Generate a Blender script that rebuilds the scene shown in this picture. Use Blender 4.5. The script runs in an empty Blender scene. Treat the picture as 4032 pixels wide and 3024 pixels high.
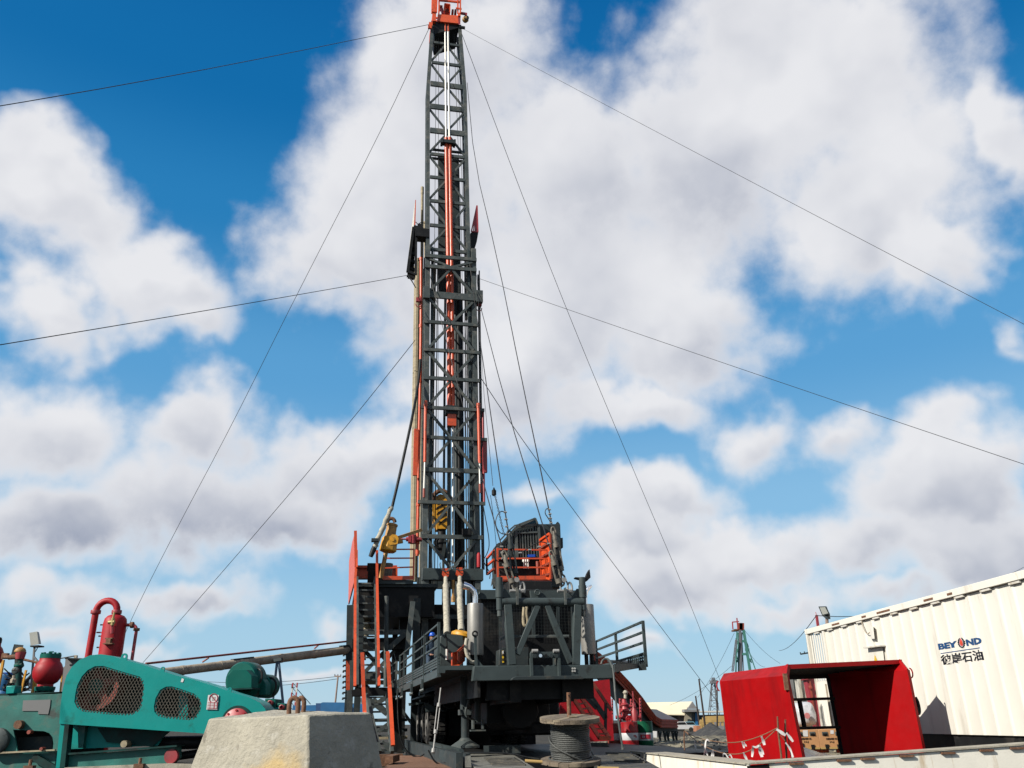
import bpy, math, random
from mathutils import Vector, Matrix, noise as mnoise
from mathutils.geometry import tessellate_polygon
random.seed(11)
V = Vector
SC = bpy.context.scene
COL = SC.collection

# ------------------------------------------------------------------ camera
F_PX, PITCH, ROLL, EYE = 3270.0, 22.13, -1.2, 1.1
RM = Matrix.Rotation(math.radians(90 + PITCH), 3, 'X') @ Matrix.Rotation(math.radians(ROLL), 3, 'Z')
CAM = V((0, 0, EYE))
cd = bpy.data.cameras.new('camera')
cd.sensor_width = 36.0
cd.lens = F_PX / 4032 * 36.0
cd.clip_start = 0.05
cd.clip_end = 20000
co = bpy.data.objects.new('camera', cd)
COL.objects.link(co)
co.matrix_world = Matrix.Translation(CAM) @ RM.to_4x4()
SC.camera = co

# survey of the photograph: crop origins and scales -> world rays
CR = {0: (0, 0, .5486), 1: (0, 2250, 2.143), 2: (700, 2250, 2.143), 3: (1300, 2000, 2.765), 4: (1300, 2450, 2.765),
      5: (1850, 1950, 2.765), 6: (1850, 2450, 2.765), 7: (2300, 2350, 2.461), 8: (2800, 2250, 1.7955),
      9: (0, 2450, 2.891), 10: (3050, 2600, 4.609), 11: (1550, 0, 2.764), 12: (1550, 550, 2.764), 13: (1550, 1000, 2.764),
      14: (1550, 1550, 2.764), 15: (1430, 1950, 3.687), 16: (1650, 0, 8.848), 17: (1900, 2380, 4.366), 18: (2500, 2780, 2.765),
      19: (1350, 2700, 2.765)}


def ray(n, x, y):
    a, b, s = CR[n]
    X = a + x / s
    Y = b + y / s
    return RM @ V(((X - 2016) / F_PX, -(Y - 1512) / F_PX, -1.0))


def P(n, x, y, Y):
    d = ray(n, x, y)
    return CAM + d * (Y / d.y)


def G(n, x, y, z=0.0):
    d = ray(n, x, y)
    return CAM + d * ((z - EYE) / d.z)


O = V((0.63, 18, 0))
YAW = math.radians(11.7)
RX = V((math.cos(YAW), math.sin(YAW), 0))
RA = V((-math.sin(YAW), math.cos(YAW), 0))
UP = V((0, 0, 1))
MROT = Matrix((RX, RA, UP)).transposed()


def L(lr, la, z):
    return O + RX * lr + RA * la + UP * z


def RP(n, x, y, la, lean=0.0):
    d = ray(n, x, y)
    nn = RA - UP * lean
    t = (la - (CAM - O).dot(nn)) / d.dot(nn)
    return CAM + d * t


def loc(p):
    q = p - O
    return q.dot(RX), q.dot(RA), q.z


# ------------------------------------------------------------------ world, sun, exposure
SUN_AZ, SUN_EL = math.atan2(-.83, -.55), math.radians(34.5)
sun_dir = V((-.833 * math.cos(SUN_EL), -.553 * math.cos(SUN_EL), math.sin(SUN_EL)))
W = bpy.data.worlds.new('World')
SC.world = W
W.use_nodes = True
nt = W.node_tree
nt.nodes.clear()


def wn(t, **k):
    n = nt.nodes.new(t)
    for a, b in k.items():
        setattr(n, a, b)
    return n


def mth(op, a, b=None, c=None, clamp=False):
    n = wn('ShaderNodeMath', operation=op, use_clamp=clamp)
    for i, v in enumerate((a, b, c)):
        if v is None:
            continue
        if isinstance(v, (int, float)):
            n.inputs[i].default_value = v
        else:
            nt.links.new(v, n.inputs[i])
    return n.outputs[0]


def vmt(op, a, b):
    n = wn('ShaderNodeVectorMath', operation=op)
    for i, v in enumerate((a, b)):
        if isinstance(v, (tuple, list)):
            n.inputs[i].default_value = v
        else:
            nt.links.new(v, n.inputs[i])
    return n


def mrange(v, a, b, c=0.0, d=1.0, smooth=True):
    n = wn('ShaderNodeMapRange')
    n.interpolation_type = 'SMOOTHSTEP' if smooth else 'LINEAR'
    nt.links.new(v, n.inputs[0])
    for i, x in enumerate((a, b, c, d)):
        n.inputs[i + 1].default_value = x
    return n.outputs[0]


def nz(vec, scale, detail, rough, lac=2.0):
    n = wn('ShaderNodeTexNoise')
    n.inputs['Scale'].default_value = scale
    n.inputs['Detail'].default_value = detail
    n.inputs['Roughness'].default_value = rough
    n.inputs['Lacunarity'].default_value = lac
    nt.links.new(vec, n.inputs['Vector'])
    return n


def wmix(fac, a, b, blend='MIX'):
    n = wn('ShaderNodeMix', data_type='RGBA', blend_type=blend)
    if isinstance(fac, (int, float)):
        n.inputs[0].default_value = fac
    else:
        nt.links.new(fac, n.inputs[0])
    for i, v in ((6, a), (7, b)):
        if isinstance(v, tuple):
            n.inputs[i].default_value = v
        else:
            nt.links.new(v, n.inputs[i])
    return n.outputs[2]


sky = wn('ShaderNodeTexSky', sky_type='NISHITA', sun_disc=False)
sky.sun_elevation = SUN_EL
sky.sun_rotation = math.atan2(sun_dir.x, sun_dir.y)
sky.altitude = 0
sky.air_density = 1.0
sky.dust_density = 0.6
sky.ozone_density = 2.5
hs = wn('ShaderNodeHueSaturation')
hs.inputs['Saturation'].default_value = 1.32
hs.inputs['Hue'].default_value = 0.494
nt.links.new(sky.outputs[0], hs.inputs['Color'])
tc = wn('ShaderNodeTexCoord')
DIR = tc.outputs['Generated']
sep = wn('ShaderNodeSeparateXYZ')
nt.links.new(DIR, sep.inputs[0])
az = mth('ARCTAN2', sep.outputs[0], sep.outputs[1])
el = mth('ARCSINE', sep.outputs[2])
# clear air deepens from the pale horizon to the zenith; the Nishita sky keeps its own part in it
grad = wn('ShaderNodeValToRGB')
grad.color_ramp.interpolation = 'EASE'
STOPS = [(0.0, (.48, .69, .84)), (.055, (.40, .64, .83)), (.14, (.27, .54, .80)), (.25, (.115, .38, .70)), (.36, (.022, .225, .53)), (.45, (.004, .155, .43)), (.60, (.001, .10, .34)), (1.0, (.001, .07, .27))]
while len(grad.color_ramp.elements) < len(STOPS):
    grad.color_ramp.elements.new(.5)
for e_, (p_, c_) in zip(grad.color_ramp.elements, STOPS):
    e_.position = p_
    e_.color = (c_[0], c_[1], c_[2], 1)
nt.links.new(mth('MULTIPLY', el, 2 / math.pi, clamp=True), grad.inputs[0])
gsc = wn('ShaderNodeVectorMath', operation='SCALE')
nt.links.new(grad.outputs[0], gsc.inputs[0])
gsc.inputs['Scale'].default_value = 10.0
SKYCOL = wmix(.85, hs.outputs[0], gsc.outputs[0])
cmb = wn('ShaderNodeCombineXYZ')
nt.links.new(az, cmb.inputs[0])
nt.links.new(el, cmb.inputs[1])
# domain warp so that the edges billow
w1 = vmt('SUBTRACT', nz(DIR, 4.2, 4, .62).outputs['Color'], (.5, .5, .5)).outputs[0]
w1 = vmt('MULTIPLY', w1, (.20, .17, 0)).outputs[0]
w2 = vmt('SUBTRACT', nz(DIR, 15, 3, .6).outputs['Color'], (.5, .5, .5)).outputs[0]
w2 = vmt('MULTIPLY', w2, (.055, .055, 0)).outputs[0]
AE = vmt('ADD', vmt('ADD', cmb.outputs[0], w1).outputs[0], w2).outputs[0]
BLOBS = [  # cloud banks as they stand in the sky over the yard
    (880, 430, 250, 300), (760, 560, 170, 150), (1000, 180, 190, 210), (1240, 380, 270, 190), (1500, 300, 270, 240),
    (1800, 190, 300, 230), (1900, 420, 270, 240), (1250, 600, 330, 240), (1440, 670, 190, 150), (1100, 800, 230, 150),
    (1380, 850, 180, 70), (2060, 560, 120, 150), (920, 660, 170, 110), (1640, 60, 200, 160), (2140, 300, 70, 190),
    (130, 450, 220, 130), (60, 390, 150, 110), (290, 600, 230, 110), (400, 690, 140, 50), (40, 640, 120, 110),
    (90, 930, 270, 150), (420, 900, 160, 120), (380, 1070, 420, 140), (130, 1110, 250, 110), (700, 1000, 190, 100),
    (860, 950, 110, 90), (620, 1120, 180, 80),
    (410, 1290, 150, 45), (170, 1320, 110, 45), (720, 1320, 60, 35), (150, 1395, 100, 35), (330, 1390, 60, 35),
    (640, 1440, 120, 22), (1630, 930, 110, 85), (1830, 900, 90, 50), (2030, 920, 130, 90), (1400, 1070, 190, 75),
    (1350, 1160, 170, 90), (1600, 1180, 250, 90), (1450, 1250, 230, 70), (1660, 1280, 180, 50), (2060, 1030, 210, 110),
    (2110, 1170, 190, 110), (1900, 1150, 150, 80), (1940, 1270, 140, 35), (2190, 760, 60, 60), (1140, 1090, 80, 40),
    (1400, 1385, 60, 25)]


def azel(x, y):
    d = ray(0, x, y).normalized()
    return math.atan2(d.x, d.y), math.asin(d.z)


field = wsum = ssum = None
for (cx, cy, rx, ry) in BLOBS:
    a0, e0 = azel(cx, cy)
    rx, ry = rx * 1.12, ry * 1.14
    ra = abs(azel(cx + rx, cy)[0] - azel(cx - rx, cy)[0]) / 2
    re = abs(azel(cx, cy + ry)[1] - azel(cx, cy - ry)[1]) / 2
    lc = vmt('MULTIPLY', vmt('SUBTRACT', AE, (a0, e0, 0)).outputs[0], (1 / ra, 1 / re, 0)).outputs[0]
    k_ = max(.45, min(1.0, math.sqrt(ra * re) / .075))
    v = mth('MULTIPLY', mth('SUBTRACT', 1.0, vmt('LENGTH', lc, (0, 0, 0)).outputs['Value']), k_)
    # each heap is whitest towards the sun (up and left) and greyer below and to the right
    sh_ = vmt('DOT_PRODUCT', lc, (.42, -.85, 0)).outputs['Value']
    w_ = mth('POWER', mth('MAXIMUM', mth('ADD', v, .35), .0), 3.0)
    field = v if field is None else mth('SMOOTH_MAX', field, v, 0.25)
    wsum = w_ if wsum is None else mth('ADD', wsum, w_)
    ws = mth('MULTIPLY', w_, sh_)
    ssum = ws if ssum is None else mth('ADD', ssum, ws)
shade = mth('DIVIDE', ssum, mth('ADD', wsum, .001))
# the rest of the sky carries the same broken cloud
rest = mth('MULTIPLY', mth('SUBTRACT', nz(DIR, 2.2, 5, .55).outputs['Fac'], .47), 4.0)
out_m = mth('MAXIMUM', mrange(mth('ABSOLUTE', az), .72, .9), mrange(el, .92, 1.05))
rest = mth('SUBTRACT', mth('MULTIPLY', mth('ADD', rest, 1.5), out_m), 1.5)
field = mth('MAXIMUM', field, rest)
n_a = nz(DIR, 5.5, 9, .64).outputs['Fac']
n_b = nz(DIR, 3.0, 4, .55).outputs['Fac']
# billows: rounded heads from a fractal cell pattern


BILL_MEAN, BILL_AMP = .34, 1.2


def billow(vec):
    n = wn('ShaderNodeTexVoronoi', feature='F1')
    n.inputs['Scale'].default_value = 8.5
    n.inputs['Detail'].default_value = 2.0
    n.inputs['Roughness'].default_value = .55
    n.normalize = True
    n.inputs['Randomness'].default_value = 1.0
    nt.links.new(vec, n.inputs['Vector'])
    return n.outputs['Distance']


wv = vmt('MULTIPLY', vmt('SUBTRACT', nz(DIR, 8, 3, .6).outputs['Color'], (.5, .5, .5)).outputs[0], (.07, .07, .07)).outputs[0]
bv_ = vmt('ADD', DIR, wv).outputs[0]
bl0 = billow(bv_)
dens = mth('ADD', field, mth('ADD', mth('MULTIPLY', mth('SUBTRACT', n_a, .5), 1.25), mth('MULTIPLY', mth('SUBTRACT', BILL_MEAN, bl0), BILL_AMP)))
cover = mrange(dens, -.12, .56)
core = mrange(dens, .15, .9)
gfac = mth('ADD', mth('MULTIPLY', mrange(shade, -.30, .90), .95), mth('MULTIPLY', mth('SUBTRACT', n_b, .48), 1.7))
gfac = mth('ADD', gfac, mth('MULTIPLY', mth('SUBTRACT', bl0, .34), .8))
gfac = mth('ADD', gfac, mrange(el, .34, .08, 0, .20))
gfac = mth('MULTIPLY', gfac, core, clamp=True)
gfac = mth('ADD', gfac, .06, clamp=True)
K = 10.0
CLOUD = wmix(gfac, (.86 * K, .86 * K, .88 * K, 1), (.34 * K, .375 * K, .475 * K, 1))
ALL = wmix(mth('MULTIPLY', cover, .97), SKYCOL, CLOUD)
bg = wn('ShaderNodeBackground')
bg.inputs['Strength'].default_value = 0.053
nt.links.new(ALL, bg.inputs['Color'])
wo = wn('ShaderNodeOutputWorld')
nt.links.new(bg.outputs[0], wo.inputs['Surface'])

sd = bpy.data.lights.new('sun', 'SUN')
sd.energy = 5.0
sd.angle = math.radians(0.53)
sd.color = (1.0, .94, .84)
so = bpy.data.objects.new('sun', sd)
COL.objects.link(so)
so.rotation_euler = sun_dir.to_track_quat('Z', 'Y').to_euler()
SC.view_settings.view_transform = 'Standard'
SC.view_settings.look = 'None'
SC.view_settings.exposure = 0.916
SC.view_settings.gamma = 1.0
SC.view_settings.use_curve_mapping = False
SC.cycles.max_bounces = 4
SC.cycles.transparent_max_bounces = 12


# ------------------------------------------------------------------ materials
def mat(name, col, rough=.5, metal=0.0, var=.18, scale=4.0, dirt=None, dirt_amt=.0, dirt_scale=2.0, bump=0.0, bscale=40.0, spec=.5, streak=False, dirt2=None):
    m = bpy.data.materials.new(name)
    m.use_nodes = True
    if metal < .5:      # survey colours were judged under a brighter exposure
        col = tuple(c * .54 for c in col)
        dirt = tuple(c * .54 for c in dirt) if dirt else None
    if max(col) < .075:
        spec = min(spec, .16)
    t = m.node_tree
    b = t.nodes['Principled BSDF']
    tcn = t.nodes.new('ShaderNodeTexCoord')
    src = tcn.outputs['Object']

    def N(sc, det=5, ro=.6, vec=src):
        n = t.nodes.new('ShaderNodeTexNoise')
        n.inputs['Scale'].default_value = sc
        n.inputs['Detail'].default_value = det
        n.inputs['Roughness'].default_value = ro
        t.links.new(vec, n.inputs['Vector'])
        return n.outputs['Fac']
    cr = t.nodes.new('ShaderNodeValToRGB')
    cr.color_ramp.elements[0].position = .3
    cr.color_ramp.elements[1].position = .72
    cr.color_ramp.elements[0].color = tuple(c * (1 - var) for c in col) + (1,)
    cr.color_ramp.elements[1].color = tuple(min(1, c * (1 + var)) for c in col) + (1,)
    t.links.new(N(scale), cr.inputs[0])
    out = cr.outputs[0]
    if dirt is not None:
        vec = src
        if streak:
            mp = t.nodes.new('ShaderNodeMapping')
            mp.inputs['Scale'].default_value = (1, 1, .12)
            t.links.new(src, mp.inputs[0])
            vec = mp.outputs[0]
        mr = t.nodes.new('ShaderNodeMapRange')
        mr.inputs[1].default_value = .62 - dirt_amt * .35
        mr.inputs[2].default_value = .74 - dirt_amt * .22
        mr.inputs[4].default_value = .9
        t.links.new(N(dirt_scale, 8, .68, vec), mr.inputs[0])
        mx = t.nodes.new('ShaderNodeMix')
        mx.data_type = 'RGBA'
        t.links.new(mr.outputs[0], mx.inputs[0])
        t.links.new(out, mx.inputs[6])
        mx.inputs[7].default_value = tuple(dirt) + (1,)
        out = mx.outputs[2]
    if dirt2 is not None:
        c2_, amt2, sc2_, st2 = dirt2
        vec = src
        mp = t.nodes.new('ShaderNodeMapping')
        mp.inputs['Scale'].default_value = (1, 1, .10 if st2 else 1)
        mp.inputs['Location'].default_value = (3.3, 7.1, 1.7)
        t.links.new(src, mp.inputs[0])
        mr = t.nodes.new('ShaderNodeMapRange')
        mr.inputs[1].default_value = .66 - amt2 * .3
        mr.inputs[2].default_value = .70 - amt2 * .2
        mr.inputs[4].default_value = .85
        t.links.new(N(sc2_, 9, .72, mp.outputs[0]), mr.inputs[0])
        mx = t.nodes.new('ShaderNodeMix')
        mx.data_type = 'RGBA'
        t.links.new(mr.outputs[0], mx.inputs[0])
        t.links.new(out, mx.inputs[6])
        mx.inputs[7].default_value = tuple(c_ * .54 for c_ in c2_) + (1,)
        out = mx.outputs[2]
    t.links.new(out, b.inputs['Base Color'])
    rr = t.nodes.new('ShaderNodeMapRange')
    rr.inputs[3].default_value = max(0.02, rough - .13)
    rr.inputs[4].default_value = min(1, rough + .15)
    t.links.new(N(scale * 2.3), rr.inputs[0])
    t.links.new(rr.outputs[0], b.inputs['Roughness'])
    b.inputs['Metallic'].default_value = metal
    b.inputs['Specular IOR Level'].default_value = spec
    if bump:
        bp = t.nodes.new('ShaderNodeBump')
        bp.inputs['Strength'].default_value = bump
        bp.inputs['Distance'].default_value = .02
        t.links.new(N(bscale, 6, .65), bp.inputs['Height'])
        t.links.new(bp.outputs[0], b.inputs['Normal'])
    return m


M = {}
M['dark'] = mat('dark_grey_paint', (.040, .052, .055), .5, var=.22, scale=3, dirt=(.10, .095, .08), dirt_amt=.25, dirt_scale=5, bump=.1)
M['grey'] = mat('grey_green_paint', (.062, .082, .084), .45, var=.15, scale=2.5, dirt=(.03, .03, .028), dirt_amt=.2, dirt_scale=4, bump=.08, dirt2=((.13, .12, .10), .08, 9, False))
M['mast'] = mat('mast_paint', (.088, .105, .105), .5, var=.25, scale=1.7, dirt=(.20, .195, .17), dirt_amt=.34, dirt_scale=3.2, dirt2=((.018, .018, .018), .2, 6, False))
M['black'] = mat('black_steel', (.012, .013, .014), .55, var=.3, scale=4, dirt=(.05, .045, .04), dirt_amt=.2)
M['orange'] = mat('orange_paint', (.74, .088, .018), .42, var=.14, scale=4, dirt=(.22, .06, .03), dirt_amt=.22, dirt_scale=7, dirt2=((.10, .035, .02), .12, 10, False))
M['crown'] = mat('bright_orange_paint', (.88, .115, .025), .45, var=.12, scale=4, dirt=(.3, .05, .02), dirt_amt=.2, dirt_scale=6)
M['red'] = mat('red_paint', (.42, .003, .012), .55, var=.14, scale=2.5, dirt=(.24, .006, .01), dirt_amt=.3, dirt_scale=3, bump=.05, spec=.3, dirt2=((.16, .02, .02), .10, 5, True))
M['shred'] = mat('shelter_red_paint', (.37, .001, .003), .48, var=.10, scale=2.2, dirt=(.24, .002, .004), dirt_amt=.3, dirt_scale=2.4, bump=.07, bscale=14, spec=.16, streak=True, dirt2=((.16, .012, .01), .05, 3.0, True))
M['rust'] = mat('rust', (.17, .075, .035), .85, var=.45, scale=14, dirt=(.34, .2, .12), dirt_amt=.25, dirt_scale=18, bump=.4)
M['redrust'] = mat('rusty_red_oxide', (.32, .045, .022), .6, var=.3, scale=3, dirt=(.11, .05, .03), dirt_amt=.35, dirt_scale=6, bump=.15)
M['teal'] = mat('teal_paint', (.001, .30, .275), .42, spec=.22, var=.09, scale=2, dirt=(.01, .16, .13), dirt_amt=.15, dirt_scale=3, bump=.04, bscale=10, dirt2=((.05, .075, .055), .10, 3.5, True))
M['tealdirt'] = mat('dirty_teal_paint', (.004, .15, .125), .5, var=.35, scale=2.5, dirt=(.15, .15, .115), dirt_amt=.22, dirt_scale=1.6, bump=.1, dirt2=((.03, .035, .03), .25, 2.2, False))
M['tealdark'] = mat('dark_teal_oil_and_shade', (.006, .055, .05), .5, var=.4, scale=4, dirt=(.02, .02, .018), dirt_amt=.4, dirt_scale=3)  # dark teal for oily parts, and for the shadow painted on the base
M['motor'] = mat('motor_green', (.003, .12, .095), .42, var=.15, scale=2)
M['concrete'] = mat('concrete', (.44, .42, .37), .92, var=.16, scale=5, dirt=(.66, .64, .58), dirt_amt=.35, dirt_scale=7, bump=.55, bscale=26, dirt2=((.2, .19, .16), .1, 12, False))
M['tan'] = mat('dusty_tan_pipe', (.40, .335, .215), .75, var=.22, scale=6, dirt=(.2, .165, .11), dirt_amt=.3, dirt_scale=9, bump=.15)
M['flow'] = mat('weathered_pipe', (.44, .375, .28), .8, var=.25, scale=4, dirt=(.25, .20, .15), dirt_amt=.35, dirt_scale=5, bump=.2)
M['rod'] = mat('chrome_rod', (.42, .41, .38), .5, .6, var=.06, scale=3)
M['chrome'] = mat('bright_chrome', (.80, .80, .80), .22, 1.0, var=.04, scale=3)
M['wrap'] = mat('pipe_lagging_cloth', (.48, .45, .36), .9, var=.3, scale=9, dirt=(.25, .23, .18), dirt_amt=.3, dirt_scale=10, bump=.5, bscale=20)
M['yellow'] = mat('yellow_paint', (.78, .37, .012), .45, var=.12, scale=5, dirt=(.22, .12, .02), dirt_amt=.3, dirt_scale=8)
M['yellowrust'] = mat('dusty_yellow_paint', (.52, .27, .06), .6, var=.22, scale=8, dirt=(.22, .11, .04), dirt_amt=.35, dirt_scale=9)
M['rope'] = mat('steel_rope', (.055, .055, .056), .5, .4, var=.3, scale=40)
M['coil'] = mat('coiled_rope', (.115, .12, .115), .5, .35, var=.35, scale=50, bump=.4, bscale=120)
M['hose'] = mat('black_hose', (.012, .014, .016), .5, var=.3, scale=5, dirt=(.06, .06, .055), dirt_amt=.25)
M['white'] = mat('white_paint', (.90, .87, .78), .5, var=.035, scale=1.2, dirt=(.62, .58, .49), dirt_amt=.18, dirt_scale=2.6, bump=.03, streak=True, dirt2=((.42, .27, .13), .04, 2.6, True))
M['whitefar'] = mat('grubby_white_paint', (.70, .68, .62), .6, var=.06, scale=2, dirt=(.42, .33, .2), dirt_amt=.3, dirt_scale=3.5, streak=True)
M['kerbw'] = mat('chipped_white_paint', (1.0, .97, .86), .55, var=.06, scale=3, dirt=(.60, .44, .25), dirt_amt=.2, dirt_scale=4.5, bump=.15, streak=True)
M['kerbtop'] = mat('dusty_steel_top', (.44, .41, .33), .85, var=.18, scale=5, dirt=(.3, .26, .2), dirt_amt=.35, dirt_scale=6, bump=.3)
M['tyre'] = mat('tyre_rubber', (.020, .020, .021), .85, var=.35, scale=8, dirt=(.085, .08, .07), dirt_amt=.4, dirt_scale=6, bump=.3)
M['rim'] = mat('dusty_wheel_rim', (.16, .155, .145), .7, var=.25, scale=6)
M['wood'] = mat('weathered_wood', (.27, .22, .15), .88, var=.3, scale=9, dirt=(.15, .115, .08), dirt_amt=.3, dirt_scale=6, bump=.4)
M['wooddark'] = mat('dark_weathered_wood', (.19, .15, .105), .9, var=.3, scale=9, dirt=(.08, .06, .045), dirt_amt=.35, dirt_scale=6, bump=.4)
M['crate'] = mat('plywood_crate', (.58, .30, .13), .6, var=.12, scale=4)
M['blue'] = mat('blue_paint', (.006, .13, .33), .5, var=.2, scale=2)
M['helmet'] = mat('blue_helmet', (.005, .10, .62), .3, var=.05)
M['coverall'] = mat('blue_grey_coverall', (.055, .085, .13), .9, var=.25, scale=12)
M['skin'] = mat('skin', (.42, .22, .15), .55, var=.08, scale=20)
M['green'] = mat('green_drum_paint', (.004, .10, .048), .38, var=.12, scale=4, dirt=(.02, .04, .03), dirt_amt=.2)
M['drumwhite'] = mat('drum_white_band', (.62, .64, .66), .45, var=.12, scale=5, dirt=(.3, .3, .3), dirt_amt=.25)
M['valve'] = mat('wellhead_red', (.40, .035, .045), .5, var=.2, scale=8, dirt=(.2, .03, .035), dirt_amt=.3)
M['plastic'] = mat('clear_plastic_sheet', (.62, .63, .66), .22, var=.1, scale=4, bump=.6, bscale=9)
M['ribbon'] = mat('white_ribbon', (.80, .78, .76), .7, var=.1, scale=30)
M['twine'] = mat('brown_twine', (.22, .115, .06), .9, var=.3, scale=30)
M['soil'] = mat('dark_oily_soil', (.040, .036, .030), .95, var=.4, scale=1.4, dirt=(.09, .08, .06), dirt_amt=.4, dirt_scale=.35, bump=.8, bscale=6)
M['rubble'] = mat('rubble_soil', (.075, .072, .066), .95, var=.5, scale=1.2, dirt=(.42, .38, .27), dirt_amt=.55, dirt_scale=.5, bump=.8, bscale=8)
M['gravel'] = mat('dark_gravel', (.055, .056, .058), .95, var=.4, scale=5, dirt=(.12, .115, .10), dirt_amt=.4, dirt_scale=1.0, bump=.9, bscale=14)
M['mattop'] = mat('worn_steel_ramp', (.21, .21, .185), .6, var=.3, scale=3.5, dirt=(.085, .08, .07), dirt_amt=.4, dirt_scale=4, bump=.25)
M['matdark'] = mat('oily_steel_ramp', (.07, .07, .065), .6, var=.4, scale=3, dirt=(.15, .135, .10), dirt_amt=.35, dirt_scale=4, bump=.3)
M['cream'] = mat('cream_sheet_roof', (1.0, .90, .64), .6, var=.05, scale=.3)
M['concwall'] = mat('grey_render', (.22, .22, .225), .9, var=.15, scale=.5)
M['tanwall'] = mat('tan_render', (.30, .265, .20), .9, var=.12, scale=.5)
M['fargreen'] = mat('faded_green_steel', (.05, .22, .18), .7, var=.2, scale=.5)
M['fardark'] = mat('faded_grey_steel', (.14, .15, .17), .7, var=.2, scale=.5)
M['farwood'] = mat('yellow_timber', (.50, .33, .11), .9, var=.2, scale=1)
M['pole'] = mat('bleached_pole', (.33, .24, .20), .9, var=.2, scale=2)
M['carblue'] = mat('pale_blue_car_paint', (.22, .42, .50), .35, var=.06)
M['carwhite'] = mat('white_car_paint', (.66, .66, .66), .35, var=.06)
M['signw'] = mat('sign_white', (.78, .78, .78), .4, var=.04)
M['signr'] = mat('sign_red', (.42, .02, .045), .4, var=.08)
M['logoblue'] = mat('logo_blue', (.008, .065, .20), .5, var=.05)
M['logoblack'] = mat('logo_black', (.016, .018, .026), .5, var=.05)
M['logored'] = mat('logo_red', (.72, .06, .05), .5, var=.1)
M['ink'] = mat('dark_ink', (.05, .03, .02), .8, var=.1)
M['warnyellow'] = mat('warning_yellow', (.80, .52, .02), .5, var=.08)
M['lampgrey'] = mat('lamp_back_grey', (.38, .39, .35), .5, var=.06)
M['reddoor'] = mat('dull_red_door', (.36, .035, .05), .55, var=.12, scale=4)
M['meshdk'] = mat('mesh_wire', (.035, .05, .045), .6, var=.2)
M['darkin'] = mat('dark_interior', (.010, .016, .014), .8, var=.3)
M['meshlt'] = mat('galvanised_mesh', (.13, .12, .10), .7, var=.2, spec=.2)
M['blueg'] = mat('blue_grey_paint', (.10, .16, .24), .55, var=.15)
M['pinkred'] = mat('faded_red_print', (.62, .22, .22), .6, var=.1)
M['tanorange'] = mat('dull_orange_paint', (.42, .17, .08), .7, var=.1)
M['galv'] = mat('dull_galvanised_steel', (.34, .34, .33), .6, var=.15, scale=8)
M['rampred'] = mat('rusty_orange_red_steel', (.52, .062, .026), .55, var=.25, scale=3, dirt=(.16, .05, .03), dirt_amt=.3, dirt_scale=5, bump=.15)
M['poledark'] = mat('dark_timber_pole', (.055, .042, .036), .9, var=.2)
M['drumred'] = mat('oil_drum_red', (.33, .006, .012), .42, var=.18, scale=4, spec=.3, dirt=(.14, .02, .02), dirt_amt=.3, dirt_scale=6)
M['worn'] = mat('worn_greasy_steel', (.19, .17, .135), .7, var=.3, scale=9, dirt=(.07, .06, .05), dirt_amt=.35, dirt_scale=14)
M['brass'] = mat('brass_valve', (.50, .40, .16), .45, .3, var=.25, scale=20)


def muffler_mat():
    m = mat('perforated_steel', (.21, .205, .19), .5, .5, var=.12, scale=5)
    t = m.node_tree
    b = t.nodes['Principled BSDF']
    lk = b.inputs['Base Color'].links[0].from_socket
    tcn = t.nodes.new('ShaderNodeTexCoord')
    sp = t.nodes.new('ShaderNodeSeparateXYZ')
    t.links.new(tcn.outputs['Object'], sp.inputs[0])
    at = t.nodes.new('ShaderNodeMath')
    at.operation = 'ARCTAN2'
    t.links.new(sp.outputs[1], at.inputs[0])
    t.links.new(sp.outputs[0], at.inputs[1])
    cb = t.nodes.new('ShaderNodeCombineXYZ')
    t.links.new(at.outputs[0], cb.inputs[0])
    t.links.new(sp.outputs[2], cb.inputs[1])
    mp = t.nodes.new('ShaderNodeMapping')
    mp.inputs['Scale'].default_value = (.16, 1, 1)
    t.links.new(cb.outputs[0], mp.inputs[0])
    br = t.nodes.new('ShaderNodeTexBrick')
    br.inputs['Scale'].default_value = 24
    br.inputs['Mortar Size'].default_value = .22
    br.inputs['Mortar Smooth'].default_value = .4
    br.inputs['Brick Width'].default_value = .5
    br.inputs['Row Height'].default_value = .5
    t.links.new(mp.outputs[0], br.inputs['Vector'])
    mx = t.nodes.new('ShaderNodeMix')
    mx.data_type = 'RGBA'
    mx.inputs[6].default_value = (.10, .10, .09, 1)
    t.links.new(br.outputs['Fac'], mx.inputs[0])
    t.links.new(lk, mx.inputs[7])
    t.links.new(mx.outputs[2], b.inputs['Base Color'])
    return m


M['perf'] = muffler_mat()


def glass_mat():
    m = mat('dusty_cab_glass', (.10, .13, .14), .08, var=.1)
    b = m.node_tree.nodes['Principled BSDF']
    b.inputs['Transmission Weight'].default_value = .65
    b.inputs['IOR'].default_value = 1.1
    return m


M['glass'] = glass_mat()


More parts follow.
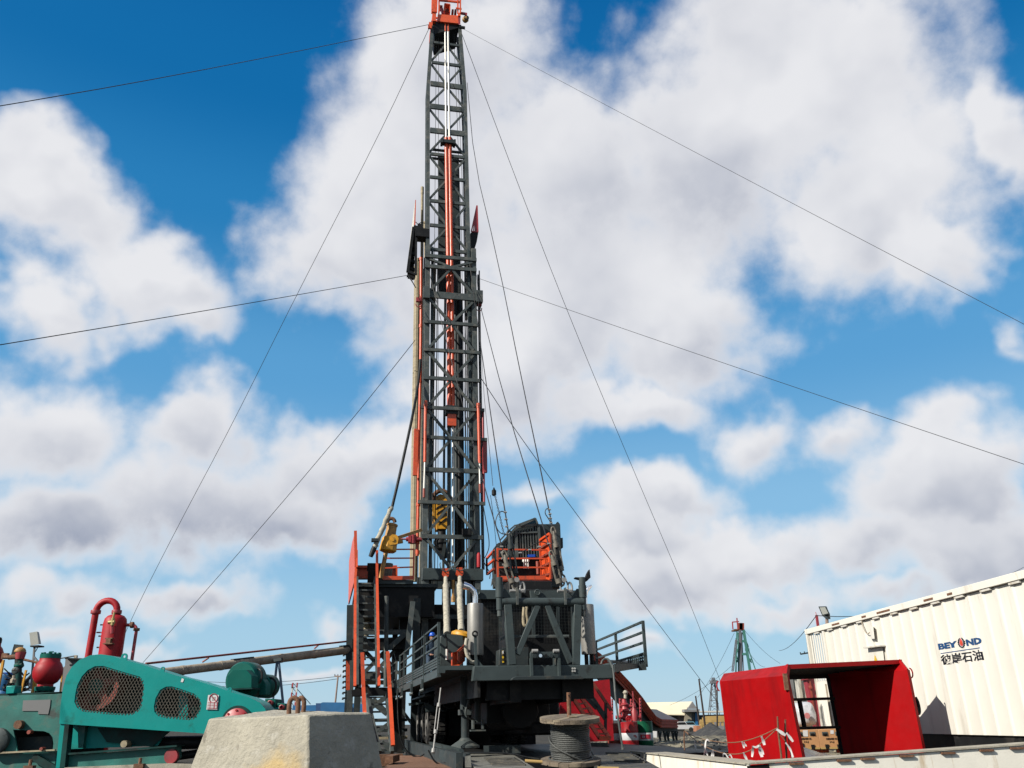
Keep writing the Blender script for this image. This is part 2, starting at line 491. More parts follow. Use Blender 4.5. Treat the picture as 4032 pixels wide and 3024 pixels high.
# ------------------------------------------------------------------ mesh builder
class MB:
    def __init__(s):
        s.v = []
        s.f = []

    def add(s, vs, fs):
        o = len(s.v)
        s.v += [V(x) for x in vs]
        s.f += [tuple(i + o for i in f) for f in fs]
        return s

    def box(s, c, sz, R=None):
        hx, hy, hz = sz[0] / 2, sz[1] / 2, sz[2] / 2
        vs = [V((x, y, z)) for x in (-hx, hx) for y in (-hy, hy) for z in (-hz, hz)]
        if R is not None:
            vs = [R @ v for v in vs]
        c = V(c)
        return s.add([c + v for v in vs], [(0, 1, 3, 2), (4, 6, 7, 5), (0, 4, 5, 1), (2, 3, 7, 6), (0, 2, 6, 4), (1, 5, 7, 3)])

    def hexa(s, a, b):
        """two quads (4 points each, same order) joined into a solid"""
        return s.add(list(a) + list(b), [(3, 2, 1, 0), (4, 5, 6, 7), (0, 1, 5, 4), (1, 2, 6, 5), (2, 3, 7, 6), (3, 0, 4, 7)])

    def bar(s, p, q, w, h=None, up=UP):
        h = w if h is None else h
        p, q = V(p), V(q)
        d = (q - p).normalized()
        sd_ = d.cross(up)
        if sd_.length < 1e-3:
            sd_ = d.cross(V((1, 0, 0)))
        sd_.normalize()
        u2 = sd_.cross(d)
        a, b = sd_ * (w / 2), u2 * (h / 2)
        return s.hexa([p - a - b, p + a - b, p + a + b, p - a + b], [q - a - b, q + a - b, q + a + b, q - a + b])

    def cyl(s, p, q, r, r2=None, n=10):
        return s.tube([p, q], r, n, r2)

    def tube(s, pts, r, n=8, r2=None, radii=None, closed=False):
        pts = [V(p) for p in pts]
        m = len(pts)
        if radii is None:
            radii = [r + ((r2 if r2 is not None else r) - r) * i / (m - 1) for i in range(m)]
        t0 = (pts[1] - pts[0]).normalized()
        x = t0.orthogonal().normalized()
        base = len(s.v)
        prev = t0
        for i in range(m):
            if i == 0:
                t = t0
            elif i == m - 1:
                t = (pts[-1] - pts[-2]).normalized()
            else:
                t = ((pts[i + 1] - pts[i]).normalized() + (pts[i] - pts[i - 1]).normalized())
                t = t.normalized() if t.length > 1e-6 else prev
            q = prev.rotation_difference(t)
            x = q @ x
            x = (x - t * x.dot(t)).normalized()
            y = t.cross(x)
            prev = t
            for k in range(n):
                a = 2 * math.pi * k / n
                s.v.append(pts[i] + (x * math.cos(a) + y * math.sin(a)) * radii[i])
        for i in range(m - 1):
            for k in range(n):
                k2 = (k + 1) % n
                s.f.append((base + i * n + k, base + i * n + k2, base + (i + 1) * n + k2, base + (i + 1) * n + k))
        s.f.append(tuple(base + k for k in reversed(range(n))))
        s.f.append(tuple(base + (m - 1) * n + k for k in range(n)))
        return s

    def lathe(s, o, prof, axis=UP, n=24, caps=True):
        o = V(o)
        axis = V(axis).normalized()
        x = axis.orthogonal().normalized()
        y = axis.cross(x)
        base = len(s.v)
        for (r, h) in prof:
            for k in range(n):
                a = 2 * math.pi * k / n
                s.v.append(o + axis * h + (x * math.cos(a) + y * math.sin(a)) * max(r, 1e-4))
        m = len(prof)
        for i in range(m - 1):
            for k in range(n):
                k2 = (k + 1) % n
                s.f.append((base + i * n + k, base + i * n + k2, base + (i + 1) * n + k2, base + (i + 1) * n + k))
        if caps:
            s.f.append(tuple(base + k for k in reversed(range(n))))
            s.f.append(tuple(base + (m - 1) * n + k for k in range(n)))
        return s

    def prism(s, poly, vec, holes=()):
        """polygon (with holes) extruded along vec"""
        vec = V(vec)
        loops = [[V(p) for p in poly]] + [[V(p) for p in h] for h in holes]
        flat = [p for lp in loops for p in lp]
        tris = tessellate_polygon(loops)
        n = len(flat)
        fs = [tuple(t) for t in tris] + [tuple(i + n for i in reversed(t)) for t in tris]
        o = 0
        for lp in loops:
            k = len(lp)
            for i in range(k):
                j = (i + 1) % k
                fs.append((o + i, o + j, n + o + j, n + o + i))
            o += k
        return s.add(flat + [p + vec for p in flat], fs)


OFF = {}


def tag(o, label=None, cat=None, group=None, kind=None):
    if label:
        o['label'] = label
    if cat:
        o['category'] = cat
    if group:
        o['group'] = group
    if kind:
        o['kind'] = kind
    return o


def thing(name, label, cat, at, group=None):
    o = bpy.data.objects.new(name, None)
    COL.objects.link(o)
    o.location = V(at)
    o.empty_display_size = .3
    OFF[o.name] = V(at)
    return tag(o, label, cat, group)


def obj(name, mb, m, parent=None, label=None, cat=None, group=None, kind=None, bev=0.0, origin=None):
    if parent is not None:
        off_ = OFF[parent.name] if origin is None else V(origin)
    else:
        if origin is not None:
            off_ = V(origin)
        else:
            xs = [v.x for v in mb.v]
            ys = [v.y for v in mb.v]
            zs = [v.z for v in mb.v]
            off_ = V(((min(xs) + max(xs)) / 2, (min(ys) + max(ys)) / 2, min(zs)))
    me = bpy.data.meshes.new(name)
    me.from_pydata([tuple(v - off_) for v in mb.v], [], mb.f)
    # make the outside face outwards
    import bmesh
    bm = bmesh.new()
    bm.from_mesh(me)
    bmesh.ops.recalc_face_normals(bm, faces=bm.faces)
    bm.to_mesh(me)
    bm.free()
    me.shade_smooth()
    me.set_sharp_from_angle(angle=math.radians(38))
    me.materials.append(M[m] if isinstance(m, str) else m)
    o = bpy.data.objects.new(name, me)
    COL.objects.link(o)
    if parent is not None:
        o.parent = parent
        o.location = off_ - OFF[parent.name]
    else:
        o.location = off_
    OFF[o.name] = off_
    if bev:
        bv = o.modifiers.new('bevel', 'BEVEL')
        bv.width = bev
        bv.segments = 2
        bv.limit_method = 'ANGLE'
        bv.angle_limit = math.radians(35)
    return tag(o, label, cat, group, kind)


def dup(root, delta, label=None, rotz=0.0):
    """a thing with its parts and sub-parts, moved by delta"""
    def cp(o, par):
        c = o.copy()
        COL.objects.link(c)
        OFF[c.name] = OFF.get(o.name, V((0, 0, 0))) + V(delta)
        if par is not None:
            c.parent = par
        for ch in list(o.children):
            cp(ch, c)
        return c
    c = cp(root, None)
    c.location = root.location + V(delta)
    c.rotation_euler.z += rotz
    if label:
        c['label'] = label
    return c


def text_mb(body, size, org, xd, yd, depth=.004, bold=0.0, center=True, align=None, sx=1.0, shear=0.0):
    cu = bpy.data.curves.new('lettering', 'FONT')
    cu.body = body
    cu.size = size
    cu.extrude = depth
    cu.offset = bold
    cu.shear = shear
    cu.resolution_u = 3
    if center:
        cu.align_x = 'CENTER'
        cu.align_y = 'CENTER'
    o = bpy.data.objects.new('lettering', cu)
    COL.objects.link(o)
    bpy.context.view_layer.update()
    me = bpy.data.meshes.new_from_object(o.evaluated_get(bpy.context.evaluated_depsgraph_get()))
    xd, yd, org = V(xd).normalized(), V(yd).normalized(), V(org)
    nd = xd.cross(yd)
    mb = MB()
    mb.add([org + xd * v.co.x * sx + yd * v.co.y + nd * v.co.z for v in me.vertices], [tuple(p.vertices) for p in me.polygons])
    bpy.data.objects.remove(o)
    bpy.data.curves.remove(cu)
    bpy.data.meshes.remove(me)
    return mb


def sag(p, q, d, n=14):
    p, q = V(p), V(q)
    return [p.lerp(q, i / n) - UP * (d * 4 * (i / n) * (1 - i / n)) for i in range(n + 1)]


def arc(c, a, b, t0, t1, n=10):
    return [V(c) + V(a) * math.cos(t0 + (t1 - t0) * i / n) + V(b) * math.sin(t0 + (t1 - t0) * i / n) for i in range(n + 1)]


def smooth(pts, it=2):
    pts = [V(p) for p in pts]
    for _ in range(it):
        o = [pts[0]]
        for a, b in zip(pts, pts[1:]):
            o += [a.lerp(b, .25), a.lerp(b, .75)]
        o.append(pts[-1])
        pts = o
    return pts


def gz(y):
    return 0.0 if y < 40 else max(-3.0, -(y - 40) * .0086)

# ================================================================== SETTING
def build_ground():
    mb = MB()
    ys = [-60, -20, 0, 10, 20, 30, 40, 60, 90, 130, 180, 250, 350, 500, 900, 2000, 6000]
    xs = [-6000, -1500, -400, -150, -60, -25, -10, 0, 10, 25, 60, 150, 400, 1500, 6000]
    for y in ys:
        for x in xs:
            mb.v.append(V((x, y, gz(y))))
    n = len(xs)
    for j in range(len(ys) - 1):
        for i in range(n - 1):
            mb.f.append((j * n + i, j * n + i + 1, (j + 1) * n + i + 1, (j + 1) * n + i))
    obj('ground', mb, 'soil', kind='structure', origin=(0, 0, 0))
    # churned ground between the pit edge and the pipe store
    mb = MB()
    nx, ny = 110, 90
    for j in range(ny + 1):
        for i in range(nx + 1):
            x = 2 + 24 * i / nx
            y = 21 + 39 * j / ny
            e = min(1, i / 6, (nx - i) / 6, j / 6, (ny - j) / 6)
            h = mnoise.fractal(V((x * .9, y * .5, 0)), .9, 2.1, 5) * .16 + abs(mnoise.noise(V((x * 3.1, y * 2.4, 4)))) * .14
            mb.v.append(V((x, y, gz(y) + .004 + (.08 + max(-.06, h)) * e - .09 * (1 - e))))
    for j in range(ny):
        for i in range(nx):
            mb.f.append((j * (nx + 1) + i, j * (nx + 1) + i + 1, (j + 1) * (nx + 1) + i + 1, (j + 1) * (nx + 1) + i))
    obj('churned_soil', mb, 'rubble', kind='stuff', origin=(14, 40, 0))
    # loose stones lying on it
    mb = MB()
    for _ in range(1500):
        y = random.uniform(21, 58)
        x = random.uniform(3, 25)
        r = random.uniform(.03, .10)
        c = V((x, y, gz(y) + .14))
        vs = [c + V((a, b, d)) * r * random.uniform(.6, 1.2) for a, b, d in ((1, 0, 0), (-1, 0, 0), (0, 1, 0), (0, -1, 0), (0, 0, .8), (0, 0, -.8))]
        mb.add(vs, [(0, 2, 4), (2, 1, 4), (1, 3, 4), (3, 0, 4), (2, 0, 5), (1, 2, 5), (3, 1, 5), (0, 3, 5)])
    obj('loose_stones', mb, 'rubble', kind='stuff', origin=(14, 40, 0))


build_ground()

# ================================================================== MAST
mast = thing('drilling_mast', 'tall dark grey telescoping lattice mast with orange crown and twin orange cylinders', 'drilling mast', L(-.33, 13.5, 5.0))
LEAN = .055


def MF(u, z, off=0.0):
    return L(u, 13 + off + LEAN * z, z)


def MP(n, x, y, off=0.0):
    return RP(n, x, y, 13 + off, LEAN)


def interp(tab, z):
    if z <= tab[0][0]:
        return tab[0][1]
    for (a, va), (b, vb) in zip(tab, tab[1:]):
        if z <= b:
            return va + (vb - va) * (z - a) / (b - a)
    return tab[-1][1]


UL = [(20, -1.35), (30, -1.46), (34.3, -1.29)]
UR = [(20, .47), (30, .36), (34.4, .10)]
LU = [(5, -1.30), (20.3, -1.37)]
RU = [(5, .66), (20.3, .66)]
DU, DL = .80, 1.10           # depth of the upper and lower sections
OU = .20                      # the upper section nests inside the lower one


def ul(z, lo):
    return interp(LU if lo else UL, z)


def ur(z, lo):
    return interp(RU if lo else UR, z)


def bar_obj(name, p, q, w, h, m, parent, up=None, **k):
    return obj(name, MB().bar(p, q, w, h, up if up is not None else UP), m, parent, **k)


def leg_obj(pts, w, m, parent, name='leg'):
    mb = MB()
    for a, b in zip(pts, pts[1:]):
        mb.bar(a, b, w, w, RA)
    return obj(name, mb, m, parent)


zb, zt = 5.0, 20.6
for side in (0, 1):
    for off in (0, DL):
        g = (ur if side else ul)
        leg_obj([MF(g(z, 1), z, off) for z in (zb, zt)], .205 if off == 0 else .13, 'mast', mast)
        # the inner face of each lower leg carries a narrower guide rail
        s_ = -1 if side else 1
        if off == 0:
            obj('guide_rail', MB().bar(MF(g(zb, 1) + s_ * .21, zb, off + .10), MF(g(zt, 1) + s_ * .21, zt, off + .10), .10, .10, RA), 'grey', mast)
    for off in (OU, OU + DU):
        g = (ur if side else ul)
        top = [20, 30, 34.5]
        mbq = MB()
        zs0 = 17.5
        pts = [MF(g(20, 0), zs0, off), MF(g(20, 0), 20, off), MF(g(30, 0), 30, off), MF(g(34.3, 0), 34.5, off)]
        leg_obj(pts, .165 if off == OU else .10, 'mast', mast)

# rows of cross beams read off the photograph (left end, right end)
rows_u = [(11, 430, 472, 715, 497, .13), (11, 415, 688, 740, 716, .15), (11, 398, 915, 770, 955, .28), (11, 395, 1165, 780, 1197, .28),
          (11, 395, 1425, 785, 1460, .28), (12, 400, 160, 785, 197, .15), (12, 400, 413, 790, 445, .15), (12, 400, 668, 790, 705, .15),
          (12, 405, 938, 800, 965, .15), (12, 405, 1198, 800, 1228, .15)]
rows_l = [(12, 340, 1272, 900, 1308, .16), (12, 340, 1385, 900, 1420, .16), (13, 330, 448, 915, 478, .30), (13, 328, 745, 920, 775, .14),
          (13, 328, 1045, 930, 1078, .14), (13, 325, 1352, 935, 1382, .14), (14, 300, 155, 985, 180, .13), (14, 305, 482, 1015, 498, .13),
          (14, 310, 832, 925, 845, .17), (14, 262, 1185, 995, 1195, .13), (14, 300, 1558, 970, 1565, .15)]
zu = []
for (n, x0, y0, x1, y1, h) in rows_u:
    z = (MP(n, x0, y0, OU).z + MP(n, x1, y1, OU).z) / 2
    zu.append((z, h))
    for off in (OU - .02,):
        obj('cross_beam', MB().bar(MF(ul(z, 0) + .10, z, off), MF(ur(z, 0) - .10, z, off), .09, h, UP), 'mast', mast)
    for g in (ul, ur):
        obj('side_beam', MB().bar(MF(g(z, 0), z, OU + .1), MF(g(z, 0), z, OU + DU - .1), .06, .08, UP), 'mast', mast)
zl = []
for k, (n, x0, y0, x1, y1, h) in enumerate(rows_l):
    a_, b_ = MP(n, x0, y0, -.13), MP(n, x1, y1, -.13)
    z = (a_.z + b_.z) / 2
    zl.append((z, h))
    ua, ub = loc(a_)[0], loc(b_)[0]
    obj('cross_beam', MB().bar(MF(ua, z, -.165), MF(ub, z, -.165), .10, h, UP), 'mast', mast)
    if k > 2:
        for g in (ul, ur):
            obj('side_beam', MB().bar(MF(g(z, 1), z, .12), MF(g(z, 1), z, DL - .12), .06, .08, UP), 'mast', mast)
# diagonals: alternately splayed and gathered at the middle
zu.sort(reverse=True)
zl.sort(reverse=True)


def diagonals(zs, lo, off, splay0, w=.085):
    sp = splay0
    for (z1, h1), (z0, h0) in zip(zs, zs[1:]):
        uc1, uc0 = (ul(z1, lo) + ur(z1, lo)) / 2, (ul(z0, lo) + ur(z0, lo)) / 2
        for g, s_ in ((ul, 1), (ur, -1)):
            if sp:
                p, q = MF(uc1 - s_ * .05, z1 - h1 / 2, off), MF(g(z0, lo) + s_ * .08, z0 + h0 / 2 + .05, off)
            else:
                p, q = MF(g(z1, lo) + s_ * .08, z1 - h1 / 2 - .05, off), MF(uc0 - s_ * .05, z0 + h0 / 2, off)
            obj('diagonal_brace', MB().bar(p, q, w, w, RA), 'mast', mast)
        sp = not sp


diagonals(zu, 0, OU, True)
diagonals([(z, h) for z, h in zl if z < zl[0][0] + 1], 1, -.12, False, .10)
z_base = 6.35
diagonals([zl[-1], (z_base, .1)], 1, -.12, False, .10)
for zs, lo, g, o0, o1 in ((zu, 0, ul, OU, OU + DU), (zu, 0, ur, OU, OU + DU), (zl[2:], 1, ul, 0, DL), (zl[2:], 1, ur, 0, DL)):
    fl = False
    for (z1, _), (z0, _) in zip(zs, zs[1:]):
        a, b = (o0, o1) if fl else (o1, o0)
        obj('side_brace', MB().bar(MF(g(z1, lo), z1, a), MF(g(z0, lo), z0, b), .045, .045, RX), 'mast', mast)
        fl = not fl
# bracket pads and stub ends on the thick beam where the sections lock
zk = zl[2][0]
for u in (-1.42, .86):
    obj('lock_bracket', MB().box(MF(u, zk + .05, -.2), (.28, .2, .55), MROT), 'mast', mast)
# base spreader beam
a_, b_ = RP(15, 850, 1155, 13.2), RP(15, 1728, 1155, 13.2)
ua, ub = loc(a_)[0], loc(b_)[0]
obj('base_beam', MB().bar(L(ua, 13.1, 6.12), L(ub, 13.1, 6.12), .34, .42), 'grey', mast, bev=.012)
obj('base_beam', MB().bar(L(ua, 15.1, 6.12), L(ub, 15.1, 6.12), .30, .40), 'dark', mast)
# lower frame below the base beam, standing on the carrier tail
for u in (-1.28, .62):
    obj('base_leg', MB().bar(L(u, 13.1, 1.0), L(u, 13.1, 5.9), .22, .22, RA), 'mast', mast)
    obj('base_leg', MB().bar(L(u, 15.0, 1.0), L(u, 15.0, 5.9), .22, .22, RA), 'dark', mast)
obj('base_beam', MB().bar(L(-1.62, 13.0, 4.62), L(.75, 13.0, 4.62), .16, .14), 'mast', mast)
obj('base_brace', MB().bar(L(-.95, 13.0, 3.55), L(-.45, 13.0, 4.5), .10, .10, RA), 'mast', mast)
obj('tail_plate', MB().box(L(-.35, 14.6, 4.3), (2.2, .1, 1.9), MROT), 'black', mast)

# twin telescoping cylinders up the middle
for i, (xt, xm, xb) in enumerate(((11, 0, 0), (11, 1, 0))):
    x_top = (562, 594)[i]
    rod_t = MP(11, x_top, 335, .15)
    rod_b = MP(11, (572, 608)[i], 1500, .15)
    r_t = .048
    obj('cylinder_rod', MB().cyl(rod_b, rod_t, r_t, n=14), 'rod', mast)
    obj('rod_end', MB().cyl(MP(11, x_top, 345, .15), MP(11, x_top - 2, 250, .15), .062, n=12), 'crown', mast)
    top = MP(11, (572, 610)[i], 1500, .15)
    mid = MP(12, (592, 630)[i], 1280, .15)
    low = MP(14, (606, 646)[i], 150, .15)
    mb = MB()
    mb.tube([low, mid, top], .087, 16)
    for (nn, xx, yy) in ((12, (575, 613)[i], 95), (13, (603, 642)[i], 1075)):
        c_ = MP(nn, xx, yy, .15)
        mb.cyl(c_ - UP * .07, c_ + UP * .07, .098, n=16)
    obj('cylinder_barrel', mb, 'orange', mast)
c_ = MP(11, 592, 1555, .10)
obj('cylinder_clamp', MB().box(c_, (.52, .30, .17), MROT).box(c_ + RX * .30, (.1, .34, .24), MROT).box(c_ - RX * .30, (.1, .34, .24), MROT), 'dark', mast)
for dz in (.05, -.45):
    obj('cylinder_clamp', MB().bar(c_ - RX * .72 + UP * dz - UP * .3 + RA * .3, c_ + RX * .74 + UP * dz - UP * .3 + RA * .3, .1, .09), 'mast', mast)
c_ = MP(14, 630, 280, .12)
obj('cylinder_foot', MB().box(c_, (.34, .3, .62), MROT), 'orange', mast)
obj('cylinder_foot', MB().box(c_ + UP * .36, (.50, .36, .36), MROT), 'dark', mast)
obj('piston_rod', MB().tube([MP(14, 645, 345, .12), MP(14, 645, 1240, .12), MP(15, 1303, 990, .12)], .045, 14), 'rod', mast)
for x_, r_ in ((610, .055), (594, .04)):
    obj('guide_tube', MB().cyl(MP(14, x_, 345, .2), MP(14, x_ + 2, 1650, .2) - UP * 2.2, r_, n=10), 'mast', mast)
# dark plate behind the upper cylinders and dark stand of pipes behind the lower ones
p0, p1 = MP(12, 482, 175, 1.0), MP(12, 712, 200, 1.0)
q0, q1 = MP(13, 490, 420, 1.0), MP(13, 735, 420, 1.0)
obj('back_plate', MB().prism([p0, p1, q1, q0], RA * .06), 'dark', mast)
for i, (xa, xb_, rr) in enumerate(((678, 728, .10), (708, 762, .12), (742, 800, .05), (565, 575, .05))):
    a = MP(13, xa - 4, 470, 1.5)
    b = MP(14, xb_ - 28, 1650, 1.5) - UP * 3.6
    obj('back_tube', MB().cyl(b, a, rr, n=10), 'dark' if i != 1 else 'black', mast)
# vertical lines run inside the frame
for xa, na, xb_, nb in ((490, 11, 482, 14), (465, 11, 432, 14), (653, 11, 800, 14), (680, 11, 826, 14), (708, 11, 842, 14)):
    a = MP(na, xa, 300, .35)
    b = MP(nb, xb_, 1640, .1)
    obj('drill_line', MB().tube([a, MP(12, xa + (xb_ - xa) * .55, 900, .2), b, b - UP * 1.6], .011, 6), 'rope', mast)
for u in (.30, .38, .46, .52, -1.08, -1.02, -.90):
    obj('drill_line', MB().cyl(MF(u, 6.3, .3), MF(u, 20, .3), .022, n=6), 'rope', mast)
# ladder on the right flank
lad = MB()
for o_ in (.15, .50):
    lad.bar(MF(.93, 6.4, o_), MF(.93, 19.6, o_), .05, .05, RA)
ladder = obj('ladder', lad, 'dark', mast)
for k in range(44):
    z = 6.6 + k * .295
    obj('rung', MB().bar(MF(.93, z, .17), MF(.93, z, .48), .03, .03), 'dark', ladder)
# floodlight on the lowest beam, and small red fittings
c_ = MP(14, 797, 1510, -.25)
obj('mast_floodlight', MB().box(c_, (.34, .14, .28), MROT).box(c_ - RA * .08, (.28, .03, .21), MROT), 'black', mast)
for n, x, y in ((13, 272, 500), (13, 930, 545)):
    c_ = MP(n, x, y, .1)
    obj('red_lamp', MB().box(c_, (.22, .14, .18), MROT).tube(arc(c_ - UP * .2, RX * .12, UP * .14, -math.pi, 0, 8), .02, 5), 'valve', mast)
# orange standpipe on the left flank
sp = [MP(12, 298, 1290, .2), MP(13, 298, 700, .2), MP(13, 292, 1300, .2), MP(14, 272, 700, .2), MP(14, 266, 1300, .2), MP(15, 785, 880, .2)]
stand = obj('standpipe', MB().tube(sp, .060, 12), 'orange', mast)
for (n, x, y) in ((12, 298, 1300), (13, 296, 785), (13, 288, 1385), (14, 268, 1205), (15, 790, 680), (15, 790, 830)):
    c_ = MP(n, x, y, .2)
    obj('pipe_collar', MB().cyl(c_ - UP * .07, c_ + UP * .07, .082, n=12), 'orange', stand)
# standpipe manifold valve with handwheel
c_ = MP(15, 720, 640, .1)
vb = MB().cyl(c_ - RX * .25, c_ + RX * .35, .08, n=12).cyl(c_ - UP * .16, c_ + UP * .16, .13, n=10).box(c_ - RX * .12, (.10, .27, .27), MROT)
vb.cyl(c_ - RX * .75, c_ - RX * .2, .03, n=8).bar(c_ - RX * .72 - UP * .38, c_ - RX * .72 + UP * .38, .035, .035)
obj('manifold_valve', vb, 'valve', stand)
# raising cylinders each side
for (pt, pb, pr, rr) in (((14, 348, 120), (14, 340, 745), (14, 331, 1060), .060), ((14, 922, 145), (14, 936, 760), (14, 940, 1010), .062)):
    a, b, c2 = MP(*pt, -.25), MP(*pb, -.25), MP(*pr, -.25)
    cyl = obj('lift_cylinder', MB().cyl(b, a, rr, n=14).cyl(a - UP * .05, a + UP * .16, rr * 1.2, n=14), 'orange', mast)
    obj('lift_rod', MB().cyl(c2, b, rr * .62, n=10), 'rod', cyl)
    obj('rod_eye', MB().cyl(c2 - UP * .25, c2 + UP * .1, rr * .8, n=8), 'redrust', cyl)
for (pt, pb, rr, w2) in (((14, 283, 145), (14, 268, 920), .045, 545), ((14, 972, 180), (14, 985, 1190), .045, 500)):
    a, b = MP(*pt, -.05), MP(*pb, -.05)
    mb = MB().cyl(b, a, rr, n=12)
    m0 = a.lerp(b, .33)
    m1 = a.lerp(b, .96 if w2 == 545 else .68)
    mb.box(m0.lerp(m1, .5) + RX * (-.12 if w2 == 545 else .05), (.17, .15, (m0 - m1).length), MROT)
    obj('tong_cylinder', mb, 'orange' if w2 == 545 else 'valve', mast)

# crown
crown = obj('crown_frame', MB().hexa([MP(16, 655, 490, .0), MP(16, 1360, 540, .0), MP(16, 1372, 815, .0), MP(16, 660, 735, .0)],
                                    [MP(16, 655, 490, .0) + RA * 1.5, MP(16, 1360, 540, .0) + RA * 1.5, MP(16, 1372, 815, .0) + RA * 1.5, MP(16, 660, 735, .0) + RA * 1.5]), 'crown', mast)
obj('crown_box', MB().hexa([MP(16, 470, 430, -.1), MP(16, 600, 440, -.1), MP(16, 590, 725, -.1), MP(16, 460, 725, -.1)],
                           [MP(16, 470, 430, -.1) + RA * 1.6, MP(16, 600, 440, -.1) + RA * 1.6, MP(16, 590, 725, -.1) + RA * 1.6, MP(16, 460, 725, -.1) + RA * 1.6]), 'crown', crown)
obj('crown_box', MB().hexa([MP(16, 1360, 440, -.1), MP(16, 1450, 440, -.1), MP(16, 1450, 550, -.1), MP(16, 1360, 550, -.1)],
                           [MP(16, 1360, 440, -.1) + RA * 1.6, MP(16, 1450, 440, -.1) + RA * 1.6, MP(16, 1450, 550, -.1) + RA * 1.6, MP(16, 1360, 550, -.1) + RA * 1.6]), 'crown', crown)
obj('crown_post', MB().hexa([MP(16, 1370, 550, -.05), MP(16, 1450, 550, -.05), MP(16, 1440, 850, -.05), MP(16, 1370, 850, -.05)],
                            [MP(16, 1370, 550, 1.3), MP(16, 1450, 550, 1.3), MP(16, 1440, 850, 1.3), MP(16, 1370, 850, 1.3)]), 'valve', crown)
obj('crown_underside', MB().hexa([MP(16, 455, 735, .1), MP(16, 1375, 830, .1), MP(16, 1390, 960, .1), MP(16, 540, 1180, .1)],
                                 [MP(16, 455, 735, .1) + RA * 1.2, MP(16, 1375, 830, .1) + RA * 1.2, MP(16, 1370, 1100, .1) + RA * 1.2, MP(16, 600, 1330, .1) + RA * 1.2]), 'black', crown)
zc = MP(16, 1000, 470, 0).z
for u0, u1, oo in ((470, 545, -.1), (560, 640, .3)):
    p_ = MP(16, u0 + 20, 430, oo)
    obj('guard_post', MB().bar(p_, p_ + UP * 2.3 + RX * .02, .14, .1, RA), 'crown', crown)
for xx, oo in ((1350, .1), (1438, -.1), (690, .2), (450, -.05)):
    p_ = MP(16, xx, 470, oo)
    obj('guard_post', MB().bar(p_, p_ + UP * 2.2, .07, .07, RA), 'crown', crown)
pA = MP(16, 690, 5, .1)
pB = MP(16, 1420, 75, .1)
for dz in (0, .22):
    obj('guard_rail', MB().bar(pA + UP * dz, pB + UP * dz, .08, .10), 'crown', crown)
    obj('guard_rail', MB().bar(pA + UP * dz + RA * 1.4 - UP * .02, pB + UP * dz + RA * 1.4 - UP * .02, .08, .08), 'crown', crown)
p_ = MP(16, 1390, 300, .0)
obj('guard_rail', MB().bar(p_ - RX * .16, p_ + RX * .14, .06, .08), 'crown', crown)
for xx, w_, r_ in ((970, .22, .22), (1165, .1, .17), (1265, .1, .17), (750, .18, .16)):
    c_ = MP(16, xx, 440 if xx != 750 else 290, .6)
    sh = MB().cyl(c_ - RX * w_ / 2, c_ + RX * w_ / 2, r_, n=18)
    obj('sheave', sh, 'redrust', crown)
c_ = MP(16, 975, 260, .2)
obj('sheave_bracket', MB().box(c_ + UP * .1, (.30, .3, .06), MROT).box(c_ - RX * .14 - UP * .15, (.05, .25, .5), MROT).box(c_ + RX * .14 - UP * .15, (.05, .25, .5), MROT), 'crown', crown)
obj('sheave_bracket', MB().bar(MP(16, 790, 300, .3), MP(16, 830, 500, .3), .12, .12, RA), 'valve', crown)
# small block hung off the right corner
obj('outrigger_arm', MB().bar(MP(16, 1455, 460, 0), MP(16, 1665, 495, 0), .10, .10).bar(MP(16, 1650, 480, 0), MP(16, 1640, 570, 0), .08, .08, RA), 'valve', crown)
c_ = MP(16, 1615, 680, 0)
blk = obj('line_pulley', MB().cyl(c_ - RX * .05, c_ + RX * .05, .17, n=18).lathe(c_, [(.12, -.12), (.16, -.07), (.16, .07), (.11, .12)], RX * .6 + RA * -.8, 16), 'yellowrust', mast)
obj('pulley_plate', MB().cyl(c_ - RA * .15 + RX * .03, c_ - RA * .11 + RX * .03, .14, n=16), 'black', blk)
obj('pad_eye', MB().box(MP(16, 1500, 960, 0), (.3, .1, .12), MROT), 'black', crown)
for n, x, y in ((16, 405, 850), (16, 375, 940)):
    obj('pad_eye', MB().box(MP(n, x, y, 0), (.18, .1, .22), MROT), 'crown', crown)

# ---- racking platform, left wing and right wing
rp = thing('racking_platform', 'dark steel racking platform with pale side panel hung on the left flank of the mast', 'racking platform', MF(-1.9, 19.0, .8))
A0, A1, A2, A3 = MP(12, 215, 955, .2), MP(12, 152, 1440, .2), MP(12, 168, 1180, 1.9), MP(12, 228, 690, 1.9)
obj('side_panel', MB().prism([A0, A1, A2, A3], RX * .05), 'whitefar', rp)
B0, B1 = MP(12, 245, 960, .2), MP(12, 240, 1470, .2)
obj('platform_frame', MB().bar(A0, A1, .12, .12, RA).bar(B0, B1, .10, .10, RA).bar(A1, B1, .14, .1).bar(A0, MP(12, 350, 1005, .2), .16, .2), 'black', rp)
for k in range(7):
    t = k / 6
    obj('platform_finger', MB().bar(A0.lerp(A1, t) + RA * .3, B0.lerp(B1, t) + RA * .3, .09, .14), 'black', rp)
for k in range(3):
    a = A0.lerp(B0, .25 + .25 * k) + RA * .5
    b = A1.lerp(B1, .25 + .25 * k) + RA * .5
    obj('platform_joist', MB().bar(a, b, .08, .1, RA), 'black', rp)
c_ = MP(12, 310, 1040, .3)
obj('pipe_clamp', MB().box(c_, (.62, .5, .42), MROT).box(c_ + UP * .35 - RX * .12, (.2, .3, .3), MROT), 'black', rp)
obj('rail_post', MB().prism([MP(12, 236, 655, .2), MP(12, 243, 655, .2), MP(12, 236, 950, .2), MP(12, 222, 950, .2)], RA * .06), 'orange', rp)
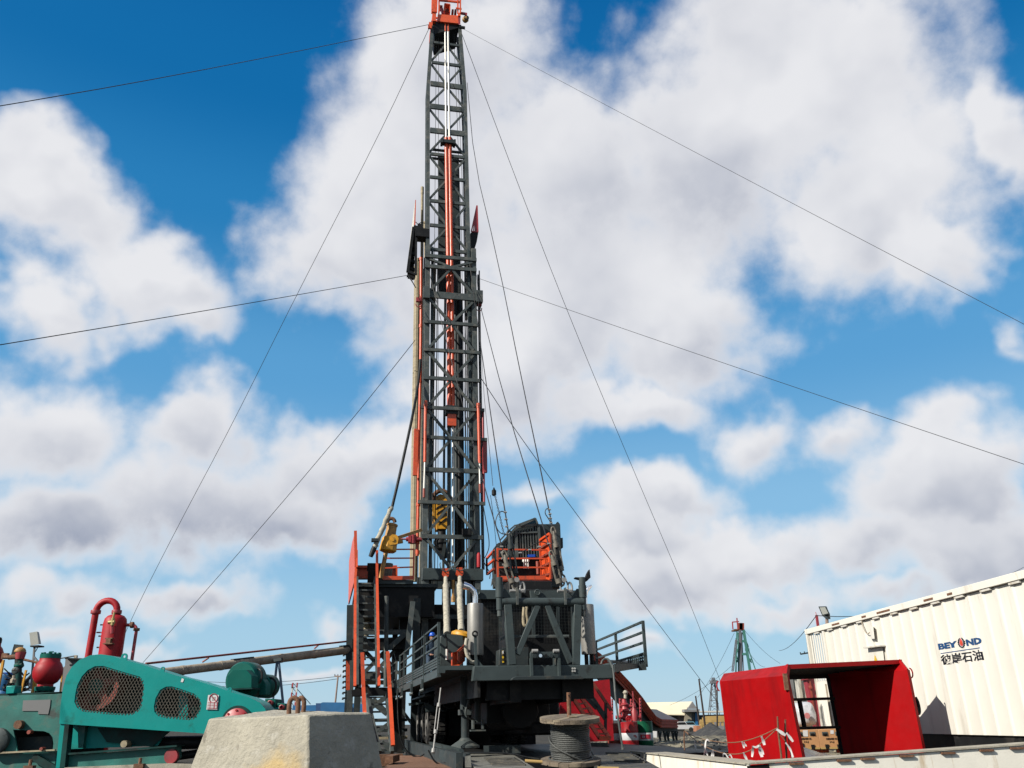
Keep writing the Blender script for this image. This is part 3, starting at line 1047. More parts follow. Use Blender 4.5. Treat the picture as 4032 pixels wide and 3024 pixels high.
obj('guard_chain', MB().tube([MP(12, 240, 895, .2), MP(12, 262, 920, .2), MP(12, 300, 900, .2), MP(12, 345, 910, .2)], .02, 5), 'black', rp)
obj('hanger_chain', MB().tube([MP(12, 155, 1475, .2), MP(12, 205, 1550, .2), MP(12, 240, 1610, .2)], .025, 5), 'rope', rp)
rw = thing('folded_platform_wing', 'dark wedge shaped platform wing with maroon barred rail on the right flank of the mast', 'racking platform', MF(.8, 20.1, .3))
C0, C1, C2 = MP(12, 838, 1010, .3), MP(12, 922, 1010, .3), MP(12, 850, 1290, .3)
obj('wing_panel', MB().prism([C0, C1, MP(12, 905, 1110, .3), C2], RA * .9), 'black', rw)
D0, D1, D2 = MP(12, 846, 1000, .3), MP(12, 906, 720, .3), MP(12, 915, 1005, .3)
obj('wing_rail', MB().bar(D0, D1, .06, .06, RA).bar(D1, D2, .07, .07, RA).bar(D0, D2, .06, .06), 'valve', rw)
for t in (.35, .6, .8):
    obj('wing_bar', MB().bar(D0.lerp(D2, t), D0.lerp(D1, .35 + t * .65) if t < .9 else D1, .05, .05, RA), 'valve', rw)

# ---- stands of drill pipe behind the left leg
pipes = [(12, 312, 520, 15, 830, 1150), (13, 247, 140, 15, 712, 1180), (13, 261, 60, 15, 733, 1180), (13, 278, 60, 15, 758, 1180), (13, 256, 90, 15, 724, 1180),
         (13, 322, 180, 15, 845, 1150), (13, 448, 150, 15, 965, 1300), (12, 340, 900, 15, 985, 1300), (13, 268, 100, 15, 748, 1180), (13, 240, 150, 15, 698, 1180), (13, 284, 120, 15, 768, 1180)]
words = ['tallest tan drill pipe with a thick collar rising above the racking platform', 'outermost tan drill pipe on the left of the racked bundle', 'third tan drill pipe from the outer left side of the bundle',
         'tan drill pipe standing against the orange standpipe', 'second tan drill pipe from the outer left side of the bundle', 'tan drill pipe between the orange standpipe and the left mast leg',
         'tan drill pipe seen just inside the left mast leg, nearer the leg', 'tan drill pipe seen inside the left mast leg, beside the yellow block', 'fourth tan drill pipe from the outer left side of the bundle', 'tan drill pipe forming the extreme left edge of the racked bundle', 'tan drill pipe tucked directly behind the orange standpipe']
for i, (na, xa, ya, nb, xb_, yb) in enumerate(pipes):
    o_ = 2.1 + .16 * (i % 4)
    a, b = MP(na, xa, ya, o_), MP(nb, xb_, yb, o_)
    b = b - UP * .2
    t = thing('drill_pipe', words[i], 'drill pipe', b, 'drill pipes racked behind the mast')
    obj('pipe_body', MB().cyl(b, a, .068 if i else .070, n=10), 'tan', t)
    d = (a - b).normalized()
    ln = (a - b).length
    for k in range(1, 3):
        m0 = b + d * (ln * k / 2.02)
        obj('tool_joint', MB().cyl(m0 - d * .2, m0 + d * .2, .078, n=10), 'tan', t)

# ---- travelling block with hook
c0 = 1.0
tb = thing('travelling_block', 'yellow travelling block with black diagonal slots and black hook inside the mast', 'travelling block', MP(15, 1140, 920, c0))
front = [MP(15, 985, 150, c0), MP(15, 1045, 20, c0), MP(15, 1120, -20, c0), MP(15, 1240, 20, c0), MP(15, 1240, 380, c0), MP(15, 1215, 490, c0), MP(15, 1075, 490, c0), MP(15, 1020, 330, c0)]
obj('block_body', MB().prism(front, RA * .6), 'yellow', tb, bev=.02)
obj('sheave_guard', MB().tube(arc(MP(15, 1135, 100, c0 - .03), RX * .36, UP * .46, 0.1, math.pi * .95, 12), .09, 8), 'rust', tb)
for k in range(4):
    y = 165 + 75 * k
    obj('slot', MB().prism([MP(15, 1050 + k * 14, y + 40, c0 - .02), MP(15, 1070 + k * 14, y + 8, c0 - .02), MP(15, 1208, y - 70, c0 - .02), MP(15, 1208, y - 28, c0 - .02)], RA * .015), 'black', tb)
obj('hook_neck', MB().cyl(MP(15, 1140, 610, c0 + .2), MP(15, 1145, 490, c0 + .2), .17, .15, n=14), 'black', tb)
obj('hook_body', MB().tube([MP(15, 1135, 590, c0 + .2), MP(15, 1125, 680, c0 + .2), MP(15, 1140, 800, c0 + .2), MP(15, 1170, 920, c0 + .2)], .2, 12, radii=[.17, .23, .21, .15]), 'black', tb)
obj('hook_latch', MB().tube(smooth([MP(15, 1075, 600, c0), MP(15, 1030, 680, c0), MP(15, 1060, 760, c0), MP(15, 1120, 770, c0)]), .04, 8), 'black', tb)
obj('hook_plate', MB().bar(MP(15, 1150, 920, c0), MP(15, 1195, 650, c0), .12, .1, RA), 'dark', tb)

# ================================================================== RIG CARRIER
car = thing('rig_carrier', 'dark grey truck carrier under the mast with wide front bumper and twin perforated mufflers', 'rig carrier', L(0, 5, 0))


def quad(n, pts, la):
    return [RP(n, x, y, la) for x, y in pts]


bump = obj('bumper', MB().prism(quad(6, [(45, 475), (1545, 460), (1560, 610), (30, 640)], 0), RA * .22), 'grey', car, bev=.012)
obj('bumper_lip', MB().prism(quad(6, [(435, 635), (450, 610), (490, 592), (1180, 585), (1215, 612), (1215, 625)], -.03), -RA * .16), 'dark', bump, bev=.01)
br = MB().prism(quad(17, [(818, 840), (840, 800), (930, 790), (1010, 815), (1220, 812), (1300, 785), (1330, 810), (1330, 920), (820, 920)], -.06), RA * .05)
obj('light_bracket', br, 'grey', bump, bev=.006)
for x0, x1 in ((820, 862), (1298, 1338)):
    obj('bracket_leg', MB().prism(quad(17, [(x0, 920), (x1, 920), (x1 + 12, 1222), (x0 + 12, 1228)], -.10), RA * .09), 'grey', bump)
for x, m_, r_ in ((893, 'dark', .045), (992, 'chrome', .035), (1085, 'black', .032), (1178, 'dark', .04), (1262, 'dark', .045)):
    c_ = RP(17, x, 882, -.06)
    obj('socket', MB().cyl(c_ - RA * .03, c_ + RA * .02, r_, n=14), m_, bump)
for x in (908, 1272):
    c_ = RP(17, x, 800, -.08)
    obj('small_lamp', MB().cyl(c_ - RX * .07, c_ + RX * .05, .038, n=10), 'galv', bump)
for x in (1548, 1585):
    for y in (1102, 1146):
        c_ = RP(17, x, y, -.01)
        obj('bolt', MB().cyl(c_ - RA * .015, c_ + RA * .01, .02, n=6), 'rod', bump)
# frame and deck
obj('deck', MB().box(L(-.08, 6.9, 2.06), (2.75, 13.2, .14), MROT), 'dark', car)
for u in (-.62, .5):
    obj('chassis_beam', MB().box(L(u, 6.9, 1.72), (.24, 13.0, .5), MROT), 'black', car)
for la in (.6, 3.0, 5.4, 7.8):
    obj('chassis_cross_member', MB().box(L(-.06, la, 1.72), (2.3, .18, .4), MROT), 'black', car)
obj('gearbox', MB().box(L(-.05, 4.1, 1.4), (1.5, 2.4, .7), MROT).cyl(L(-.05, 2.6, 1.35), L(-.05, 5.6, 1.3), .42, n=14), 'black', car, bev=.03)
for x0_, x1_ in ((-1.15, loc(RP(6, 592, 900, 13.4))[0]), (loc(RP(6, 700, 900, 13.4))[0], 1.9)):
    obj('rear_dark_filler', MB().box(L((x0_ + x1_) / 2, 13.4, 1.0), (x1_ - x0_, .2, 2.0), MROT), 'black', car)  # black filler boxes added to hide sunlit ground, in place of tanks
obj('screen_backing', MB().prism(quad(5, [(85, 1120), (315, 1120), (315, 1860), (85, 1860)], 1.92), RA * .05), 'black', car)
obj('fuel_tank', MB().box(L(.95, 6.2, 1.25), (.8, 3.4, .95), MROT), 'black', car, bev=.05)
obj('side_skirt', MB().box(L(-1.42, 4.2, 1.78), (.06, 8.0, .42), MROT), 'black', car)
obj('axle_housing', MB().box(L(-.1, 10.4, 1.1), (1.7, 3.4, .7), MROT), 'black', car)
obj('drawworks_housing', MB().box(L(.95, 7.4, 3.45), (1.25, 3.4, 2.65), MROT), 'black', car, bev=.03)
obj('engine_housing', MB().box(L(.33, 2.7, 3.05), (1.45, 1.6, 1.85), MROT), 'black', car, bev=.03)
# radiator screens in front of the engine
tb_ = obj('top_beam', MB().prism(quad(5, [(75, 1030), (560, 1030), (560, 1125), (80, 1130)], 1.75), RA * .12).prism(quad(5, [(660, 1035), (1190, 1035), (1190, 1120), (670, 1122)], 1.75), RA * .12), 'grey', car)
for x, y in ((80, 1055), (735, 1058)):
    c_ = RP(5, x, y, 1.7)
    obj('lifting_ring', MB().tube(arc(c_, RX * .06, UP * .06, 0, 2 * math.pi, 12), .018, 6), 'grey', tb_)
gr = MB()
for (x0, x1, y0, y1) in ((85, 300, 1140, 1520), (450, 580, 1210, 1530), (705, 950, 1205, 1520), (960, 1110, 1205, 1480)):
    a, b = RP(5, x0, y0, 1.8), RP(5, x1, y1, 1.8)
    la_, lz = loc(a), loc(b)
    nx = max(3, int((lz[0] - la_[0]) / .065))
    nzz = max(3, int((la_[2] - lz[2]) / .065))
    for i in range(nx + 1):
        u = la_[0] + (lz[0] - la_[0]) * i / nx
        gr.bar(L(u, 1.8, lz[2]), L(u, 1.8, la_[2]), .003, .003, RA)
    for j in range(nzz + 1):
        z = lz[2] + (la_[2] - lz[2]) * j / nzz
        gr.bar(L(la_[0], 1.805, z), L(lz[0], 1.805, z), .003, .003)
obj('radiator_screen', gr, 'dark', car, kind='stuff')
for x in (330, 690, 960, 1118):
    obj('screen_post', MB().bar(RP(5, x, 1130, 1.85), RP(5, x + 4, 1530, 1.85), .07, .07, RA), 'dark', car)
obj('shelf', MB().prism([RP(6, 325, 195, 1.0), RP(6, 395, 155, 1.6), RP(6, 1080, 150, 1.6), RP(6, 1080, 165, 1.55), RP(6, 400, 168, 1.55), RP(6, 330, 205, 1.0)], UP * .03), 'mast', car)
hb = smooth([RP(5, 590, 1220, 1.4), RP(5, 580, 1350, 1.4), RP(5, 590, 1430, 1.4), RP(5, 640, 1400, 1.4), RP(5, 610, 1290, 1.4), RP(5, 620, 1215, 1.4)])
obj('coiled_hose', MB().tube(hb, .035, 8), 'tan', car)
# cabinets on the deck behind the rest frame
obj('battery_box', MB().prism(quad(6, [(320, 300), (400, 268), (640, 275), (640, 470), (320, 470)], .75), RA * .4), 'dark', car, bev=.01)
c0_, c1_ = RP(17, 333, 793, .74), RP(17, 367, 1000, .74)
wp = obj('warning_plate', MB().prism([RP(17, 333, 797, .74), RP(17, 362, 790, .74), RP(17, 368, 998, .74), RP(17, 338, 1004, .74)], -RA * .006), 'warnyellow', car)
obj('plate_white_half', MB().prism([RP(17, 335, 800, .732), RP(17, 361, 793, .732), RP(17, 363, 850, .732), RP(17, 337, 856, .732)], -RA * .003), 'signw', wp)
c_ = RP(17, 350, 880, .73)
obj('plate_symbol', MB().prism([c_ - RX * .025, c_ + RX * .025, c_ + UP * .055], -RA * .003), 'ink', wp)
for k in range(3):
    c_ = RP(17, 352, 930 + 16 * k, .73)
    obj('plate_text_line', MB().box(c_, (.05, .004, .008), MROT), 'ink', wp)
obj('rear_cabinet', MB().prism(quad(6, [(950, 280), (1080, 270), (1080, 465), (950, 465)], .8), RA * .4), 'dark', car, bev=.01)

# ---- front mast rest (A frame)
rest_ = obj('mast_rest', MB().cyl(RP(5, 345, 1165, .3), RP(5, 1235, 1165, .3), .092, n=16), 'grey', car)
for xt, xb_, w in ((408, 458, .165), (1168, 1150, .165)):
    obj('rest_post', MB().bar(RP(5, xt, 1195, .3), RP(6, xb_, 466, .3), w, w, RA), 'grey', rest_, bev=.01)
for xt, xb_ in ((738, 515), (838, 1098)):
    obj('rest_brace', MB().bar(RP(5, xt, 1200, .3), RP(6, xb_, 440 if xt > 800 else 350, .3), .12, .12, RA), 'grey', rest_, bev=.008)
for xt in (325, 1215):
    s_ = 1 if xt > 800 else -1
    a, b, c2 = RP(5, xt + (6 if s_ > 0 else -4), 895, .3), RP(5, xt + (20 if s_ > 0 else 0), 1250, .3), RP(5, xt + (28 if s_ > 0 else 0), 1318, .3)
    obj('pin_tube', MB().cyl(b, a, .072, n=14).cyl(a.lerp(b, .25), a.lerp(b, .62), .088, n=14), 'grey', rest_)
    obj('lock_pin', MB().cyl(c2, b, .055, n=12), 'mast', rest_)
    g0 = a.lerp(b, .35) - RX * (s_ * .08)
    obj('gusset', MB().prism([g0, g0 - RX * (s_ * .05) + UP * .0, a.lerp(b, .72) - RX * (s_ * .3), a.lerp(b, .72) - RX * (s_ * .08)], RA * .03), 'grey', rest_)
p_ = RP(5, 1215, 905, .3)
obj('saddle_hook', MB().prism([p_ + V((0, 0, 0)) - RX * .14, p_ + RX * .12 - UP * .06, p_ + RX * .21 + UP * .02, p_ + RX * .20 + UP * .20, p_ + RX * .145 + UP * .12, p_ + RX * .10 + UP * .02, p_ - RX * .14 + UP * .025], RA * .12), 'black', rest_)
for x in (520, 1045):
    obj('anchor_plate', MB().prism(quad(5, [(x - 18, 1010), (x - 2, 1000), (x + 12, 1050), (x + 12, 1190), (x - 8, 1190)], .17), RA * .05), 'mast', rest_)


# ---- mufflers
def muffler(n, cx, ytop, n2, cx2, ybot, la, r, side):
    t, b = RP(n, cx, ytop, la), RP(n2, cx2, ybot, la)
    c_ = (t + b) / 2
    t = V((c_.x, c_.y, t.z))
    b = V((c_.x, c_.y, b.z))
    m_ = obj('muffler', MB().lathe(b, [(r * .97, 0), (r, .02), (r, (t - b).length - .02), (r * .97, (t - b).length)], UP, 28), 'perf', car, origin=b)
    if side < 0:
        pts = [t - UP * .05, t + UP * .16, t + UP * .27 - RX * .03, t + UP * .36 - RX * .13, t + UP * .40 - RX * .27]
        rad = [.062, .062, .065, .072, .085]
    else:
        pts = [t - UP * .05, t + UP * .2, t + UP * .30 + RX * .02, t + UP * .38 + RX * .08, t + UP * .43 + RX * .15]
        rad = [.038, .038, .040, .042, .024]
    obj('exhaust_elbow', MB().tube(pts, .08, 16, radii=rad), 'chrome', m_)
    if side < 0:
        e = pts[-1]
        d = (pts[-1] - pts[-2]).normalized()
        obj('elbow_mouth', MB().cyl(e - d * .02, e + d * .004, .078, n=16), 'black', m_)
    for dx in (-.06, .07):
        obj('muffler_leg', MB().cyl(b + RX * dx - UP * .25, b + RX * dx, .045, n=8), 'black', m_)
    return b, t


mb0, mt0 = muffler(3, 1578, 1045, 3, 1585, 1605, 1.2, .178, -1)
mb1, mt1 = muffler(5, 1275, 1192, 6, 1288, 350, 1.2, .165, 1)
obj('muffler_strut', MB().bar(RP(3, 1580, 1380, .3), RP(4, 1590, 478, .3), .055, .04, RA).prism([RP(4, 1605, 400, .3), RP(4, 1665, 475, .3), RP(4, 1605, 475, .3)], RA * .02), 'grey', car)
c_ = RP(3, 1577, 1370, .28)
obj('strut_clamp', MB().tube(arc(c_, RX * .05, UP * .05, 0, 6.283, 10), .02, 6), 'black', car)
obj('exhaust_hose', MB().tube(smooth([RP(3, 1490, 1420, 1.0), RP(3, 1475, 1500, 1.0), RP(3, 1485, 1590, 1.0), RP(4, 1530, 435, 1.0), RP(4, 1570, 440, 1.0)]), .042, 10), 'wrap', car)
yd = RP(3, 1440, 1365, 1.9)
obj('air_cleaner', MB().lathe(yd - UP * .10, [(.10, -.16), (.22, -.02), (.27, .02), (.27, .08), (.20, .13), (.08, .15)], UP + RX * .25, 20), 'yellow', car)
# grey side cabinet and orange louvred guard
obj('side_cabinet', MB().prism(quad(3, [(1195, 1400), (1235, 1368), (1450, 1388), (1450, 1659), (1450, 1720), (1195, 1720)], 1.6), RA * 1.2), 'grey', car, bev=.02)
og = obj('louvred_guard', MB().prism([RP(4, 1330, 330, .9), RP(4, 1378, 318, .9), RP(4, 1468, 235, 1.2), RP(4, 1470, 420, 1.2), RP(4, 1410, 470, .9), RP(4, 1330, 470, .9)], RA * .2), 'orange', car)
for k in range(12):
    obj('louvre', MB().bar(RP(4, 1385, 335 + k * 10, .88), RP(4, 1465, 270 + k * 12, 1.15), .012, .012), 'redrust', og)
for pts in ([(3, 1255, 1370), (3, 1270, 1450), (3, 1268, 1560)], [(3, 1450, 1440), (3, 1445, 1560), (4, 1432, 380)]):
    obj('control_hose', MB().tube(smooth([RP(n, x, y, 1.45) for n, x, y in pts]), .02, 6), 'hose', car)
c_ = RP(3, 1270, 1590, 1.4)
obj('hose_fitting', MB().cyl(c_ - UP * .12, c_ + UP * .1, .03, n=8), 'rod', car)


# ---- left walkway
def lw(la):
    return -2.19 - .018 * (la - .6)


wk = obj('walkway', MB().hexa([L(lw(.45), .45, 2.10), L(-1.5, .45, 2.10), L(-1.5, 12.6, 2.10), L(lw(12.6), 12.6, 2.10)],
                              [L(lw(.45), .45, 2.17), L(-1.5, .45, 2.17), L(-1.5, 12.6, 2.17), L(lw(12.6), 12.6, 2.17)]), 'dark', car)
obj('end_beam', MB().prism(quad(4, [(1175, 475), (1560, 468), (1560, 518), (1255, 520), (1250, 552), (1178, 552)], .42), RA * .06), 'grey', wk)
obj('side_beam', MB().bar(L(lw(.5), .5, 2.06), L(lw(12.6), 12.6, 2.06), .06, .15), 'grey', wk)
for k in range(4):
    obj('kick_rail', MB().bar(L(lw(.5) - .01, .5, 2.20 + .055 * k), L(lw(12.4) - .01, 12.4, 2.20 + .055 * k), .03, .04), 'grey', wk)
for z in (2.62, 2.83, 3.06):
    obj('hand_rail', MB().bar(L(lw(.6), .6, z), L(lw(9.6), 9.6, z), .036, .036), 'grey', wk)
for la in (.6, 3.1, 5.5, 8.2, 9.6):
    obj('rail_post', MB().bar(L(lw(la) - .015, la, 2.0), L(lw(la) - .015, la, 3.08), .055, .07, RA), 'grey', wk)
    if la > 1:
        obj('toggle_latch', MB().box(L(lw(la) - .06, la, 1.96), (.05, .12, .2), MROT).cyl(L(lw(la) - .02, la - .1, 1.83), L(lw(la) - .1, la - .05, 1.8), .04, n=8), 'grey', wk)
for la, zz in ((10.3, 2.95), (11.6, 2.95), (12.5, 2.95)):
    obj('rail_post', MB().bar(L(lw(la) - .05, la, 2.0), L(lw(la) - .05, la, zz), .06, .06, RA), 'mast', wk)
for z in (2.4, 2.68, 2.93):
    obj('hand_rail', MB().bar(L(lw(10.3) - .05, 10.3, z), L(lw(12.5) - .05, 12.5, z), .045, .045), 'mast', wk)

# ---- right walkway
rwk = obj('walkway', MB().prism([RP(6, 1560, 445, .6), RP(6, 1850, 485, 1.5), RP(6, 1905, 450, 1.5), RP(6, 1895, 440, 4.6), RP(6, 1500, 430, 5.2)], UP * .05), 'dark', car)
obj('side_beam', MB().prism([RP(6, 1575, 450, .5), RP(6, 1845, 462, 1.5), RP(6, 1845, 500, 1.5), RP(6, 1580, 545, .5)], RA * .08), 'grey', rwk)
obj('end_plate', MB().prism(quad(6, [(1845, 455), (1918, 450), (1925, 520), (1848, 525)], 1.45), RA * .06), 'grey', rwk)
ra_, rb_ = loc(RP(6, 1885, 0, 1.5)), (2.86, 4.2)


def rr(la):
    return ra_[0] + (rb_[0] - ra_[0]) * (la - 1.5) / 2.7


for la in (1.5, 4.2, 6.6):
    obj('rail_post', MB().bar(L(rr(la), la, 2.2), L(rr(la), la, 3.22), .06, .06, RA), 'grey', rwk)
for z in (2.5, 2.74, 2.97, 3.20):
    obj('hand_rail', MB().bar(L(rr(1.5), 1.5, z), L(rr(6.6), 6.6, z), .05, .05), 'grey', rwk)
ph = MB()
for i in range(9):
    ph.bar(L(rr(1.5), 1.6 + i * .14, 2.26), L(rr(1.5) + .001, 1.6 + i * .14, 2.50), .035, .02, RA)
for j in range(4):
    ph.bar(L(rr(1.5) - .003, 1.5, 2.28 + j * .065), L(rr(2.9) - .003, 2.9, 2.28 + j * .065), .02, .025)
obj('perforated_kick_plate', ph, 'grey', rwk, kind='stuff')
obj('hose_loop', MB().tube(smooth([RP(6, 1430, 455, .2), RP(6, 1445, 410, .2), RP(6, 1490, 392, .2), RP(6, 1525, 420, .1), RP(6, 1555, 500, -.1)]), .022, 8), 'mast', rwk)

# ---- wheels and jacks
protow = None
for la in (9.0, 10.45, 11.9):
    for u in (-1.32, 1.12):
        c_ = L(u, la, 1.10)
        if protow is None:
            R_, wd = .60, .5
            prof = [(R_ * .60, -wd / 2), (R_ * .9, -wd / 2), (R_, -wd / 2 + .07), (R_, wd / 2 - .07), (R_ * .9, wd / 2), (R_ * .60, wd / 2)]
            tyre = obj('wheel', MB().lathe(c_, prof, RX, 32), 'tyre', car, origin=c_)
            lug = MB()
            for k in range(30):
                a = 2 * math.pi * k / 30
                rdir = RA * math.cos(a) + UP * math.sin(a)
                tdir = -RA * math.sin(a) + UP * math.cos(a)
                for s_ in (-1, 1):
                    cc = c_ + rdir * (R_ + .008) + RX * (s_ * .13 + .02 * (k % 2)) + tdir * (.03 * s_)
                    lug.box(cc, (.19, .075, .035), Matrix((RX, tdir, rdir)).transposed())
            obj('tread', lug, 'tyre', tyre, kind='stuff')
            obj('rim', MB().lathe(c_, [(.36, -.20), (.34, -.26), (.24, -.20), (.14, -.22), (.10, -.28), (.02, -.28)], RX, 20).lathe(c_, [(.36, .20), (.34, .26), (.2, .18), (.02, .2)], RX, 20), 'rim', tyre)
            protow = tyre
        else:
            t2 = protow.copy()
            COL.objects.link(t2)
            t2.parent = car
            t2.location = c_ - OFF['rig_carrier']
            for ch in protow.children:
                c2 = ch.copy()
                COL.objects.link(c2)
                c2.parent = t2
obj('fender', MB().box(L(-1.35, 10.45, 1.86), (.75, 4.6, .04), MROT).prism(quad(4, [(1022, 870), (1150, 925), (1262, 970), (1040, 972)], 8.1), RA * .03).prism(quad(4, [(852, 880), (1018, 868), (1005, 885), (858, 912)], 8.3), RA * .03), 'grey', car)
for (la, x, yt, yb, r_, ft) in ((1.9, 1470, 780, 1290, .10, True), (2.6, 1605, 800, 1090, .08, False)):
    a, b = RP(4, x, yt, la), RP(4, x, yb, la)
    b = V((a.x, a.y, b.z))
    a = a + UP * .35
    jk = obj('jack', MB().cyl(b, a, r_ * .86, n=16).cyl(a.lerp(b, .0), a.lerp(b, .52), r_ * 1.1, n=16), 'dark', car)
    if ft:
        obj('jack_collar', MB().box(a.lerp(b, .56), (.28, .26, .11), MROT), 'mast', jk)
        obj('jack_foot', MB().lathe(b - UP * .14, [(.32, 0), (.32, .04), (.14, .15), (.09, .2)], UP, 12), 'mast', jk)
    else:
        obj('jack_clevis', MB().box(b - RX * .11 - UP * .04, (.04, .16, .2), MROT).box(b + RX * .11 - UP * .04, (.04, .16, .2), MROT).box(b - UP * .17, (.34, .2, .03), MROT), 'mast', jk)
obj('brake_hose', MB().tube(smooth([RP(4, 1525, 800, 1.7), RP(4, 1490, 900, 1.7), RP(4, 1465, 1000, 1.7), RP(4, 1500, 1045, 1.7), RP(4, 1570, 1060, 2.2)]), .022, 6), 'mast', car)
# stabiliser rod from the chassis to the ground frame
a, b = RP(4, 1205, 715, 1.6), RP(4, 1122, 1410, 1.2)
tr = thing('tie_rod_turnbuckle', 'slim steel tie rod with open turnbuckle slanting from the carrier to the ground beam', 'turnbuckle', b)
d = (b - a)
obj('rod', MB().cyl(a, a + d * .28, .016, n=8), 'galv', tr)
obj('rod', MB().cyl(a + d * .70, b, .018, n=8), 'galv', tr)
for s_ in (-1, 1):
    obj('turnbuckle_frame', MB().cyl(a + d * .28 + RX * (.03 * s_), a + d * .70 + RX * (.03 * s_), .013, n=6), 'galv', tr)
for t_ in (.28, .70, .985):
    obj('turnbuckle_nut', MB().cyl(a + d * t_ - d.normalized() * .04, a + d * t_ + d.normalized() * .04, .040, n=8), 'galv', tr)

# ---- wrapped raising cylinders
rc = thing('raising_cylinder', 'left of two mast raising cylinders wrapped in pale cloth below the orange hooks', 'hydraulic cylinder', RP(3, 1270, 1375, 9.5), 'wrapped raising cylinders')


def lagged(root, pts, hx, hy):
    rad = []
    q = []
    for i in range(len(pts) - 1):
        for k in range(8):
            t = k / 8
            q.append(pts[i].lerp(pts[i + 1], t))
            rad.append(.108 + .022 * mnoise.noise(V((q[-1].z * 3.0, hx, 0))) + random.uniform(-.010, .010))
    q.append(pts[-1])
    rad.append(.11)
    rad[0] = rad[1] = rad[2] = .075
    obj('cloth_wrap', MB().tube(q, .2, 12, radii=rad), 'wrap', root)
    h = pts[0]
    obj('hook_lug', MB().prism([h + UP * .34 - RX * .09, h + UP * .34 + RX * .09, h + UP * .10 + RX * .13, h - UP * .06, h + UP * .10 - RX * .13], RA * .16), 'orange', root)
    obj('sling', MB().tube(arc(h + UP * .45 - RA * .06, RX * .22, UP * .24, math.pi * .9, math.pi * 2.3, 14), .018, 6), 'mast', root)


lagged(rc, [RP(3, 1258, 760, 12.4), RP(3, 1262, 1000, 11.4), RP(3, 1273, 1375, 9.6)], 1, 0)
rc2 = thing('raising_cylinder', 'right of two mast raising cylinders wrapped in torn pale cloth above the yellow air cleaner', 'hydraulic cylinder', RP(3, 1425, 1340, 9.5), 'wrapped raising cylinders')
lagged(rc2, [RP(3, 1412, 750, 12.4), RP(3, 1414, 1000, 11.4), RP(3, 1428, 1345, 9.6)], 7, 0)
obj('hook_cable', MB().tube(smooth([RP(15, 1210, 1110, 12.3), RP(15, 1270, 1050, 12.2), RP(15, 1350, 1040, 12.2), RP(15, 1390, 990, 12.2)]), .016, 6), 'mast', rc)
obj('hydraulic_pipe', MB().cyl(RP(15, 1308, 1550, 12.6), RP(15, 1305, 1230, 12.6), .05, n=8).cyl(RP(15, 1308, 1470, 12.6), RP(15, 1308, 1550, 12.6), .075, n=8), 'yellowrust', car)


# ================================================================== DRILL FLOOR
fl = thing('drill_floor', 'black steel drill floor substructure left of the mast with orange guard rail', 'drill floor', L(-2.6, 13.5, 0))
ZF = 5.70
obj('floor_deck', MB().box(L(-2.35, 15.2, ZF - .06), (2.9, 5.4, .12), MROT), 'dark', fl)
obj('floor_beam', MB().prism(quad(3, [(530, 775), (905, 785), (905, 828), (530, 825)], 12.4), RA * .15), 'grey', fl)
obj('floor_skirt', MB().box(L(-2.35, 14.9, 5.1), (2.7, 4.6, 1.05), MROT), 'black', fl)
obj('toe_board', MB().prism(quad(3, [(578, 742), (905, 738), (905, 780), (578, 783)], 12.35), RA * .04), 'orange', fl)
for y0, y1 in ((452, 450), (548, 546), (655, 643)):
    obj('guard_rail', MB().bar(RP(3, 588, y0, 12.35), RP(3, 912, y1, 12.35), .045, .045), 'orange', fl)
for x0, x1, y0 in ((590, 576, 450), (912, 906, 445)):
    obj('rail_post', MB().bar(RP(3, x0, y0, 12.35), RP(3, x1, 780, 12.35), .055, .055, RA), 'orange', fl)
obj('rail_post', MB().bar(RP(3, 725, 655, 15.5), RP(3, 725, 760, 15.5), .06, .06, RA), 'orange', fl)
obj('wind_box', MB().prism(quad(3, [(288, 640), (728, 640), (728, 760), (288, 760)], 15.7), RA * .5), 'orange', fl)
obj('wind_box_rail', MB().bar(RP(3, 288, 640, 15.6), RP(3, 728, 640, 15.6), .12, .09), 'orange', fl)
c_ = RP(3, 478, 645, 14)
obj('mud_basket', MB().box(c_, (.5, .3, .25), MROT).box(RP(3, 500, 720, 14), (.6, .5, .6), MROT), 'black', fl)
c_ = RP(3, 610, 700, 13.2)
obj('slip_bucket', MB().lathe(c_ - UP * .3, [(.2, 0), (.24, .6)], UP, 12), 'worn', fl)


def brace(n, x0, y0, x1, y1, la, w, m='mast', name='brace', h=None):
    return obj(name, MB().bar(RP(n, x0, y0, la), RP(n, x1, y1, la), w, h or w, RA), m, fl)


# columns
brace(3, 215, 1060, 205, 1659, 12.0, .20, 'dark', 'column')
a = RP(3, 205, 1659, 12.0)
for u, la, m_, w in ((-3.55, 12.0, 'dark', .20), (-3.75, 14.2, 'mast', .20), (-3.8, 16.8, 'dark', .2), (-1.62, 12.6, 'dark', .24), (-1.75, 16.5, 'black', .24), (-2.1, 16.5, 'black', .2)):
    obj('column', MB().bar(L(u, la, .1), L(u, la, 5.2), w, w, RA), m_, fl)
obj('pipe_column', MB().cyl(RP(3, 615, 960, 12.0), RP(4, 605, 705, 12.0), .075, n=14), 'mast', fl)
brace(3, 900, 1020, 830, 1600, 11.9, .16, 'mast', 'slanted_leg')
brace(3, 820, 1590, 818, 1700, 11.9, .10, 'wrap', 'slanted_leg')
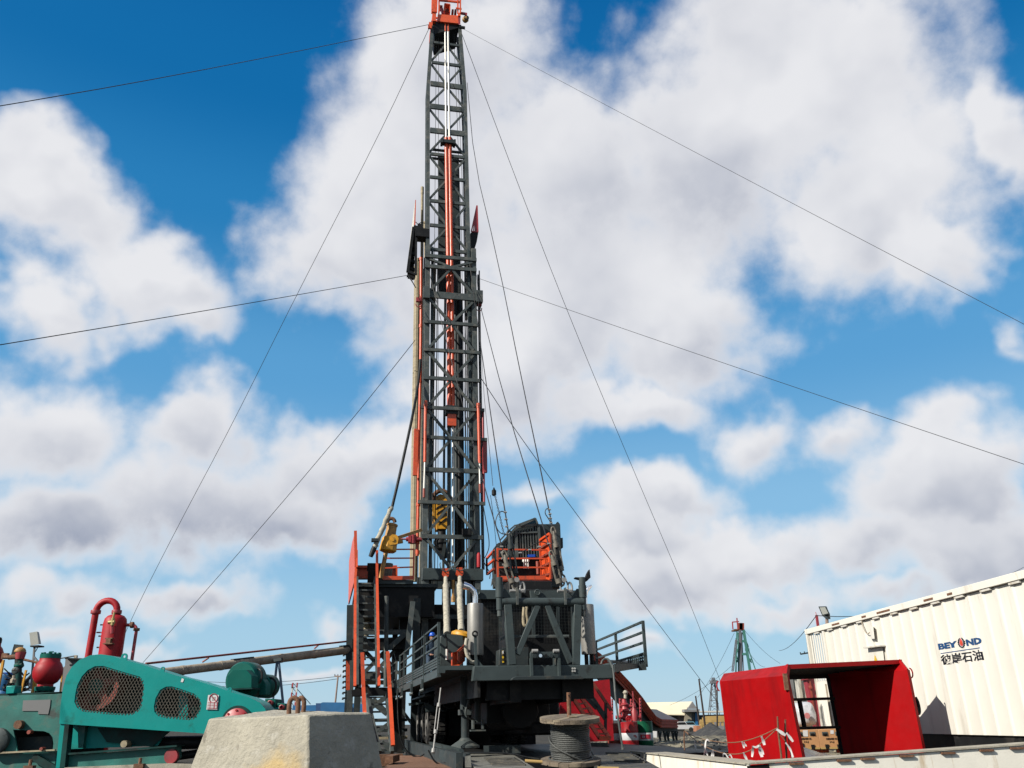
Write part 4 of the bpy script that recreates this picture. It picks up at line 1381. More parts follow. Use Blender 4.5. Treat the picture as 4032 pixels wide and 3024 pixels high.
# horizontals and crossings, from the top bay down
brace(3, 295, 1355, 860, 1352, 12.6, .16, 'mast', 'cross_member')
brace(3, 225, 1498, 870, 1470, 12.8, .40, 'black', 'cross_member', .3)
brace(3, 220, 1452, 500, 1448, 12.7, .10, 'dark', 'cross_member')
brace(4, 295, 590, 620, 580, 12.6, .20, 'mast', 'cross_member')
brace(4, 300, 655, 640, 655, 12.8, .14, 'tan', 'cross_member')
for (n, x0, y0, x1, y1, w) in ((3, 640, 1530, 820, 1365, .17), (3, 310, 1365, 495, 1540, .14), (4, 385, 320, 590, 540, .13), (4, 590, 320, 380, 540, .13), (4, 560, 360, 700, 500, .13), (4, 700, 310, 560, 470, .13),
                               (4, 400, 820, 620, 1000, .16), (4, 620, 810, 400, 960, .16), (4, 300, 600, 420, 720, .12), (4, 640, 480, 760, 560, .1), (4, 470, 830, 700, 1060, .12), (4, 520, 1190, 640, 1100, .12),
                               (4, 560, 1300, 660, 1400, .14), (4, 900, 1120, 760, 930, .1)):
    brace(n, x0, y0, x1, y1, 12.9 if n == 4 else 12.4, w)
for y in (1070, 1180, 1260, 1400):
    brace(4, 480, y, 840, y - 8, 13.2, .10, 'tan' if y == 1260 else 'dark', 'cross_member')
for x in (700, 750):
    brace(4, x, 820, x, 1420, 11.0, .16, 'black', 'column')
for (x, y) in ((410, 1290), (355, 1470), (390, 1320), (325, 1590)):
    c_ = RP(3, x, y, 14)
    obj('pipe_coupling', MB().cyl(c_ - UP * .25, c_ + UP * .25, .11, n=10), 'tan', fl)
brace(3, 330, 1180, 355, 1659, 14.2, .22, 'black', 'riser')
brace(3, 800, 1170, 800, 1330, 13.5, .3, 'black', 'riser')
brace(3, 640, 1450, 770, 1470, 13.5, .16, 'tan', 'riser')
brace(4, 730, 260, 765, 420, 13.0, .3, 'black', 'riser')
# landing between the two flights
obj('landing', MB().prism(quad(2, [(1465, 1005), (1530, 978), (1880, 978), (1880, 1040), (1470, 1050)], 10.3), RA * .9), 'black', fl)

# orange side ladder and the row of cable hooks
ol = thing('orange_ladder_guard', 'short orange ladder frame fixed to the left column below the flow pipe', 'ladder', RP(2, 1437, 1000, 12.0))
for x in (1428, 1444):
    obj('rail', MB().bar(RP(2, x, 702, 12.0), RP(2, x, 1000, 12.0), .05, .05, RA), 'orange', ol)
for k in range(6):
    obj('rung', MB().bar(RP(2, 1428, 705 + k * 58, 12.0), RP(2, 1444, 705 + k * 58, 12.0), .05, .05), 'orange', ol)
hk = thing('cable_hook_rack', 'vertical row of small dark cable hooks beside the orange ladder frame', 'hook rack', RP(2, 1418, 1085, 12.1))
obj('rack_post', MB().bar(RP(2, 1424, 640, 12.1), RP(2, 1418, 1180, 12.1), .05, .05, RA), 'dark', hk)
for k in range(9):
    y = 700 + 46 * k
    obj('hook', MB().tube([RP(2, 1420, y, 12.1), RP(2, 1402 - k, y + 2, 12.1), RP(2, 1398 - k, y + 16, 12.1)], .035, 6), 'dark', hk)

# wind wall along the far left edge of the floor
ww = thing('wind_wall', 'tall narrow red wind wall seen edge on at the left end of the drill floor', 'wind wall', L(-3.5, 14, 5))


def xla(x):
    return 12.1 + (280 - x) / 80 * 7.5


wpts = [RP(3, x, y, xla(x)) for x, y in ((275, 255), (285, 640), (268, 770), (197, 1050), (205, 580), (240, 370))]
obj('panel', MB().prism(wpts, RX * .05), 'orange', ww)
obj('edge_post', MB().bar(RP(3, 275, 250, 12.0), RP(3, 282, 640, 12.0), .10, .10, RA).bar(RP(3, 285, 460, 11.9), RP(3, 285, 640, 11.9), .1, .1, RA), 'orange', ww)
obj('white_stripe', MB().prism([RP(3, 232, 510, xla(232) - .2), RP(3, 238, 500, xla(238) - .2), RP(3, 230, 800, xla(230) - .2), RP(3, 222, 800, xla(222) - .2)], RX * .04), 'signw', ww)

# ---- stairs
st = thing('upper_stair', 'steep black steel stair with orange handrails from the landing to the drill floor', 'stair', RP(2, 1590, 970, 10.3))


def flight(root, n, rows, ytop, ybot, la_t, la_b, xl_t, xl_b, xr_t, xr_b):
    def la(y):
        return la_t + (la_b - la_t) * (y - ytop) / (ybot - ytop)

    def xl(y):
        return xl_t + (xl_b - xl_t) * (y - ytop) / (ybot - ytop)

    def xr(y):
        return xr_t + (xr_b - xr_t) * (y - ytop) / (ybot - ytop)
    for f in (xl, xr):
        obj('stringer', MB().bar(RP(n, f(ytop), ytop, la_t), RP(n, f(ybot), ybot, la_b), .09, .24, UP), 'mast', root)
    for y in rows:
        a, b = RP(n, xl(y), y, la(y)), RP(n, xr(y), y, la(y))
        R_ = MROT
        c_ = (a + b) / 2 + RA * .08
        obj('tread', MB().box(c_, ((b - a).length - .08, .26, .035), R_).box(c_ - RA * .13 - UP * .012, ((b - a).length - .08, .02, .05), R_), 'mast', root)
    return la, xl, xr


flight(st, 2, [100, 157, 212, 268, 323, 378, 435, 492, 548, 605, 664, 725, 787, 850, 912], 60, 972, 12.3, 10.3, 1510, 1512, 1665, 1686)
for pts in (((3, 283, 470, 11.9), (3, 283, 640, 11.9), (2, 1497, 60, 11.8), (2, 1494, 970, 9.9)), ((3, 510, 462, 11.9), (2, 1681, 60, 11.8), (2, 1698, 968, 9.9))):
    q = [RP(n, x, y, la) for n, x, y, la in pts]
    mb = MB()
    for a, b in zip(q, q[1:]):
        mb.bar(a, b, .085, .08, RA)
    obj('handrail', mb, 'orange', st)
st2 = thing('lower_stair', 'lower black steel stair with orange handrails from the landing down to the ground', 'stair', RP(2, 1760, 1540, 8.8))
flight(st2, 2, [1060, 1118, 1182, 1246, 1312, 1384, 1450, 1525], 1050, 1540, 10.3, 8.8, 1590, 1700, 1765, 1806)
for pts in (((1557, 685, 9.9), (1566, 980, 9.8), (1576, 1185, 9.6), (1640, 1420, 8.9)), ((1771, 675, 9.9), (1786, 960, 9.8), (1800, 1200, 9.2), (1815, 1470, 8.6))):
    q = [RP(2, x, y, la) for x, y, la in pts]
    mb = MB()
    for a, b in zip(q, q[1:]):
        mb.bar(a, b, .11, .08, RA)
    obj('handrail', mb, 'orange', st2)
obj('stair_foot', MB().box(RP(2, 1790, 1590, 8.7), (.7, .5, .3), MROT), 'rust', st2)

# ================================================================== DRILLER'S CABIN
cb = thing('driller_cabin', 'dark grey driller cabin with barred windows behind an orange railed balcony', 'cabin', L(1.3, 8.3, 4.8))
cbody = [RP(5, x, y, 7.7) for x, y in ((365, 920), (350, 520), (495, 345), (745, 312), (985, 312), (1012, 1000), (880, 1000), (870, 925))]
obj('cabin_body', MB().prism(cbody, RA * 1.9), 'dark', cb, bev=.02)
obj('dark_window_front', MB().prism(quad(5, [(512, 392), (742, 345), (760, 668), (522, 682)], 7.66), RA * .02), 'glass', cb)
obj('dark_window_bay', MB().prism(quad(5, [(362, 520), (485, 400), (495, 700), (365, 700)], 7.66), RA * .02), 'glass', cb)
for k in range(9):
    t = k / 8
    obj('window_bar', MB().bar(RP(5, 512 + 232 * t, 385 - 55 * t, 7.6), RP(5, 522 + 240 * t, 684 - 14 * t, 7.6), .035, .03, RA), 'mast', cb)
for k in range(6):
    t = k / 5
    obj('window_bar', MB().bar(RP(5, 360 + 125 * t, 500 - 120 * t, 7.6), RP(5, 365 + 130 * t, 700, 7.6), .035, .03, RA), 'mast', cb)
for a, b, w in (((500, 350), (745, 316), .07), ((500, 350), (515, 695), .08), ((745, 316), (768, 690), .08), ((510, 412), (748, 402), .05), ((352, 522), (498, 352), .07), ((515, 690), (768, 680), .05)):
    obj('window_frame', MB().bar(RP(5, *a, 7.58), RP(5, *b, 7.58), w, .06, RA), 'mast', cb)
vz = obj('roof_visor', MB().prism([RP(5, 545, 332, 7.5), RP(5, 535, 320, 7.5), RP(5, 712, 250, 7.5), RP(5, 735, 310, 7.7)], RA * .03), 'glass', cb)
for a, b in (((495, 330), (545, 318)), ((535, 318), (713, 250)), ((713, 250), (738, 308)), ((545, 334), (700, 262)), ((540, 318), (550, 338)), ((420, 390), (495, 325)), ((330, 490), (420, 392))):
    obj('visor_frame', MB().bar(RP(5, *a, 7.48), RP(5, *b, 7.48), .045, .045, RA), 'mast', cb)
obj('side_box', MB().prism(quad(5, [(985, 465), (1012, 462), (1015, 570), (990, 570)], 7.9), RA * .4), 'dark', cb)
obj('lifting_lug', MB().prism(quad(5, [(935, 312), (950, 290), (962, 290), (980, 312)], 7.9), RA * .05), 'dark', cb)
obj('lower_panel', MB().prism(quad(5, [(320, 705), (770, 700), (775, 880), (325, 880)], 7.64), RA * .03), 'black', cb)
for k, x in enumerate((590, 612, 636)):
    obj('control_lever', MB().cyl(RP(5, x, 800, 7.55), RP(5, x - 4, 700, 7.55), .025, n=6).cyl(RP(5, x - 4, 725, 7.55), RP(5, x - 4, 700, 7.55), .045, n=8), 'rod', cb)
obj('wood_handle', MB().cyl(RP(5, 742, 860, 7.55), RP(5, 735, 720, 7.55), .05, n=8), 'redrust', cb)
obj('blue_bin', MB().prism(quad(5, [(635, 645), (712, 643), (712, 672), (640, 672)], 7.5), RA * .1), 'helmet', cb)
bk = obj('balcony', MB().prism([RP(5, 300, 880, 7.0), RP(5, 885, 875, 7.0), RP(5, 885, 918, 7.0), RP(5, 350, 918, 7.0)], RA * .06), 'orange', cb)
obj('balcony_floor', MB().prism([RP(5, 300, 905, 7.02), RP(5, 885, 905, 7.02), RP(5, 890, 915, 7.7), RP(5, 330, 915, 7.7)], -UP * .08), 'orange', bk)
obj('balcony_beam', MB().prism(quad(5, [(345, 928), (880, 925), (880, 962), (350, 965)], 7.15), RA * .15), 'mast', bk)
for y0, y1 in ((588, 597), (688, 690), (786, 786)):
    obj('rail', MB().bar(RP(5, 300, y0, 7.0), RP(5, 872, y1, 7.0), .042, .042), 'orange', bk)
for x, y in ((300, 575), (873, 590)):
    obj('rail_post', MB().bar(RP(5, x, y, 7.0), RP(5, x + 6, 900, 7.0), .05, .05, RA), 'orange', bk)
ep = [RP(5, 878, 415, 6.7), RP(5, 885, 912, 6.7), RP(5, 782, 885, 7.55), RP(5, 770, 490, 7.55)]
obj('end_panel', MB().prism(ep, RX * .04), 'orange', bk)
for a, b in zip(ep, ep[1:] + ep[:1]):
    obj('panel_frame', MB().bar(a - RX * .03, b - RX * .03, .06, .04, RX), 'orange', bk)
for k in range(4):
    a = ep[3].lerp(ep[2], .25 + .25 * k) - RX * .05
    b = ep[0].lerp(ep[1], .2 + .23 * k) - RX * .05
    obj('panel_rib', MB().bar(a, b, .06, .04, RX), 'redrust', bk)
for a, b, m_ in (((265, 598), (185, 690), 'orange'), ((265, 700), (188, 765), 'orange'), ((262, 800), (190, 860), 'redrust'), ((268, 595), (275, 850), 'orange'), ((183, 690), (186, 860), 'black')):
    obj('access_rail', MB().bar(RP(5, *a, 7.4), RP(5, *b, 8.2), .06, .06), m_, bk)
obj('support_leg', MB().prism(quad(5, [(850, 960), (880, 960), (885, 1030), (848, 1030)], 7.2), RA * .1).prism(quad(5, [(245, 905), (290, 900), (235, 990)], 7.3), RA * .1), 'mast', bk)
obj('fire_bottle', MB().lathe(RP(5, 330, 720, 7.3), [(.02, 0), (.17, .02), (.17, .42), (.1, .52), (.04, .56)], UP, 12), 'black', cb)
ext = thing('fire_extinguisher', 'slim red fire extinguisher hung at the right foot of the mast', 'fire extinguisher', RP(5, 98, 790, 12.6))
obj('bottle', MB().lathe(RP(5, 98, 790, 12.6), [(.02, 0), (.075, .02), (.075, .46), (.05, .53), (.03, .55)], UP, 12), 'red', ext)
obj('nozzle', MB().cyl(RP(5, 98, 645, 12.6), RP(5, 96, 625, 12.6), .035, n=8), 'black', ext)

# ================================================================== SWIVEL, KELLY HOSE
sw = thing('swivel', 'yellow swivel with rusty gooseneck and kelly standing in the rathole beside the orange rail', 'swivel', RP(3, 550, 760, 12.0))
la0 = 12.0
ax_t, ax_b = RP(3, 675, 180, la0), RP(3, 625, 480, la0)
axd = (ax_t - ax_b).normalized()
bl = (ax_t - ax_b).length
obj('swivel_body', MB().lathe(ax_b, [(.24, 0), (.31, .04), (.30, .2), (.28, bl * .48), (.22, bl * .55)], axd, 8), 'yellow', sw, bev=.02)
obj('swivel_cap', MB().lathe(ax_b + axd * bl * .5, [(.19, 0), (.18, bl * .44), (.205, bl * .44), (.205, bl * .5), (.15, bl * .53)], axd, 18), 'yellowrust', sw)
c_ = RP(3, 682, 345, la0 - .28)
obj('trunnion', MB().prism([c_ + RX * .20 + UP * .05, c_ + RX * .14 + UP * .17, c_ - RX * .02 + UP * .19, c_ - RX * .16 + UP * .07, c_ - RX * .20 - UP * .15, c_ - RX * .1 - UP * .2, c_ + RX * .17 - UP * .15], RA * .2).cyl(c_ - RA * .03, c_ + RA * .1, .06, n=14), 'yellow', sw)
obj('gooseneck', MB().tube(arc(RP(3, 665, 160, la0), RX * .13, UP * .15, .1, math.pi, 10), .065, 10), 'rust', sw)
obj('kelly', MB().tube([RP(3, 610, 470, la0), RP(3, 585, 600, la0), RP(3, 550, 765, la0)], .075, 10), 'yellowrust', sw)
obj('bail', MB().bar(RP(3, 720, 330, 12.2), RP(3, 990, 240, 13.0), .11, .11).bar(RP(3, 720, 370, 12.2), RP(3, 790, 360, 12.2), .14, .14), 'yellowrust', sw)
khp = smooth([MP(13, 292, 1150, .05), MP(13, 272, 1400, -.1), RP(0, 891, 900, 12.6), RP(0, 878, 960, 12.2), RP(0, 858, 1050, 12.0), RP(0, 846, 1100, 11.9)])
kh = thing('kelly_hose', 'thick black kelly hose drooping from the mast to the yellow swivel with taped lower end', 'hose', RP(3, 440, 530, 11.7))
obj('hose', MB().tube(khp, .052, 10), 'hose', kh)
wr = smooth([RP(3, 665, 0, 11.8), RP(3, 600, 160, 11.7), RP(3, 545, 290, 11.7), RP(3, 490, 420, 11.7)], 2)
wr = [p + V((random.uniform(-.02, .02), random.uniform(-.02, .02), 0)) for p in wr]
obj('tape_wrap', MB().tube(wr, .1, 10, radii=[.070 + .035 * random.random() for _ in wr]), 'wrap', kh)
obj('hose_tail', MB().tube([RP(3, 495, 400, 11.7), RP(3, 470, 460, 11.7), RP(3, 440, 530, 11.7)], .17, 12, radii=[.085, .095, .075]), 'hose', kh)
obj('hose_clamp', MB().box(RP(3, 487, 352, 11.6), (.24, .24, .10), MROT), 'dark', kh)


# ================================================================== GUY LINES AND TURNBUCKLES
def wire(name, label, pts, r=.016, cat='guy wire', group='guy wires of the drilling mast', m='rope', n=5):
    return obj(name, MB().tube(pts, r, n), m, None, label, cat, group)


def ground_ext(a, b, z=.2):
    """carry a straight line on to the ground"""
    d = b - a
    t = (z - a.z) / d.z if abs(d.z) > 1e-6 else 1
    return a + d * max(t, 1.0)


ca, cb_ = MP(16, 370, 850, 0), MP(16, 360, 960, 0)
cc = MP(16, 1575, 1025, 0)
wire('guy_wire', 'guy wire from the crown running left and out of the top of the frame', smooth([ca, P(0, 465, 147, 24), P(0, 0, 231, 17), ground_ext(P(0, 200, 199, 20), P(0, 0, 231, 17))], 2), .013)
wire('guy_wire', 'guy wire falling from the crown to the left behind the red separator', smooth([cb_, P(0, 815, 300, 37), P(0, 640, 638, 41), P(0, 500, 920, 45), P(0, 385, 1135, 49), P(0, 280, 1342, 54), P(0, 225, 1480, 57)], 2), .014)
wire('guy_wire', 'guy wire from the crown running right above the other right hand line', sag(cc, ground_ext(cc, P(0, 2212, 694, 20)), .12, 20), .0075)
wire('guy_wire', 'guy wire falling from the crown to the right down behind the red shelter', smooth([MP(16, 1490, 1180, 0), P(0, 1115, 388, 37), P(0, 1228, 680, 42), P(0, 1370, 1020, 48), P(0, 1470, 1252, 54), P(0, 1550, 1455, 62), P(0, 1578, 1530, 64)], 2), .014)
e0, f0 = MP(12, 155, 1475, .2), MP(13, 915, 262, .1)
wire('guy_wire', 'guy wire from the racking platform running left across the middle of the sky', sag(e0, ground_ext(e0, P(0, 0, 735, 17)), .12, 20), .012)
wire('guy_wire', 'guy wire from mid mast running right to the white container side', sag(f0, ground_ext(f0, P(0, 2212, 995, 22)), .12, 20), .009)
wire('guy_wire', 'guy wire falling from mid mast to the left behind the long flow pipe', smooth([MP(13, 232, 940, .5), P(0, 770, 895, 37), P(0, 640, 1050, 41), P(0, 500, 1213, 45), P(0, 312, 1428, 52), P(0, 270, 1475, 53)], 2), .015)
wire('guy_wire', 'guy wire falling from mid mast to the right beside the dark lattice derrick', smooth([MP(13, 930, 1320, .5), P(0, 1110, 925, 36), P(0, 1230, 1090, 41), P(0, 1385, 1298, 49), P(0, 1528, 1488, 60), P(0, 1552, 1520, 62)], 2), .016)


def turnbuckle(label, top, a, b, eye, light):
    """wire end > thimble > open body > eye"""
    m_ = 'worn' if light else 'dark'
    t = thing('turnbuckle', label, 'turnbuckle', eye, 'turnbuckles at the front mast rest')
    d = (b - a).normalized()
    s_ = d.cross(RA).normalized()
    obj('upper_rod', MB().tube([top, top.lerp(a, .5), a], .032, 8, radii=[.03, .05, .04]), m_, t)
    obj('thimble', MB().tube(arc(top, s_ * .05, d * .09, 0, 6.283, 12), .022, 6), m_, t)
    for k in (-1, 1):
        obj('body_bar', MB().bar(a + s_ * (.055 * k), b + s_ * (.055 * k), .028, .05, RA), m_, t)
    for p_ in (a, b):
        obj('body_end', MB().cyl(p_ - d * .05, p_ + d * .05, .07, n=10), m_, t)
    obj('thread', MB().cyl(a.lerp(b, .04), a.lerp(b, .4), .025, n=8).cyl(a.lerp(b, .65), b, .025, n=8), 'hose', t)
    obj('lower_eye', MB().tube([b, b.lerp(eye, .6)], .03, 8).tube(arc(eye, s_ * .055, d * .07, 0, 6.283, 12), .022, 6), m_, t)
    return t


LA = .32
turnbuckle('dark turnbuckle nearest the balcony middle on the left side of the rest frame', RP(5, 430, 430, LA), RP(5, 445, 560, LA), RP(5, 487, 830, LA), RP(5, 500, 910, LA), False)
turnbuckle('pale worn turnbuckle on the left side of the rest frame crossing the balcony rail', RP(5, 380, 650, LA - .08), RP(5, 400, 760, LA - .08), RP(5, 455, 930, LA - .08), RP(5, 490, 985, LA - .08), True)
turnbuckle('longer turnbuckle with pale frame right of the orange end panel, upper of the right pair', RP(5, 910, 390, LA), RP(5, 940, 545, LA), RP(5, 990, 800, LA), RP(5, 1008, 900, LA), True)
turnbuckle('shorter pale turnbuckle against the orange end panel, lower of the right pair', RP(5, 892, 650, LA - .08), RP(5, 918, 740, LA - .08), RP(5, 968, 935, LA - .08), RP(5, 1000, 950, LA - .08), True)
for i, (x, w_) in enumerate(((508, 'left'), (1025, 'right'))):
    c_ = RP(5, x, 985, .24)
    t = thing('shackle', 'galvanised shackle joining the %s pair of turnbuckles to the rest frame' % w_, 'shackle', c_, 'shackles on the mast rest')
    obj('bow', MB().tube(arc(c_, RX * .085, UP * .13, -.9, math.pi + .9, 14), .018, 8), 'galv', t)
    obj('pin', MB().cyl(c_ - RX * .15 - UP * .11, c_ + RX * .15 - UP * .11, .032, n=10).cyl(c_ + RX * .1 - UP * .11, c_ + RX * .17 - UP * .11, .045, n=6), 'galv', t)
    obj('link', MB().cyl(c_ + UP * .12 - RA * .05, c_ + UP * .12 + RA * .06, .055, n=10), 'galv', t)
    obj('second_shackle', MB().tube(arc(c_ + RX * .13 - UP * .06, RX * .05, UP * .13, -.8, math.pi + .8, 12), .022, 8), 'galv', t)


def mastwire(label, pts, r, loop=None):
    t = thing('mast_line', label, 'steel line', pts[-1], 'steel lines from the mast to the front rest')
    obj('steel_rope', MB().tube(smooth(pts, 1), r, 6), 'rope', t)
    if loop:
        obj('tail_loop', MB().tube(smooth([RP(5, x, y, LA) for x, y in loop], 2), .011, 6), 'rope', t)
        for k in range(4):
            x, y = loop[0]
            c_ = RP(5, x, y, LA).lerp(RP(5, loop[-1][0], loop[-1][1], LA), k / 3)
            obj('rope_clip', MB().cyl(c_ - RX * .035, c_ + RX * .035, .02, n=8), 'galv', t)
    return t


mastwire('steel line from the upper mast to the right turnbuckle with a small loop', [MP(11, 800, 900, 0), P(0, 1025, 352, 33), P(0, 1075, 560, 29), P(0, 1130, 835, 24.5), RP(5, 862, 160, LA), RP(5, 905, 390, LA)], .015,
         [(865, 155), (848, 140), (822, 160), (818, 200), (850, 245), (882, 300)])
mastwire('steel line from mid mast to the lower right turnbuckle with a loose tail', [MP(13, 945, 570, 0), P(0, 1095, 882, 25), RP(5, 855, 525, LA), RP(5, 890, 640, LA)], .014,
         [(858, 528), (800, 508), (740, 510), (670, 550), (600, 600), (548, 628)])
mastwire('steel line from mid mast to the left dark turnbuckle with a large round loop', [MP(13, 820, 40, -.1), MP(13, 905, 700, -.6), RP(5, 185 + 170, 0, 1.5), RP(5, 385, 190, LA), RP(5, 425, 430, LA)], .015,
         [(385, 185), (340, 170), (295, 220), (275, 300), (300, 380), (350, 425), (410, 420)])
mastwire('steel line crossing the mast front to the left pale turnbuckle with a wide loop', [MP(13, 385, 190, -.2), MP(13, 560, 900, -.6), MP(14, 830, 420, -2.0), RP(5, 185, 0, 2.5), RP(5, 330, 500, LA), RP(5, 378, 650, LA)], .014,
         [(345, 560), (290, 550), (245, 600), (250, 660), (300, 720), (370, 755)])
wt = thing('chain_weight_line', 'thin line with a small dark weight and chain hanging right of the mast', 'chain', RP(5, 370, 420, 2.0))
obj('line', MB().tube([MP(13, 905, 230, 0), MP(14, 985, 30, -2), P(14, 1080, 1000, 22.5)], .009, 5), 'rope', wt)
c_ = P(14, 1092, 1075, 22.5)
obj('weight', MB().lathe(c_ - UP * .1, [(.03, 0), (.065, .03), (.065, .15), (.03, .19), (.015, .24)], UP, 12), 'black', wt)
c0_, c1_ = P(14, 1103, 1105, 22.4), RP(5, 370, 420, 2.0)
nl = 26
for k in range(nl):
    a = c0_.lerp(c1_, k / nl)
    b = c0_.lerp(c1_, (k + .9) / nl)
    m_ = (a + b) / 2
    s_ = RX if k % 2 else RA
    obj('chain_link', MB().tube(arc(m_, s_ * .022, (b - a) * .6, 0, 6.283, 8), .008, 5), 'rope', wt)
for i, (pts, r) in enumerate((
        ([(5, 145, 110), (5, 170, 250), (5, 205, 440), (5, 212, 560), (5, 190, 630), (5, 150, 700)], .016),
        ([(5, 150, 720), (5, 190, 800), (5, 225, 850), (5, 215, 910)], .016),
        ([(5, 225, 0), (5, 250, 180), (5, 290, 560), (5, 300, 700)], .010))):
    wire('control_cable', ('loose black control cable drooping beside the right mast leg', 'black cable bunch sagging under the access rail', 'thin straight black line left of the cabin')[i],
         smooth([RP(n, x, y, 10.5) for n, x, y in pts], 2), r, 'cable', 'loose cables beside the mast', 'hose')

# ================================================================== CONCRETE ANCHOR BLOCK
def build_block():
    t = thing('concrete_block', 'tapered concrete anchor block with two rusty lifting loops in the foreground', 'concrete block', (-1.6, 6.9, 0))
    A = P(0, 666, 1544, 6.5)
    B = P(0, 450, 1553, 6.98)
    C = P(0, 802, 1539, 6.92)
    D = B + C - A + UP * .05
    A2, B2, C2, D2 = [p.copy() for p in (A, B, C, D)]
    top = [A, B, D, C]
    cen = (A + B + C + D) / 4
    bot = []
    for p in top:
        d = p - cen
        q = cen + d * 1.52
        q.z = -.02
        bot.append(q)
    # follow the edges in the picture: the left face leans out, with a broad foot
    verts = []
    mb = MB()
    nu, nv = 26, 26

    def rough(p, amp, s_):
        return p + V((mnoise.noise(p * s_), mnoise.noise(p * s_ + V((9, 3, 1))), mnoise.noise(p * s_ + V((2, 7, 5))))) * amp

    def face(a, b, c, d, nu, nv):
        o = len(mb.v)
        for j in range(nv + 1):
            for i in range(nu + 1):
                u, v = i / nu, j / nv
                p = a.lerp(b, u).lerp(d.lerp(c, u), v)
                p = rough(rough(p, .006, 7), .003, 31)
                mb.v.append(p)
        for j in range(nv):
            for i in range(nu):
                mb.f.append((o + j * (nu + 1) + i, o + j * (nu + 1) + i + 1, o + (j + 1) * (nu + 1) + i + 1, o + (j + 1) * (nu + 1) + i))
    ed = [p.copy() for p in top]
    for i in range(4):
        j = (i + 1) % 4
        face(top[i], top[j], bot[j], bot[i], 30, 30)
    face(top[0], top[1], top[2], top[3], 30, 30)
    face(bot[0], bot[1], bot[2], bot[3], 2, 2)
    # weld
    import bmesh
    o = obj('block_body', mb, 'conc2', t)
    bm = bmesh.new()
    bm.from_mesh(o.data)
    bmesh.ops.remove_doubles(bm, verts=bm.verts, dist=.004)
    bmesh.ops.recalc_face_normals(bm, faces=bm.faces)
    bm.to_mesh(o.data)
    bm.free()
    o.data.set_sharp_from_angle(angle=math.radians(50))
    bv = o.modifiers.new('bevel', 'BEVEL')
    bv.width = .012
    bv.segments = 2
    bv.angle_limit = math.radians(45)
    ex = (C - A).normalized()
    ey = (B - A).normalized()
    for (x0, x1, yt, yb, Y) in ((922, 1022, 1056, 1195, 6.95), (995, 1072, 1056, 1185, 7.12)):
        a, b = P(2, x0 + 18, yb, Y), P(2, x1 - 14, yb + 3, Y)
        h = (P(2, x0, yt, Y).z - P(2, x0, yb, Y).z)
        w = (b - a) / 2
        m_ = (a + b) / 2
        pts = [a - UP * .05, a + UP * h * .3 - w * .12] + arc(m_ + UP * h * .55, -w * 1.12, UP * h * .38, 0.1, math.pi - .1, 10) + [b + UP * h * .3 + w * .12, b - UP * .05]
        obj('lifting_loop', MB().tube(pts, .0185, 10), 'rust', t)


def conc2():
    m = mat('streaked_concrete', (.41, .385, .31), .93, var=.22, scale=3.0, dirt=(.56, .54, .48), dirt_amt=.22, dirt_scale=8, bump=.9, bscale=24, dirt2=((.20, .18, .14), .14, 5.5, False))
    t = m.node_tree
    b = t.nodes['Principled BSDF']
    src = b.inputs['Base Color'].links[0].from_socket
    tcn = t.nodes.new('ShaderNodeTexCoord')
    n = t.nodes.new('ShaderNodeTexNoise')
    n.inputs['Scale'].default_value = 2.1
    n.inputs['Detail'].default_value = 7
    n.inputs['Roughness'].default_value = .62
    t.links.new(tcn.outputs['Object'], n.inputs['Vector'])
    # ochre spill low on the front corner (a stain with a shape of its own)
    sp = t.nodes.new('ShaderNodeVectorMath')
    sp.operation = 'DISTANCE'
    t.links.new(tcn.outputs['Object'], sp.inputs[0])
    sp.inputs[1].default_value = (-.30, -.52, .66)
    ad = t.nodes.new('ShaderNodeMath')
    ad.operation = 'MULTIPLY_ADD'
    t.links.new(n.outputs['Fac'], ad.inputs[0])
    ad.inputs[1].default_value = .55
    t.links.new(sp.outputs['Value'], ad.inputs[2])
    mr = t.nodes.new('ShaderNodeMapRange')
    mr.inputs[1].default_value = .70
    mr.inputs[2].default_value = .58
    mr.inputs[3].default_value = 0
    mr.inputs[4].default_value = .85
    t.links.new(ad.outputs[0], mr.inputs[0])
    mx = t.nodes.new('ShaderNodeMix')
    mx.data_type = 'RGBA'
    t.links.new(mr.outputs[0], mx.inputs[0])
    t.links.new(src, mx.inputs[6])
    mx.inputs[7].default_value = (.31, .225, .095, 1)
    t.links.new(mx.outputs[2], b.inputs['Base Color'])
    return m


M['conc2'] = conc2()
build_block()

# ================================================================== MUD PUMP (left foreground)
YG = 13.5
pump = thing('mud_pump', 'teal mud pump with meshed belt guard and red pulsation dampener at the left', 'mud pump', (-6.2, 14.2, 0))


def g1(x, y, dy=0.0):
    return P(1, x, y, YG + dy)


def g2(x, y, dy=0.0):
    return P(2, x, y, YG + dy)


outline = [g1(500, 1285), g1(508, 1150), g1(530, 985), g1(560, 880), g1(605, 805), g1(670, 745), g1(760, 708), g1(850, 698), g1(930, 710), g1(1020, 738), g1(1160, 775),
           g2(0, 882), g2(130, 912), g2(300, 965), g2(450, 1018), g2(600, 1062), g2(690, 1105), g2(738, 1160), g2(757, 1230), g2(757, 1420), g1(1690, 1366), g1(1100, 1325)]
win1 = [g1(x, y) for x, y in ((636, 1030), (650, 965), (690, 885), (740, 832), (800, 800), (870, 797), (1040, 848), (1180, 888), (1212, 920), (1218, 980), (1200, 1130), (1165, 1185), (1110, 1213), (1050, 1216), (900, 1206), (700, 1184), (650, 1150), (627, 1100))]
win2 = [g1(x, y) for x, y in ((1298, 1140), (1312, 1070), (1350, 1000), (1400, 972), (1450, 970), (1520, 990), (1640, 1032), (1688, 1075), (1700, 1125), (1690, 1185), (1655, 1240), (1600, 1256), (1400, 1240), (1335, 1222), (1303, 1185))]
guard = obj('belt_guard', MB().prism(outline, V((0, .02, 0)), [win1, win2]), 'teal', pump)
